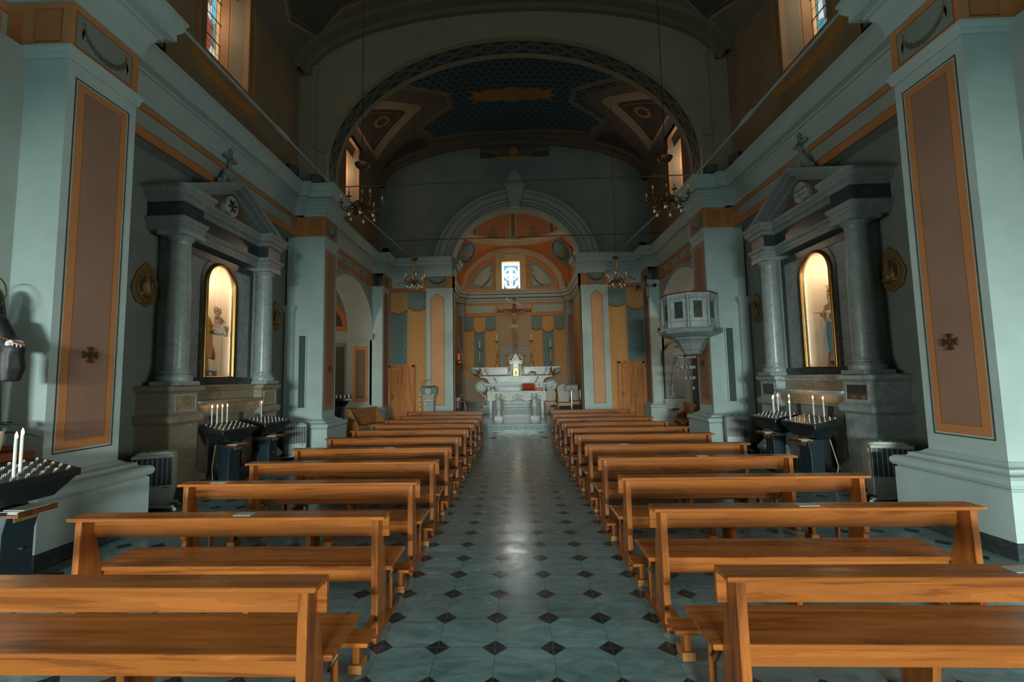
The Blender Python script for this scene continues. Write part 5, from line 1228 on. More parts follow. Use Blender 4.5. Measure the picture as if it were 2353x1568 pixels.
def statue_right():
    z0 = 1.84; t = thing('madonna_statue', 'crowned lady statue in rose gown and blue mantle holding a child, right altar niche', 'statue', (5.76, YA[1]+.10, z0))
    m = MB(); robe(m, [(0, 0, .0, .17, .19, .12), (0, 0, .05, .15, .17, .1), (0, 0, .12, .11, .13, .05)], folds=5); m.build('base', 'stone_base', t)
    m = MB(); robe(m, [(0, 0, .10, .15, .16, .09), (0, 0, .3, .13, .145, .09), (0, 0, .6, .12, .135, .07), (0, 0, .85, .105, .12, .05), (0, 0, 1.0, .11, .13, .04), (0, 0, 1.12, .10, .14, .03), (0, 0, 1.19, .05, .06, 0)]); m.build('gown', 'rose_robe', t)
    m = MB(); robe(m, [(.0, 0, .26, .14, .17, .12), (.0, .02, .45, .15, .18, .12), (.0, .02, .68, .15, .17, .10), (.01, .01, .84, .13, .15, .07), (.02, 0, .90, .10, .12, .05)], folds=6, ph=1.); m.build('mantle', 'blue_robe', t)
    m = MB(); robe(m, [(-.0, 0, .80, .14, .15, .1), (-.01, 0, .86, .15, .16, .1), (-.0, 0, .92, .12, .14, .06)], folds=7); m.build('sash', 'loin', t)
    m = MB(); limb(m, [(0, .15, 1.09), (-.05, .21, .95), (-.14, .13, .97)], [.055, .05, .035]); limb(m, [(0, -.15, 1.09), (-.06, -.2, .93), (-.16, -.1, .90)], [.055, .05, .035]); remesh(m.build('sleeve', 'rose_robe', t), .012)
    m = MB(); hand(m, (-.14, .15, .99), (-.6, .6, .05), (0, 0, 1), .13, .2); remesh(m.build('hand', 'skin_pale', t), .005, 1)
    m = MB(); hand(m, (-.16, -.1, .90), (-.3, .8, 0), (0, 0, 1), .13, .6); remesh(m.build('hand', 'skin_pale', t), .005, 1)
    hd = head(t, (-.02, .02, 1.31), .185, (-1, .15, -.15), 'skin_pale', 'hair_brown')
    m = MB()
    for k in range(9): a = pi*k/8; m.ball((.02, .02+.085*cos(a), 1.33+.075*sin(a)), .045, 10, 8)
    for g in (-1, 1): limb(m, [(.02, .02+g*.09, 1.32), (.03, .02+g*.10, 1.2), (.02, g*.13, 1.08)], [.04, .04, .05])
    m.ball((.06, .02, 1.28), (.06, .10, .12), 12, 8); remesh(m.build('veil', 'loin', hd), .01)
    m = MB(); m.lathe([(.062, 0), (.066, .02), (.060, .03)], (-.01, .02, 1.405), 20)
    for k in range(9):
        a = 2*pi*k/9; c = V(-.01+.062*cos(a), .02+.062*sin(a), 1.42); m.tube([c, c+V(.012*cos(a), .012*sin(a), .045)], [.012, .004], 5); m.ball(c+V(.014*cos(a), .014*sin(a), .055), .010, 8, 6)
    m.build('crown', 'gold', hd)
    m = MB(); cx_, cy_, cz = -.13, -.12, 1.05
    limb(m, [(cx_, cy_, cz-.06), (cx_, cy_, cz+.07)], [.055, .05]); limb(m, [(cx_, cy_+.05, cz+.07), (cx_-.05, cy_+.1, cz+.03)], [.025, .018]); limb(m, [(cx_, cy_-.05, cz+.07), (cx_-.06, cy_-.06, cz+.09)], [.025, .018])
    limb(m, [(cx_, cy_+.03, cz-.07), (cx_-.10, cy_+.03, cz-.09), (cx_-.10, cy_+.03, cz-.2)], [.04, .035, .02]); limb(m, [(cx_, cy_-.03, cz-.07), (cx_-.10, cy_-.03, cz-.09), (cx_-.10, cy_-.03, cz-.2)], [.04, .035, .02])
    b = remesh(m.build('child_body', 'loin', t), .008, 3); head(b, (cx_-.01, cy_, cz+.175), .12, (-1, .2, 0), 'skin_pale', 'mustard', 'child_head')
    m = MB(); m.lathe([(.04, 0), (.043, .014), (.04, .02)], (cx_, cy_, cz+.235), 16)
    for k in range(7): a = 2*pi*k/7; m.tube([(cx_+.04*cos(a), cy_+.04*sin(a), cz+.25), (cx_+.048*cos(a), cy_+.048*sin(a), cz+.28)], [.009, .003], 5)
    m.build('crown', 'gold', b)
    m = MB()
    bead = [(-.17+.0*i, .10+.045*cos(2*pi*i/22), .90+.08*sin(2*pi*i/22)) for i in range(22)]+[(-.17, .10, .80-.028*i) for i in range(12)]
    for p in bead: m.ball(p, .007, 6, 5)
    m.build('rosary', 'pot_white', t)
statue_right()
# --- nun saint at the left pillar, only her right side is in the picture
def statue_nun():
    t = thing('nun_statue', 'life size nun statue in black and white habit with ring halo, at the left edge', 'statue', (-4.915, 4.0, 1.12))
    m = MB(); m.box(-.22, .22, -.17, .17, .0, .05); m.build('base', 'dark_wood', t, bev=.01)
    m = MB(); robe(m, [(0, 0, .04, .20, .19, .07), (0, 0, .3, .18, .175, .07), (0, 0, .7, .165, .16, .05), (0, 0, .95, .165, .155, .03), (0, 0, 1.15, .19, .15, .02), (0, 0, 1.24, .15, .12, 0), (0, 0, 1.29, .07, .07, 0)], folds=8); m.build('habit', 'nun_black', t)
    m = MB(); robe(m, [(.02, -.03, .10, .17, .13, .06), (.02, -.03, .5, .165, .14, .05), (.02, -.03, .88, .17, .14, .03)], folds=6, ph=2.); m.build('white_tunic', 'nun_white', t)
    m = MB(); limb(m, [(.19, 0, 1.18), (.29, -.0, 1.0), (.385, -.03, .93)], [.07, .075, .08]); limb(m, [(-.17, 0, 1.18), (-.2, -.02, .98), (-.14, -.16, .9)], [.065, .055, .07])
    robe(m, [(.36, -.02, .64, .06, .07, .08), (.37, -.02, .76, .085, .09, .06), (.37, -.03, .90, .08, .08, .03)], folds=4); remesh(m.build('sleeve', 'nun_black', t), .012)
    m = MB(); limb(m, [(.37, -.05, .93), (.40, -.07, .98)], [.05, .035]); hand(m, (.39, -.07, .99), (.8, -.2, .05), (0, 0, -1), .16, .9); remesh(m.build('hand', 'nun_white', t), .005, 1)
    m = MB(); robe(m, [(.03, -.01, .95, .265, .19, .04), (.03, 0, 1.02, .26, .185, .03), (.02, 0, 1.15, .235, .165, .02), (0, 0, 1.25, .165, .13, 0), (0, 0, 1.31, .08, .08, 0)], folds=7, ph=.5); m.build('cape', 'nun_white', t)
    m = MB(); hand(m, (-.14, -.18, .9), (.8, -.4, .1), (0, 0, -1), .15, .8); remesh(m.build('hand', 'skin_pale', t), .005, 1)
    m = MB(); m.tube([(.33, -.10, 1.04), (.60, -.12, .95)], .009, 8); m.build('pen', 'dark_wood', t)
    hd = head(t, (.0, -.04, 1.42), .20, (.25, -1, -.1), 'skin_pale', 'nun_black')
    m = MB()
    for k in range(11): a = pi*k/10; m.ball((.09*cos(a), .02, 1.43+.085*sin(a)), .042, 10, 8)
    for g in (-1, 1): limb(m, [(g*.09, 0, 1.43), (g*.11, -.02, 1.28), (g*.11, -.08, 1.16)], [.038, .045, .045])
    m.ball((0, -.05, 1.22), (.14, .09, .09), 14, 8); remesh(m.build('wimple', 'nun_white', hd), .012)
    m = MB(); m.ball((-.02, .05, 1.465), (.115, .10, .11), 16, 10); limb(m, [(-.02, .08, 1.45), (-.04, .12, 1.25), (-.05, .13, 1.0)], [.10, .11, .12]); remesh(m.build('veil', 'nun_black', hd), .014)
    m = MB(); m.tube([(.17*cos(a), .06, 1.47+.17*sin(a)) for a in [2*pi*i/40 for i in range(40)]], .006, 6, closed=True); m.build('halo', 'bronze', hd)
    p = thing('statue_table', 'dark wooden table carrying the nun statue and a potted plant, left edge', 'table', (-4.86, 3.93, 0))
    MB().box(-.30, .36, -.24, .27, 1.05, 1.12).build('table_top', 'dark_wood', p, bev=.01)
    MB().box(-.30, .32, -.20, .24, .05, 1.05).build('body', 'dark_wood', p, bev=.01)
    MB().box(-.30, .36, -.23, .26, 0, .05).build('foot', 'dark_wood', p, bev=.01)
statue_nun()
# ================================================================== VOTIVE STANDS AND ELECTRIC CANDLES
TW, TD = .84, .42
def make_stand():
    t = thing('votive_candle_stand', 'x', 'candle stand')
    def zt(y): return .95+(y+TD/2)/TD*.10
    m = MB(); h = TW/2; d = TD/2
    m.hexa([(-h*.62, -d*.6, .74), (h*.62, -d*.6, .74), (h*.62, d*.5, .70), (-h*.62, d*.5, .70)], [(-h*.93, -d*.93, .885), (h*.93, -d*.93, .885), (h*.93, d, .95), (-h*.93, d, .95)])
    m.build('cabinet', 'black_paint', t, bev=.006)
    m = MB(); m.hexa([(-h, -d, .885), (h, -d, .885), (h, d, .95), (-h, d, .95)], [(-h, -d, zt(-d)), (h, -d, zt(-d)), (h, d, zt(d)), (-h, d, zt(d))]); tr = m.build('tray', 'black_paint', t, bev=.008)
    first = None
    for r in range(5):
        for c in range(7):
            x = -h+.07+c*(TW-.14)/6; y = -d+.055+r*(TD-.11)/4
            if first is None:
                q = MB(); q.lathe([(.019, -.004), (.019, .012), (.014, .014), (.013, .004), (0, .004)], (0, 0, 0), 12); first = q.build('candle_socket', 'chrome', tr); first.location = (x, y, zt(y)+.001)
            else:
                o = first.copy(); COL.objects.link(o); o.location = (x, y, zt(y)+.001)
    m = MB(); m.box(-.16, .16, -.26, -.02, .655, .675); m.box(-.16, .16, -.265, -.255, .655, .70); sh_ = m.build('leaflet_shelf', 'dark_wood', t)
    m = MB(); m.box(-.13, .13, -.25, -.05, .676, .70); m.box(-.11, .10, -.26, -.08, .70, .708); m.build('leaflet_pile', 'paper', sh_)
    m = MB(); m.prism([(-.15, .70), (.13, .70), (.10, .45), (.10, 0.04), (-.10, 0.04), (-.10, .50)], 'x', -.13, .13); m.build('pedestal', 'blue_black', t, bev=.006)
    m = MB(); m.box(-.18, .18, -.13, .13, 0, .04); m.build('foot', 'black_metal', t, bev=.005)
    m = MB(); m.lathe([(.012, 0), (.014, .006), (.006, .014)], (0, 0, 0), 12); k = m.build('lock_knob', 'chrome', t); k.rotation_euler = (pi/2, 0, 0); k.location = (.03, -.10, .36)
    m = MB(); m.box(-.09, .09, -.158, -.148, .60, .64); m.build('coin_slot', 'old_gold', t)
    return t
st = make_stand()
STANDS = [(-4.28, 3.80, 90, 'large black votive stand at the left edge, nearest the camera'), (-4.89, 7.74, 84, 'black votive stand with four lit candles before the left altar'),
          (-4.89, 8.96, 86, 'black votive stand with one lit candle before the left altar'), (4.62, 8.50, -90, 'black votive stand with four lit candles before the right altar'),
          (4.62, 7.49, -88, 'black votive stand with three lit candles before the right altar'), (-5.35, 13.55, 20, 'far votive stand with one candle inside the left chapel')]
sts = []
for i, (x, y, a, lab) in enumerate(STANDS):
    if i == 0: st.location = (x, y, 0); st.rotation_euler = (0, 0, radians(a)); st['label'] = lab; st['group'] = 'votive candle stands'; sts.append(st)
    else: sts.append(dup(st, (x, y, 0), radians(a), lab, 'votive candle stands'))
sts[-1].location = (-5.35, 13.55, .28)
b_ = thing('stand_riser', 'low dark box under the far votive stand in the left chapel', 'box', (-5.35, 13.55, 0)); MB().box(-.2, .2, -.18, .18, 0, .28).build('body', 'dark_wood', b_)
m = MB(); m.lathe([(.0115, 0), (.0115, .27), (.009, .275), (.0, .277)], (0, 0, 0), 14); cn = m.build('votive_candle', 'candle_wax')
m = MB(); m.lathe([(.009, .274), (.0115, .285), (.010, .30), (.004, .318), (0, .325)], (0, 0, 0), 12); fl = m.build('flame_bulb', 'flame', cn)
def cand(i, c, r, lab, first=[True], h=1.):
    x = -TW/2+.07+c*(TW-.14)/6; y = -TD/2+.055+r*(TD-.11)/4; z = .95+(y+TD/2)/TD*.10+.008
    s_ = sts[i]; a = s_.rotation_euler.z; p = s_.location+Vector((x*cos(a)-y*sin(a), x*sin(a)+y*cos(a), z))
    if first[0]: o = cn; first[0] = False
    else: o = copy_tree(cn)
    o.location = p; o.scale = (1, 1, h); tag(o, lab, 'candle', 'lit electric votive candles')
cand(0, 2, 0, 'lit white votive candle on the nearest left stand, left one of two', h=1.15); cand(0, 3, 1, 'lit white votive candle on the nearest left stand, right one of two', h=1.15)
for k, nm in enumerate(('nearest', 'second', 'third', 'farthest')): cand(1, 1+k, 4, 'lit white candle on the four candle stand left of the aisle, %s of its row' % nm)
cand(2, 3, 4, 'single lit white candle on the stand nearest the left rear cooler')
for c, r, nm in ((2, 4, 'rearmost left'), (3, 2, 'front'), (2, 3, 'middle left'), (5, 4, 'standing apart at right')): cand(3, c, r, 'lit white candle on the four candle stand right of the aisle, %s' % nm)
for c, r, nm in ((1, 0, 'leftmost and lowest'), (2, 4, 'middle'), (4, 4, 'rightmost')): cand(4, c, r, 'lit white candle on the three candle right stand, %s' % nm)
cand(5, 2, 3, 'single lit candle far inside the left chapel')
for x, y in ((-5.2, 8.0), (4.85, 8.3)): point('candle_glow', (x, y, 1.34), 1.3, (1, .5, .2), .12)
point('candle_glow', (-4.25, 3.75, 1.36), 1.5, (1, .5, .2), .10)
for i, (pts, lab) in enumerate((([(-5.0, 7.55, .72), (-5.02, 7.5, .35), (-4.98, 7.48, .02), (-4.8, 7.3, .006)], 'pale cable hanging behind the four candle left stand'), ([(-5.0, 9.3, .72), (-4.98, 9.35, .35), (-5.0, 9.5, .01), (-4.9, 9.9, .006)], 'pale cable hanging behind the single candle left stand'),
    ([(4.72, 7.2, .72), (4.75, 7.1, .35), (4.72, 7.15, .02), (4.5, 7.5, .006)], 'pale cable hanging behind the three candle right stand'), ([(4.74, 8.05, .72), (4.76, 8.1, .35), (4.74, 8.15, .02), (4.5, 8.6, .006)], 'pale cable hanging behind the four candle right stand'))):
    m = MB(); m.tube(pts, .007, 6); tag(m.build('power_cable', 'cable'), lab, 'cable', 'stand cables')

# ================================================================== AIR COOLERS
def make_cooler():
    t = thing('air_cooler', 'x', 'air cooler')       # front faces -y
    m = MB(); W_, D_ = .245, .17
    prof = [(.10, .86), (.16, .90), (.30, .97), (.55, 1.0), (.70, 1.0), (.755, .96), (.785, .86), (.80, .70)]
    vs = []; n_ = 28
    for z, k in prof:
        for i in range(n_):
            a = 2*pi*i/n_; c_, s_ = cos(a), sin(a); e = .35
            vs.append((W_*k*math.copysign(abs(c_)**e, c_), (D_*(.72+.28*k))*math.copysign(abs(s_)**e, s_)*(1 if z < .75 else .85), z))
    fs = [(j*n_+i, j*n_+(i+1) % n_, (j+1)*n_+(i+1) % n_, (j+1)*n_+i) for j in range(len(prof)-1) for i in range(n_)]+[tuple(range(n_-1, -1, -1)), tuple((len(prof)-1)*n_+i for i in range(n_))]
    m.add(vs, fs, True); m.build('body', 'cooler_cream', t)
    m = MB(); m.box(-.225, .225, -.185, -.15, .36, .72); g = m.build('grille', 'grille', t, bev=.004)
    m = MB()
    for i in range(9): x = -.222+i*.0555; m.box(x-.004, x+.004, -.192, -.182, .36, .72)
    for i in range(22): z = .37+i*.0162; m.box(-.222, .222, -.1875, -.183, z, z+.002)
    m.build('grille_bar', 'cooler_grey', g)
    MB().box(-.235, .235, -.19, -.14, .72, .765).build('top_cover', 'cooler_grey', t, bev=.012); MB().box(-.23, .23, -.185, -.14, .12, .36).build('tank_cover', 'cooler_grey', t, bev=.012)
    m = MB(); m.ball((.15, -.187, .33), (.04, .006, .007), 12, 6); m.build('badge', 'blue_plastic', t)
    for x in (-.07, .05):
        m = MB(); m.lathe([(.02, .79), (.024, .80), (.022, .815), (0, .82)], (x, -.03, 0), 14); m.build('knob', 'blue_plastic', t)
    m = MB()
    for y in (-.17, .12): m.prism([(-.27, .05), (-.25, .085), (0, .115), (.25, .085), (.27, .05), (.2, .05), (0, .08), (-.2, .05)], 'y', y-.035, y+.035)
    m.build('foot', 'cooler_grey', t, bev=.006)
    for x in (-.26, .26):
        for y in (-.17, .12): m = MB(); m.ball((x, y, .027), (.027, .02, .027), 12, 8); m.build('castor', 'white_plastic', t)
    return t
ck = make_cooler(); ck.location = (-4.98, 6.25, 0); ck.rotation_euler = (0, 0, radians(28)); ck['label'] = 'cream air cooler beside the nearest left pillar plinth'; ck['group'] = 'air coolers'
dup(ck, (4.93, 6.42, 0), radians(-18), 'cream air cooler beside the nearest right pillar plinth', 'air coolers')
dup(ck, (-5.05, 10.38, 0), radians(30), 'small looking cream air cooler before the middle left pillar', 'air coolers')
dup(ck, (4.98, 10.72, 0), radians(-16), 'small looking cream air cooler before the middle right pillar', 'air coolers')

# ================================================================== WALL THINGS
def make_relief():
    t = thing('relief_plaque', 'x', 'relief')    # faces +x, centre at origin
    def outl(k, n=40):
        P = []
        for i in range(n):
            a = 2*pi*i/n; r = .265*(1+.035*sin(8*a+1)); x = r*cos(a); z = r*sin(a)*1.02-.06
            if z > .02: x *= 1-.75*max(0, (z-.02)/.40)*.9; z = .02+(z-.02)*1.72
            P.append((x*k, z*k))
        return P
    m = MB(); m.prism(outl(1.), 'x', 0, .035); m.build('frame', 'old_gold', t, bev=.012)
    m = MB(); m.prism([(x*.80+.0, z*.72-.03) for x, z in scal(0, 0, .22, .25, 28)], 'x', .03, .040); m.build('dark_field', 'vault_dark', t)
    m = MB(); m.tube([(.042, y*.80, z*.72-.03) for y, z in scal(0, 0, .235, .27, 30)], .018, 8, closed=True)
    limb(m, [V(.05, -.02, .11), V(.05, -.03, .02), V(.045, .0, -.10)], [.035, .055, .07]); limb(m, [V(.05, .07, .0), V(.05, .09, -.07), V(.045, .06, -.14)], [.026, .042, .05]); m.ball((.055, -.02, .155), .026, 10, 8); m.ball((.055, .075, .035), .022, 10, 8)
    limb(m, [V(.055, -.05, .06), V(.055, -.10, -.02), V(.05, -.07, -.1)], [.018, .016, .03]); limb(m, [V(.05, -.10, -.14), V(.055, .1, -.15)], [.035, .04])
    for k in range(5): a = k/4*pi; m.tube([(.04, .06*cos(a), -.22-.05*sin(a)), (.05, .10*cos(a), -.24-.06*sin(a))], .012, 6)
    remesh(m.build('relief_figures', 'old_gold', t), .007, 1)
    return t
rl = make_relief(); rl.location = (-RX, 6.72, 3.24); rl['label'] = 'gilt oval relief on the left wall, nearest the camera'; rl['group'] = 'gilt wall reliefs'
dup(rl, (-RX, 10.52, 3.28), 0, 'gilt oval relief on the left wall beside the middle pillar', 'gilt wall reliefs')
dup(rl, (RX, 6.95, 3.24), pi, 'gilt oval relief on the right wall, nearest the camera', 'gilt wall reliefs')
dup(rl, (RX, 10.78, 3.26), pi, 'gilt oval relief on the right wall beside the middle pillar', 'gilt wall reliefs')
def make_cross():
    m = MB(); P = []
    for k in range(4):
        c_, s_ = [(1, 0), (0, 1), (-1, 0), (0, -1)][k]
        for a, b_ in ((.018, -.018), (.05, -.022), (.085, -.045), (.09, .0), (.085, .045), (.05, .022), (.018, .018)): P.append((a*c_-b_*s_, a*s_+b_*c_))
    m.prism(P, 'x', 0, .016); m.ball((.014, 0, 0), (.008, .012, .012), 10, 6); return m.build('wall_cross', 'bronze', bev=.003)
wc_ = make_cross(); wc_.location = (-PX+.006, 4.88, 2.05); tag(wc_, 'small bronze flared cross on the nearest left pillar', 'cross', 'consecration crosses')
for x, y, z, a, lab in ((PX-.006, 5.10, 2.03, pi, 'small bronze flared cross on the nearest right pillar'), (-PX+.006, 11.40, 2.05, 0, 'small bronze flared cross on the middle left pillar'), (PX-.006, 11.66, 2.05, pi, 'small bronze flared cross on the middle right pillar')):
    o = wc_.copy(); COL.objects.link(o); o.location = (x, y, z); o.rotation_euler = (0, 0, a); o['label'] = lab
def speaker(x, y, lab):
    t = thing('column_speaker', lab, 'speaker', (x, y, 1.10), 0, 'column speakers')
    MB().box(-.085, .085, -.09, 0, 0, 1.76).build('case', 'white_plastic', t, bev=.006); m = MB(); m.box(-.078, .078, -.097, -.088, .01, 1.75); m.build('grille', 'speaker_grey', t)
speaker(-5.17, MID[-1][0]-.003, 'tall narrow dark speaker on the middle left pillar'); speaker(5.12, MID[1][0]-.003, 'tall narrow dark speaker on the middle right pillar')
def make_flood():
    t = thing('floodlight', 'x', 'floodlight')
    m = MB(); m.box(-.14, .14, -.05, .03, .06, .26); m.build('case', 'black_metal', t, bev=.008); m = MB(); m.box(-.12, .12, -.056, -.049, .08, .24); m.build('lens', 'speaker_grey', t)
    m = MB(); m.box(-.16, -.145, -.02, .0, 0, .18); m.box(.145, .16, -.02, 0, 0, .18); m.box(-.16, .16, -.02, .0, 0, .012); m.build('bracket', 'black_metal', t); return t
fl_ = make_flood(); first = True
for x, y, a, lab in ((-5.2, 6.1, 60, 'black floodlight on the left cornice, nearest the camera'), (-5.2, 10.3, 60, 'black floodlight on the left cornice beside the arch'), (5.2, 6.3, -60, 'black floodlight on the right cornice, nearest the camera'),
    (5.2, 10.45, -60, 'black floodlight on the right cornice beside the arch'), (-4.95, 17.2, 160, 'black floodlight on the far left cornice corner'), (4.95, 17.3, 200, 'black floodlight on the far right cornice corner'),
    (-4.85, 10.86, 20, 'black floodlight on top of the middle left pillar'), (4.85, 11.0, -20, 'black floodlight on top of the middle right pillar')):
    lc = (x, y, 6.59)
    if first: fl_.location = lc; fl_.rotation_euler = (0, 0, radians(a)); fl_['label'] = lab; fl_['group'] = 'cornice floodlights'; first = False
    else: dup(fl_, lc, radians(a), lab, 'cornice floodlights')
# tie rods
def rod(pts, r, lab, knob=None, mat='rod_paint'):
    m = MB(); m.tube(pts, r, 8); 
    o = m.build('tie_rod', mat); tag(o, lab, 'rod', 'iron tie rods')
    if knob: m = MB(); m.tube(knob, r*1.9, 8); m.build('turnbuckle', 'rod_paint', o)
for s, lab in ((-1, 'left'), (1, 'right')):
    n1 = NEAR[s][1]; rod([(s*4.52, n1+.15, 6.62), (s*4.50, MID[s][0]-.1, 6.62)], .026, 'pale tie rod running along the %s cornice from the near pillar' % lab, [(s*4.512, 8.3, 6.62), (s*4.51, 8.7, 6.62)])
    rod([(s*4.5, MID[s][1]+.15, 6.64), (s*4.15, 17.2, 6.66)], .022, 'pale tie rod along the %s cornice beyond the big arch' % lab)
rod([(-4.7, DY1-.1, 6.95), (4.7, DY1-.1, 6.98)], .016, 'thin horizontal tie rod across the big arch', None, 'old_rod')
rod([(-5.4, 16.6, 6.95), (5.4, 16.6, 6.98)], .018, 'thin horizontal tie rod before the presbytery wall', [(-.3, 16.6, 6.965), (.1, 16.6, 6.965)], 'old_rod')

# ================================================================== PULPIT
def pulpit():
    t = thing('pulpit', 'octagonal white and black marble pulpit on the middle right pillar', 'pulpit', (4.33, 11.45, 2.15))
    def octo(r, z, off=pi/8): return [(r*cos(off+i*pi/4), r*sin(off+i*pi/4), z) for i in range(8)]
    def stack(m, secs):
        vs = []; 
        for r, z in secs: vs += octo(r, z)
        m.add(vs, [(j*8+i, j*8+(i+1) % 8, (j+1)*8+(i+1) % 8, (j+1)*8+i) for j in range(len(secs)-1) for i in range(8)]+[tuple(range(7, -1, -1)), tuple((len(secs)-1)*8+i for i in range(8))])
    m = MB(); stack(m, [(.58, .72), (.64, .73), (.64, .86), (.60, .88), (.60, 1.42), (.63, 1.44), (.66, 1.50), (.66, 1.54)]); m.build('body', 'marble_white', t)
    m = MB(); stack(m, [(.67, 1.54), (.68, 1.57), (.66, 1.575)]); m.build('top_rail', 'cross_wood', t)
    m = MB(); stack(m, [(.50, .50), (.55, .52), (.68, .58), (.72, .60), (.74, .68), (.72, .72), (.60, .725)]); m.build('base_moulding', 'marble_grey', t)
    m = MB(); m.x = Matrix.Translation((.03, 0, 0)); stack(m, [(.20, .10), (.22, .13), (.24, .18), (.28, .22), (.34, .36), (.42, .44), (.47, .46), (.48, .50)]); m.build('corbel', 'marble_grey', t)
    for i in range(8):
        a = pi/8+i*pi/4; m = MB(); c = (.625*cos(a), .625*sin(a), 0)
        m.lathe([(.05, .73), (.05, .84), (.036, .85), (.036, 1.38), (.045, 1.40), (.05, 1.44), (.05, 1.5)], c, 12); m.build('colonnette', 'marble_grey', t)
    for i in range(8):
        a = i*pi/4; ap = .60*cos(pi/8); m = MB(); m.x = Matrix.Rotation(a, 4, 'Z'); m.box(ap-.01, ap+.006, -.10, .10, .95, 1.35); m.build('dark_panel', 'marble_black', t, bev=.002)
    stp = []
    for k, (x0, z) in enumerate(((4.27, 2.55), (4.28, 2.27), (4.38, 1.99), (4.52, 1.71), (4.72, 1.43))):
        m = MB(); m.box(x0, 5.0, 12.15+.10*k, 12.50+.12*k, z-.05, z); m.box(x0+.02, 5.0, 12.17+.10*k, 12.48+.12*k, z-.075, z-.05); o = m.build('stair_tread', 'marble_white', t); o.location = (-4.33, -11.45, -2.15)
    m = MB(); 
    for k in range(4): x = 4.45+.12*k; m.tube([(x, 12.2+.12*k, 2.55-.27*k), (x, 12.2+.12*k, 1.9-.27*k)], .018, 6)
    o = m.build('railing', 'black_metal', t); o.location = (-4.33, -11.45, -2.15)
pulpit()
t = thing('wall_monument', 'tall grey marble relief slab inside the right chapel under the pulpit stairs', 'monument', (5.82, 17.06, .95))
m = MB(); m.prism([(-.38, 0), (.38, 0), (.38, 1.72), (.30, 1.80)]+arc(0, 1.78, .28, .22, 0, pi, 10)+[(-.30, 1.80), (-.38, 1.72)], 'y', -.10, .03); m.build('slab', 'marble_grey', t, bev=.01)
m = MB(); robe(m, [(-.0, -.08, .08, .26, .06, .12), (0, -.08, .6, .2, .07, .12), (.02, -.08, 1.1, .13, .07, .1), (.03, -.08, 1.3, .10, .06, .06), (.03, -.08, 1.36, .04, .04, 0)], folds=12); m.ball((.03, -.10, 1.46), .07, 12, 8); m.build('relief_figure', 'marble_grey', t)
m = MB(); m.box(-.42, .42, -.14, .03, -.38, -.02)
for k in range(5): m.box(-.30, .30-.05*(k % 2), -.143, -.139, -.11-.05*k, -.10-.05*k)
m.build('inscription_base', 'marble_white', t, bev=.008)
# processional crucifix on the far right pilaster
t = thing('processional_crucifix', 'dark processional crucifix mounted on the far right corner pilaster', 'crucifix', (4.92, 17.0, 4.4))
m = MB(); m.tube([(0, 0, 0), (-.02, 0, 1.0)], .022, 8); m.tube([(-.30, 0, .66), (.28, .0, .72)], .02, 8)
for x, z in ((-.32, .655), (.30, .725), (-.02, 1.03)):
    m.ball((x, 0, z), (.05, .025, .05), 10, 8)
    for a in (0, pi/2, pi, 3*pi/2): m.ball((x+.05*cos(a), 0, z+.05*sin(a)), (.03, .02, .03), 8, 6)
for a in (pi/4, 3*pi/4, 5*pi/4, 7*pi/4): m.tube([(-.01, 0, .69), (-.01+.13*cos(a), 0, .69+.13*sin(a))], [.02, .003], 6)
m.build('cross', 'black_metal', t)
m = MB(); limb(m, [V(-.01, -.04, .66), V(-.01, -.04, .50), V(0, -.05, .38), V(0, -.04, .25)], [.03, .028, .026, .014]); limb(m, [V(-.2, -.03, .68), V(-.01, -.04, .65), V(.19, -.03, .72)], [.010, .018, .010]); m.ball((-.02, -.05, .71), .025, 10, 8); remesh(m.build('corpus', 'corpus', t), .007, 1)
m = MB(); m.box(-.02, .02, -.01, .16, .30, .34); m.box(.0, .14, .12, .16, .30, .34); m.build('wall_bracket', 'black_metal', t)

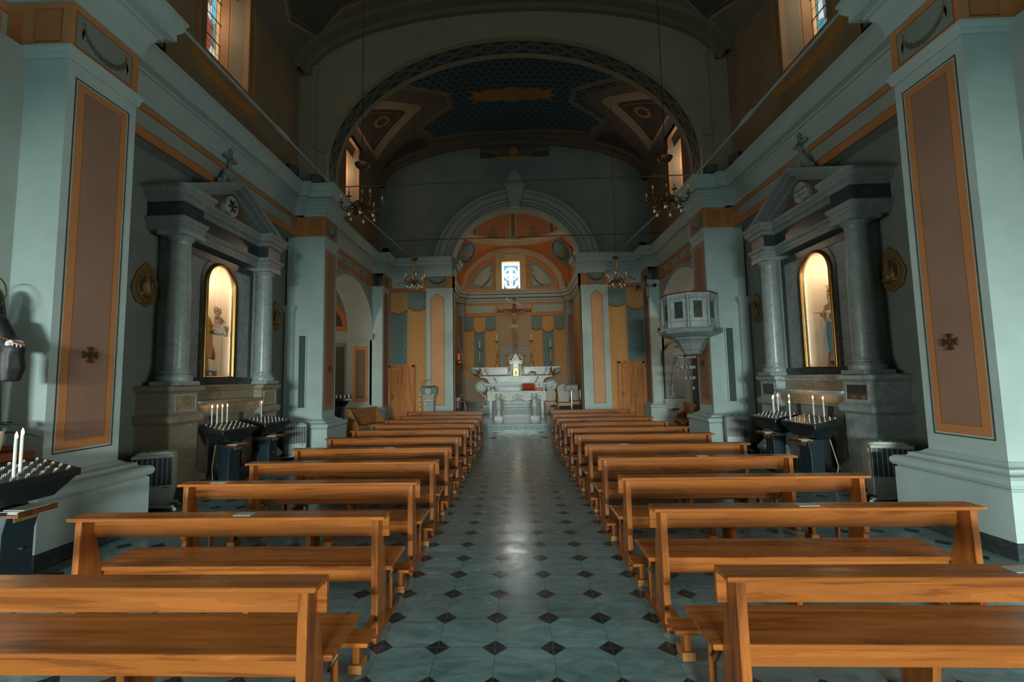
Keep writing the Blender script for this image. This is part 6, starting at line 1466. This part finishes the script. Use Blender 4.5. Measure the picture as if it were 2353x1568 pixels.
# ================================================================== CHANDELIERS
def make_chandelier(S=1.):
    t = thing('chandelier', 'x', 'chandelier')     # origin at the bottom boss; heights scaled for the near pair
    m = MB(); m.lathe([(0, 0), (.035, .01), (.05, .05), (.03, .09), (.06, .12), (.085, .16), (.07, .20), (.03, .23), (.045, .28), (.05, .32), (.022, .36), (.018, .42), (.045, .46), (.05, .50), (.02, .54), (.03, .60), (.036, .72), (.02, .78), (.015, .84), (.03, .88), (.02, .93), (.012, .97)], (0, 0, .12), 20); m.build('stem', 'bronze', t)
    m = MB(); n_ = 32; pr = [(.02, 1.04), (.06, 1.05), (.11, 1.09), (.14, 1.15), (.135, 1.155), (.10, 1.11), (.02, 1.09)]; vs = []
    for r, z in pr:
        for i in range(n_): a = 2*pi*i/n_; k = 1+.07*abs(sin(6*a)); vs.append((r*k*cos(a), r*k*sin(a), z))
    m.add(vs, [(j*n_+i, j*n_+(i+1) % n_, (j+1)*n_+(i+1) % n_, (j+1)*n_+i) for j in range(len(pr)-1) for i in range(n_)], True); m.build('canopy', 'bronze', t)
    arm = None
    for k in range(6):
        a = k*pi/3+.2
        if arm is None:
            m = MB(); m.tube([(.05, 0, .30), (.12, 0, .36), (.20, 0, .30), (.27, 0, .20), (.34, 0, .20), (.385, 0, .27), (.39, 0, .34)], [.016, .02, .018, .016, .014, .014, .012], 8)
            m.tube([(.14+.03*cos(q), 0, .31+.03*sin(q)) for q in [i*pi/4 for i in range(7)]], .010, 6); m.tube([(.30+.03*cos(q), 0, .24+.03*sin(q)) for q in [i*pi/4 for i in range(6)]], .009, 6)
            m.lathe([(.0, .335), (.045, .34), (.05, .352), (.02, .356), (.015, .37)], (.39, 0, 0), 16); arm = m.build('arm', 'bronze', t)
            m = MB(); m.lathe([(.014, .36), (.015, .44)], (.39, 0, 0), 12); sl = m.build('candle_sleeve', 'brass', arm)
            m = MB(); m.lathe([(.009, .44), (.016, .465), (.014, .49), (.006, .515), (0, .52)], (.39, 0, 0), 12); bb = m.build('bulb', 'bulb_glass', arm); arm.rotation_euler = (0, 0, a)
        else: c = copy_tree(arm, t); c.rotation_euler = (0, 0, a)
    arm = None
    for k in range(6):
        a = k*pi/3+.2+pi/6
        if arm is None:
            m = MB(); m.tube([(.05, 0, .24), (.10, 0, .27), (.17, 0, .20), (.23, 0, .17), (.26, 0, .15)], [.018, .022, .018, .016, .012], 8); m.tube([(.14+.03*cos(q), 0, .24+.03*sin(q)) for q in [i*pi/4 for i in range(7)]], .010, 6)
            m.lathe([(.045, .13), (.05, .145), (.02, .16), (.012, .165)], (.26, 0, 0), 16); m.lathe([(.012, .10), (.012, .14)], (.26, 0, 0), 10); arm = m.build('lower_arm', 'bronze', t)
            m = MB(); m.lathe([(0, .035), (.018, .042), (.026, .06), (.022, .08), (.012, .10), (.012, .105)], (.26, 0, 0), 14); m.build('bulb', 'bulb_glass', arm); arm.rotation_euler = (0, 0, a)
        else: c = copy_tree(arm, t); c.rotation_euler = (0, 0, a)
    return t
def chain(t, z1):
    m = MB(); n_ = int((z1-1.15)/.12); 
    m.tube([(0, 0, 1.12), (0, 0, z1)], .006, 5)
    for i in range(n_): z = 1.2+i*.12; m.ball((0, 0, z), (.011, .011, .03), 6, 5)
    return m.build('chain', 'black_metal', t)
CH = [(-2.98, 8.7, 4.88, 'large bronze chandelier hanging left of the big arch'), (3.02, 8.8, 4.86, 'large bronze chandelier hanging right of the big arch'), (-3.28, 14.75, 4.74, 'far bronze chandelier before the left wall hanging'), (3.33, 14.75, 4.62, 'far bronze chandelier before the right wall hanging')]
c0 = make_chandelier()
for i, (x, y, z, lab) in enumerate(CH):
    c = c0 if i == 0 else copy_tree(c0)
    c.location = (x, y, z); c.rotation_euler = (0, 0, .35*i); c['label'] = lab; c['group'] = 'bronze chandeliers'
    if i == 0: CHN = [c]
    else: CHN.append(c)
for c in CHN: chain(c, vz(c.location.x)-c.location.z-.02)
for c in CHN[2:]: c.scale = (.88, .88, .88)
for c in CHN[2:]:
    for q in [o for o in bpy.data.objects if o.parent == c and o.name.startswith('chain')]: q.scale = (1, 1, 1.138)
# ================================================================== HIGH ALTAR AND PRESBYTERY FURNITURE
def high_altar():
    t = thing('high_altar', 'white marble high altar with coloured inlays and curled ends', 'altar', (0, 22.3, .29))
    Y = lambda y: y-22.3
    m = MB(); 
    for k, (w_, d0) in enumerate(((1.75, 20.9), (1.55, 21.15), (1.38, 21.4))): m.box(-w_, w_, Y(d0), Y(22.8), .14*k-.0, .14*(k+1))
    m.build('steps', 'step_marble', t, bev=.008)
    m = MB(); m.box(-1.35, 1.35, Y(21.7), Y(22.6), .42, 1.10); m.box(-1.45, 1.45, Y(21.6), Y(22.6), 1.10, 1.17); m.box(-1.52, 1.52, Y(21.5), Y(22.6), 1.17, 1.26); m.build('mensa', 'marble_white', t, bev=.008)
    m = MB(); m.box(-1.2, 1.2, Y(21.69), Y(21.705), .55, 1.0); m.build('front_panel', 'marble_blue', t)
    m = MB()
    for k in range(30): m.box(-1.16+k*.08, -1.12+k*.08, Y(21.485), Y(21.51), 1.19, 1.235)
    m.build('dentil_band', 'marble_blue', t)
    for g in (-1, 1):    # volutes
        m = MB(); c = (g*1.62, 1.10); p = []
        for i in range(60):
            a = i*.24; r = .30*(1-i/66); p.append((c[0]+g*r*cos(a), Y(21.62), c[1]+r*sin(a)))
        m.tube(p, [.045*(1-i/90) for i in range(60)], 8); m.prism([(c[0]+.27*cos(a), c[1]+.27*sin(a)) for a in [2*pi*i/28 for i in range(28)]], 'y', Y(21.62), Y(21.95))
        m.tube([(g*1.75, Y(21.65), .82), (g*1.62, Y(21.65), .75), (g*1.45, Y(21.65), .62), (g*1.42, Y(21.65), .45)], [.03, .05, .06, .07], 8); m.build('volute', 'marble_white', t)
    # gradines
    for z0, z1, w_, y0, cols in ((1.26, 1.60, 1.62, 21.85, ('marble_brown', 'marble_blue')), (1.64, 2.03, 2.05, 22.1, ('marble_blue', 'marble_brown'))):
        m = MB(); e = .16
        P = [(w_-.35, z0), (w_-.30, z0+.08)]+[(w_-.28+.18*(1-cos(q)), z0+.10+(z1-z0-.2)*sin(q)) for q in (.4, .8, 1.2, pi/2)]+[(w_+.10, z1-.06), (w_+.10, z1)]
        P = P+[(-x, z) for x, z in P[::-1]]; P = [q for q in P]
        m.prism(P, 'y', Y(y0), Y(22.75)); g_ = m.build('gradine', 'marble_white', t, bev=.01)
        for g in (-1, 1):
            for (a, b_), mat in (((.40, w_-.78), cols[0] if z0 > 1.5 and False else cols[1] if z0 > 1.5 else cols[1]), ((w_-.66, w_-.30), cols[0])):
                m = MB(); a_, c_ = sorted((g*a, g*b_)); m.rect(('y', Y(y0), -1), a_, c_, z0+.10, z1-.09, .008); m.build('inlay_panel', mat, g_)
            m = MB(); m.tube([(g*(w_-.72+.14*sin(q)), Y(y0)-.01, z0+.02+(z1-z0-.06)*q/(pi/2)) for q in [i*pi/16 for i in range(9)]], .035, 8); m.build('scroll', 'marble_white', g_)
    for g in (-1, 1):
        m = MB(); x = g*2.02
        for q, r in (((0, .0, .0), .13), ((.06*g, 0, .05), .10), ((-.08*g, 0, -.06), .10), ((.10*g, 0, -.05), .07)): m.ball((x+q[0], Y(22.2)+q[1], 1.84+q[2]), (r, r*.8, r), 12, 8)
        m.tube([(x+.09*cos(a), Y(22.08), 1.86+.09*sin(a)) for a in [i*pi/5 for i in range(9)]], .022, 6); remesh(m.build('carved_end', 'marble_white', t), .014, 1)
    # tabernacle
    m = MB(); m.box(-.30, .30, Y(21.95), Y(22.6), 1.26, 1.40); m.box(-.24, .24, Y(22.05), Y(22.6), 1.40, 2.2); m.box(-.32, .32, Y(21.95), Y(22.6), 2.16, 2.28); m.box(-.36, .36, Y(21.9), Y(22.6), 2.28, 2.33); tb = m.build('tabernacle', 'marble_white', t, bev=.008)
    for x in (-.25, -.17, .17, .25):
        m = MB(); m.lathe([(.03, 1.40), (.03, 1.44), (.02, 1.46), (.018, 2.08), (.03, 2.12), (.03, 2.16)], (x, Y(22.0), 0), 12); m.build('colonnette', 'marble_white' if abs(x) > .2 else 'marble_brown', tb)
    m = MB(); m.prism([(-.10, 1.44), (.10, 1.44), (.10, 1.86)]+arc(0, 1.86, .10, .10, 0, pi, 10)[1:], 'y', Y(22.03), Y(22.05)); m.build('tabernacle_door', 'gold', tb)
    m = MB(); m.prism([(-.13, 1.42), (.13, 1.42), (.13, 2.14), (-.13, 2.14)], 'y', Y(22.045), Y(22.06)); m.build('door_surround', 'marble_blue', tb)
    m = MB(); m.lathe([(0, 0), (.035, .01), (.012, .04), (.012, .08), (.04, .12), (.045, .17)], (0, Y(22.01), 1.60), 14); m.ball((0, Y(22.01), 1.82), .035, 10, 8); m.ball((0, Y(22.0), 1.52), (.06, .01, .02), 10, 6); m.build('door_relief', 'silver' if 'silver' in MATS else 'chrome', tb)
    m = MB()
    for g in (-1, 1): m.tube([(g*(.34-.20*q), Y(22.15), 2.40+.24*q+.04*sin(q*8)) for q in [i/8 for i in range(9)]], [.06, .055, .05, .045, .045, .04, .04, .035, .03], 8); m.ball((g*.30, Y(22.1), 2.40), .07, 10, 8)
    m.lathe([(.10, 2.33), (.08, 2.42), (.11, 2.5), (.06, 2.62), (.03, 2.70), (.05, 2.75), (0, 2.82)], (0, Y(22.2), 0), 14); m.prism([(-.2, 2.33), (.2, 2.33), (.06, 2.62), (-.06, 2.62)], 'y', Y(22.05), Y(22.3)); m.build('crowning_scroll', 'marble_white', tb)
    for g in (-1, 1): m = MB(); m.tube([(g*(.36+.03*sin(q*6)), Y(22.1), 1.38+.7*q) for q in [i/10 for i in range(11)]], [.07, .05, .04, .035, .03, .03, .035, .05, .07, .05, .03], 8); m.build('side_scroll', 'marble_white', tb)
    return t
high_altar()
point('tabernacle_lamp', (0, 21.72, 2.42), 2.2, (1, .74, .45), .05)
# candlesticks
def make_cstick():
    t = thing('altar_candlestick', 'x', 'candlestick')
    m = MB(); m.lathe([(.15, 0), (.155, .03), (.12, .05), (.10, .10), (.06, .18), (.04, .22), (.055, .26), (.06, .30), (.03, .34), (.022, .42), (.035, .50), (.05, .54), (.03, .58), (.02, .70), (.024, .95), (.018, 1.15), (.03, 1.18), (.055, 1.22), (.10, 1.245), (.105, 1.26), (.02, 1.265)], (0, 0, 0), 18)
    for k in range(3): a = 2*pi*k/3-.5; m.ball((.13*cos(a), .13*sin(a), .02), (.04, .04, .03), 8, 6)
    m.build('stem', 'gold', t); m = MB(); m.lathe([(.027, 1.26), (.026, 1.58), (0, 1.585)], (0, 0, 0), 14); m.build('candle', 'candle_wax', t); return t
cs = make_cstick(); first = True
for x, y, z, sc_, lab in ((-1.72, 21.98, 1.895, 1.06, 'tall gilt candlestick on the high altar, far left'), (-.90, 22.35, 2.32, 1.02, 'tall gilt candlestick on the high altar, inner left'), (.79, 22.35, 2.32, 1.02, 'tall gilt candlestick on the high altar, inner right'), (1.68, 21.98, 1.895, 1.06, 'tall gilt candlestick on the high altar, far right')):
    if first: o = cs; first = False
    else: o = copy_tree(cs)
    o.location = (x, y, z); o.scale = (sc_,)*3; o['label'] = lab; o['group'] = 'high altar candlesticks'
# crucifix
t = thing('altar_crucifix', 'large wooden crucifix with lettered scroll behind the tabernacle', 'crucifix', (-.01, 22.55, 2.32))
MB().box(-.085, .085, -.04, .04, 0, 3.44).build('upright', 'cross_wood', t, bev=.006)
MB().box(-.84, .82, -.05, .03, 2.72, 2.89).build('crossbeam', 'cross_wood', t, bev=.006)
m = MB(); f_ = -.11
limb(m, [V(0, f_, 2.55), V(-.01, f_-.02, 2.35), V(0, f_, 2.12), V(.01, f_, 2.03)], [.12, .115, .085, .10]); limb(m, [V(0, f_+.01, 2.62), V(-.02, f_-.03, 2.70)], [.05, .05])
for g in (-1, 1):
    limb(m, [V(g*.11, f_, 2.60), V(g*.34, f_+.01, 2.70), V(g*.60, f_+.03, 2.80)], [.05, .038, .026])
    limb(m, [V(g*.055, f_, 2.0), V(g*.06, f_-.07, 1.62), V(g*.03, f_, 1.24)], [.08, .058, .036]); limb(m, [V(g*.03, f_, 1.24), V(g*.02, f_-.06, 1.12)], [.034, .026])
    hand(m, (g*.62, f_+.03, 2.805), (g*1, 0, .3), (0, -1, 0), .15, .5, g)
cp = remesh(m.build('corpus', 'corpus', t), .012, 2)
hd = head(cp, (-.03, f_-.07, 2.80), .20, (-.15, -1, -.45), 'corpus', 'hair_brown', beard=True, longhair=True)
m = MB(); robe(m, [(0, f_, 1.86, .13, .09, .16), (0, f_, 1.93, .15, .12, .12), (0, f_, 2.03, .14, .115, .08), (0, f_, 2.08, .11, .10, .05)], folds=7); limb(m, [V(-.14, f_, 2.02), V(-.18, f_, 1.9), V(-.16, f_, 1.78)], [.04, .045, .02]); m.build('loincloth', 'loin', cp)
m = MB(); m.tube([(-.03+.085*cos(a), f_-.07+.085*sin(a), 2.86+.01*sin(5*a)) for a in [2*pi*i/16 for i in range(16)]], .012, 6, closed=True); m.build('crown_of_thorns', 'hair_brown', cp)
m = MB(); m.box(-.07, .07, -.13, -.03, 1.06, 1.13); m.build('foot_rest', 'cross_wood', t)
m = MB(); n_ = 20; vs = []
for i in range(n_+1):
    u = i/n_; x = -.33+.66*u; z = 3.36-.30*u+.02*sin(u*2*pi)*-1
    vs += [(x-.03, -.06+.02*cos(u*pi*2), z+.075), (x-.03-.01, -.06+.02*cos(u*pi*2), z-.075), (x-.03, -.05+.02*cos(u*pi*2), z+.075), (x-.03-.01, -.05+.02*cos(u*pi*2), z-.075)]
m.add(vs, [(4*i, 4*i+4, 4*i+5, 4*i+1) for i in range(n_)]+[(4*i+2, 4*i+3, 4*i+7, 4*i+6) for i in range(n_)]+[(4*i, 4*i+2, 4*i+6, 4*i+4) for i in range(n_)]+[(4*i+1, 4*i+5, 4*i+7, 4*i+3) for i in range(n_)])
for u in (0, 1): m.lathe([(.03, -.09), (.03, .09)], (-.36+.66*u, -.05, 3.36-.30*u), 10)
sc2 = m.build('scroll', 'nun_white', t)
for i, ch in enumerate('INRI'):
    me = textmesh(ch, .15, .004); me.materials.append(MATS['letter_dark']); o = bpy.data.objects.new('letter', me); COL.objects.link(o); o.parent = sc2
    u = .2+.2*i; o.location = (-.36+.66*u, -.088, 3.36-.30*u); o.rotation_euler = (pi/2, radians(24), 0)
# altar table
def altar_table():
    t = thing('altar_table', 'white altar table with baluster legs before the high altar', 'altar', (0, 18.5, .17))
    MB().box(-1.10, 1.12, -.42, .42, 1.00, 1.07).build('table_top', 'marble_white', t, bev=.01)
    for x in (-.70, .70):
        m = MB(); m.box(x-.16, x+.16, -.60+.0, -.28, 0, .12); m.lathe([(.13, .12), (.13, .16), (.08, .20), (.065, .25), (.09, .32), (.125, .45), (.125, .55), (.10, .66), (.075, .76), (.09, .80), (.12, .84), (.12, .90), (.12, 1.0)], (x, -.44+.0, 0), 24); m.build('baluster_leg', 'marble_white', t)
    for x in (-1.04, 1.04): MB().box(x-.05, x+.05, .1, .35, 0, 1.0).build('rear_leg', 'marble_white', t)
altar_table()
m = MB(); zt_, yf = 1.242, 18.5-.435      # lace cloth with scalloped hem
m.box(-1.13, 1.15, 18.06, 18.94, zt_, zt_+.008)
P = [(-1.13, zt_), (-1.13, .88)]
for a, b_, d in ((-1.13, -.88, .0), (-.88, -.40, .09), (-.40, -.18, -.02), (-.18, .30, .09), (.30, .52, -.02), (.52, 1.0, .09), (1.0, 1.15, 0)):
    for i in range(1, 9):
        u = i/8; x = a+(b_-a)*u; z = .885+(.10*sin(pi*u) if d > 0 else -.01*sin(pi*u)); P.append((x, z if d > 0 else .885-.015*sin(pi*u)))
P += [(1.15, zt_)]
P2 = [(x, 1.79-z if False else z) for x, z in P]
m.prism(P2, 'y', 18.05, 18.06); m.box(-1.138, -1.13, 18.05, 18.94, .90, zt_+.008); m.box(1.15, 1.158, 18.05, 18.94, .90, zt_+.008)
cl = m.build('altar_cloth', 'cloth_white'); tag(cl, 'white lace edged cloth draped over the front altar table', 'tablecloth')
m = MB()
for cxx in (-.64, .06, .76):
    for k in range(9):
        a = pi*k/8; m.tube([(cxx+.19*cos(a)+.035*cos(q), 18.046, 1.0+.15*sin(a)*.5+.03*sin(q)) for q in [i*pi/3 for i in range(6)]], .005, 4, closed=True)
    for k in range(5): a = pi*(.1+.2*k); m.tube([(cxx, 18.046, 1.16), (cxx+.14*cos(a), 18.046, 1.08-.06*sin(a)), (cxx+.17*cos(a), 18.046, 1.02)], .006, 4)
    m.tube([(cxx+.05*cos(q), 18.046, 1.04+.04*sin(q)) for q in [i*pi/5 for i in range(10)]], .008, 4, closed=True)
for x in (-1.0, -.4, -.3, .32, .42, 1.02): m.tube([(x+.03*cos(q), 18.046, 1.20+.025*sin(q)) for q in [i*pi/3 for i in range(6)]], .005, 4, closed=True)
m.build('lace_pattern', 'marble_slab', cl)
# book stand, candles, plants, microphones
t = thing('missal_stand', 'wooden stand with open red book on the altar table', 'book stand', (.50, 18.45, 1.25), .1)
m = MB(); m.box(-.26, .26, -.16, .16, 0, .03); m.prism([(-.16, .03), (.16, .03), (.14, .22), (-.12, .06)], 'x', -.24, .24); m.build('stand', 'cross_wood', t, bev=.005)
m = MB(); m.hexa([(-.24, -.15, .07), (.24, -.15, .07), (.24, .17, .26), (-.24, .17, .26)], [(-.24, -.17, .11), (.24, -.17, .11), (.24, .15, .30), (-.24, .15, .30)]); m.build('book', 'red_book', t, bev=.004)
def tcandle(x, lab):
    t = thing('altar_candle', lab, 'candle', (x, 18.4, 1.25), 0, 'altar table candles'); m = MB(); m.lathe([(.07, 0), (.075, .02), (.05, .04), (.05, .08), (.07, .10), (.07, .12), (.04, .125)], (0, 0, 0), 18); m.build('holder', 'door_wood', t); m = MB(); m.lathe([(.038, .12), (.038, .34), (0, .345)], (0, 0, 0), 18); m.build('candle', 'candle_wax', t)
tcandle(.84, 'thick white candle in wooden holder on the altar table, left of two'); tcandle(1.01, 'thick white candle in wooden holder on the altar table, right of two')
m = MB(); m.tube([(.20, 18.5, 1.25), (.20, 18.5, 1.27)], .035, 10); m.tube([(.20, 18.5, 1.26), (.19, 18.47, 1.45), (.16, 18.40, 1.55)], .006, 6); tag(m.build('table_microphone', 'black_metal'), 'thin gooseneck microphone standing on the altar table', 'microphone')
def plant(loc, lab, pot, n, L_, mat, seed, spread=1., up_=.8, potr=.10, poth=.12, wd=.05, grp='potted plants'):
    t = thing('potted_plant', lab, 'plant', loc, 0, grp); rr = random.Random(seed)
    m = MB(); m.lathe([(potr*.7, 0), (potr*.9, poth*.3), (potr, poth*.8), (potr*1.05, poth), (potr*.9, poth), (potr*.85, poth*.85), (0, poth*.85)], (0, 0, 0), 22); m.build('pot', pot, t)
    m = MB()
    for k in range(n):
        a = 2*pi*k/n+rr.uniform(-.3, .3); l_ = L_*rr.uniform(.65, 1.1); el = rr.uniform(.2, 1.2)*up_; b = V(rr.uniform(-.03, .03), rr.uniform(-.03, .03), poth*.85); d = V(cos(a)*cos(el), sin(a)*cos(el), sin(el)); sd_ = V(-sin(a), cos(a), 0)
        pts = [b+d*l_*u*spread+V(0, 0, -1)*l_*.45*u*u for u in [0, .15, .3, .45, .6, .75, .9, 1]]; wv = [.06, .10, .55, .95, 1., .8, .4, .02]
        vs = []
        for p, w_ in zip(pts, wv):
            q = wd*w_; vs += [p-sd_*q+V(0, 0, q*.35), p, p+sd_*q+V(0, 0, q*.35)]
        fs = []
        for i in range(7): fs += [(3*i, 3*i+1, 3*i+4, 3*i+3), (3*i+1, 3*i+2, 3*i+5, 3*i+4)]
        m.add([tuple(v) for v in vs], fs, True)
    lf = m.build('foliage', mat, t); lf['kind'] = 'stuff'; return t
plant((-.95, 18.35, 1.25), 'small dark plant in white pot on the altar table, left end', 'pot_white', 22, .26, 'leaf_dark', 3, wd=.022)
plant((.78, 21.95, 1.90), 'small dark fern in white bowl on the high altar gradine', 'pot_white', 26, .30, 'leaf_dark', 4, wd=.025, potr=.17)
plant((-2.45, 17.2, .17), 'wilting dark plant in white pot on the left presbytery floor', 'pot_white', 9, .62, 'leaf_dark', 5, wd=.07, potr=.20, poth=.26, up_=.5)
plant((3.1, 17.1, .17), 'bushy dark plant on the right presbytery floor beside the door', 'pot_white', 30, .55, 'leaf_dark', 6, wd=.05, potr=.18, poth=.22)
plant((-4.585, 3.86, 1.12), 'green leafy plant in white pot at the left edge', 'pot_white', 15, .42, 'leaf', 12, wd=.055, potr=.10, poth=.20, up_=.75)
# ambo (marble lectern) left
t = thing('marble_ambo', 'carved pale marble lectern left of the altar steps', 'lectern', (-3.27, 17.2, .17))
m = MB(); m.box(-.28, .28, -.2, .2, 0, .10); m.box(-.22, .22, -.16, .16, .10, .30); m.box(-.18, .18, -.13, .13, .30, .78); m.box(-.20, .20, -.15, .15, .78, .98); m.box(-.24, .24, -.18, .18, .98, 1.03); 
for g in (-1, 1): m.ball((g*.22, -.1, .18), (.07, .08, .08), 12, 8); m.ball((g*.20, -.08, .32), (.05, .06, .07), 12, 8)
m.build('base', 'marble_white', t, bev=.01)
m = MB(); m.prism([(-.17, .30), (-.21, .42), (-.17, .60), (-.21, .74), (-.13, .78), (-.13, .30)], 'x', -.15, .15); m.build('console', 'marble_white', t, bev=.01)
m = MB()
for k in range(5): m.box(-.16+k*.075, -.13+k*.075, -.158, -.148, .82, .95)
m.build('fluting', 'orange', t)
m = MB(); m.hexa([(-.27, -.14, 1.03), (.30, -.14, 1.03), (.30, .18, 1.25), (-.27, .18, 1.25)], [(-.30, -.20, 1.28), (.27, -.20, 1.28), (.27, .14, 1.36), (-.30, .14, 1.36)]); tp = m.build('desk', 'marble_grey', t, bev=.008)
m = MB(); m.prism([(.0+.11*cos(a), 1.15+.11*sin(a)) for a in [2*pi*i/24 for i in range(24)]], 'y', -.24, -.18); m.build('round_emblem', 'marble_white', tp)
m = MB(); m.box(-.12, .20, -.12, .10, 1.345, 1.37); m.build('open_book', 'paper', tp)
m = MB(); m.tube([(-.27, -.05, 1.33), (-.27, -.05, 1.42), (-.2, -.08, 1.52), (-.05, -.1, 1.58), (.0, -.1, 1.59)], .006, 6); m.ball((.01, -.1, 1.59), (.02, .015, .015), 8, 6); m.build('microphone', 'black_metal', t)
t = thing('microphone_pole', 'thin white segmented pole standing left of the marble lectern', 'pole', (-3.62, 17.25, 0))
m = MB(); m.lathe([(.018, .0), (.018, 1.28), (0, 1.29)], (0, 0, 0), 10); m.build('pole', 'white_plastic', t); m = MB()
for z in (.5, .72, .9, 1.1): m.lathe([(.022, z), (.022, z+.04)], (0, 0, 0), 10)
m.lathe([(.09, 0), (.09, .02), (.02, .03)], (0, 0, 0), 16); m.build('joint', 'black_metal', t)
# right: slim lectern, microphone stand, chairs
t = thing('slim_lectern', 'slim steel lectern with grey desk and gooseneck microphone, right of the altar', 'lectern', (2.20, 18.5, .17))
m = MB(); m.lathe([(.15, 0), (.15, .02), (.03, .04), (.024, .06), (.024, 1.12)], (0, 0, 0), 16); m.build('pole', 'chrome', t)
m = MB(); m.hexa([(-.22, -.10, 1.06), (.24, -.10, 1.06), (.24, .15, 1.18), (-.22, .15, 1.18)], [(-.22, -.12, 1.27), (.24, -.12, 1.27), (.24, .13, 1.32), (-.22, .13, 1.32)]); m.build('desk', 'marble_grey', t, bev=.006)
m = MB(); m.box(-.08, .08, -.13, -.11, 1.13, 1.155); m.tube([(.2, 0, 1.28), (.1, -.03, 1.38), (.03, -.05, 1.45)], .006, 6); m.ball((.02, -.05, 1.455), .016, 8, 6); m.build('microphone', 'black_metal', t)
t = thing('microphone_stand', 'black microphone stand with clear tube beside the slim lectern', 'microphone stand', (2.57, 18.62, .17))
m = MB(); m.lathe([(.12, 0), (.12, .015), (.02, .03), (.012, .04), (.012, 1.2)], (0, 0, 0), 14); m.ball((0, 0, 1.23), (.02, .02, .04), 10, 8); m.build('pole', 'black_metal', t); m = MB(); m.lathe([(.022, .65), (.022, 1.1)], (0, 0, 0), 12); m.build('tube', 'chrome', t)
def chair(loc, rz, lab, arms, mat):
    t = thing('armchair' if arms else 'side_chair', lab, 'chair', loc, rz, 'presbytery seats'); W_ = .28 if arms else .24
    for x in (-W_, W_):
        for y in (-.22, .22):
            m = MB(); m.tube([(x, y, 0), (x*1.0, y*1.03, .2), (x*.97, y, .44)], [.02, .024, .03], 8)
            if arms and y < 0: m.tube([(x, y, .44), (x*1.03, y, .66), (x*1.06, y+.03, .70)], [.03, .022, .02], 8)
            m.build('leg', mat, t)
    m = MB(); m.box(-W_-.02, W_+.02, -.25, .25, .42, .47); m.build('seat_frame', mat, t, bev=.008); m = MB(); m.box(-W_, W_, -.24, .23, .47, .54); m.build('seat', 'upholstery', t, bev=.025)
    H_ = 1.28 if arms else 1.05; m = MB(); P = [(-W_*.8, .56), (W_*.8, .56), (W_, H_-.12), (W_*.6, H_), (0, H_+.04), (-W_*.6, H_), (-W_, H_-.12)]; m.prism(P, 'y', .21, .25); bk = m.build('back_frame', mat, t, bev=.01)
    m = MB(); m.prism([(x*.86, .60+(z-.56)*.90) for x, z in P], 'y', .195, .212); m.build('backrest', 'upholstery', t, bev=.01)
    if arms:
        for g in (-1, 1): m = MB(); m.tube([(g*W_*1.06, -.20, .70), (g*W_*1.1, -.05, .72), (g*W_, .12, .70), (g*W_*.9, .22, .74)], [.03, .024, .022, .02], 8); m.ball((g*W_*1.06, -.23, .70), .035, 10, 8); m.build('arm_rest', mat, t)
        m = MB()
        for g in (-.14, 0, .14): m.tube([(g+.06*cos(a), -.22, .16+.05*sin(a)) for a in [i*pi/4 for i in range(7)]], .018, 6)
        m.tube([(-W_, -.22, .12), (W_, -.22, .12)], .015, 6); m.build('carved_stretcher', mat, t)
chair((2.02, 19.5, .17), 0, 'gilded armchair with pale upholstery behind the slim lectern', True, 'gilt_wood')
chair((1.50, 20.15, .17), radians(-4), 'brown wooden chair with pale seat, left of the gilded armchair', False, 'door_wood')
chair((2.58, 20.15, .17), radians(4), 'brown wooden chair with pale seat, right of the gilded armchair', False, 'door_wood')
t = thing('wooden_stool', 'small carved wooden stool left of the altar by the chancel wall', 'stool', (-2.30, 19.5, .17))
MB().box(-.22, .22, -.15, .15, .62, .66).build('seat', 'dark_wood', t, bev=.005)
for g in (-1, 1): MB().prism([(g*.12-.03, .62), (g*.12+.03, .62), (g*.19+.05, .3), (g*.17+.06, 0), (g*.17-.06, 0), (g*.14-.03, .3)], 'y', -.14, .14).build('leg', 'cross_wood', t, bev=.005)
t = thing('credence_table', 'small table under a white cloth beside the left chancel pier', 'table', (-2.62, 20.1, .17)); MB().box(-.14, .14, -.3, .3, .74, .78).build('table_top', 'dark_wood', t)
MB().box(-.155, .155, -.31, .31, .35, .79).build('cloth', 'cloth_white', t, bev=.01)
for x in (-.12, .12):
    for y in (-.26, .26): MB().box(x-.015, x+.015, y-.015, y+.015, 0, .74).build('leg', 'dark_wood', t)
m = MB(); m.box(-2.78, -2.74, 19.7, 20.3, 1.15, 1.75); tag(m.build('hanging_panel', 'deep_orange'), 'small dark orange panel on the left chancel wall above the cloth', 'panel')
bpy.data.objects['hanging_panel'].location.x = -.37
# sanctuary lamp
t = thing('sanctuary_lamp', 'hanging brass sanctuary lamp with lit red glass, left of the altar', 'lamp', (-2.36, 19.0, 2.30))
m = MB(); m.lathe([(0, -.06), (.02, -.05), (.015, 0), (.07, .05), (.115, .12), (.11, .18), (.06, .22), (.07, .25), (.04, .27)], (0, 0, 0), 20)
for k in range(3): a = 2*pi*k/3+.3; m.tube([(.10*cos(a), .10*sin(a), .16), (.18*cos(a), .18*sin(a), .20), (.17*cos(a), .17*sin(a), .28), (.13*cos(a), .13*sin(a), .25)], .010, 6)
m.build('bowl', 'brass', t); m = MB(); m.lathe([(.04, .27), (.045, .32), (.04, .50), (.042, .52)], (0, 0, 0), 16); m.build('red_glass', 'red_glass', t)
m = MB()
for k in range(3): a = 2*pi*k/3+.3; m.tube([(.17*cos(a), .17*sin(a), .28), (.0, .0, .95)], .003, 4)
m.lathe([(.04, .93), (.05, .95), (.01, .99)], (0, 0, 0), 12); m.tube([(0, 0, .98), (0, 0, 6.2)], .004, 4); m.build('chain', 'brass', t)
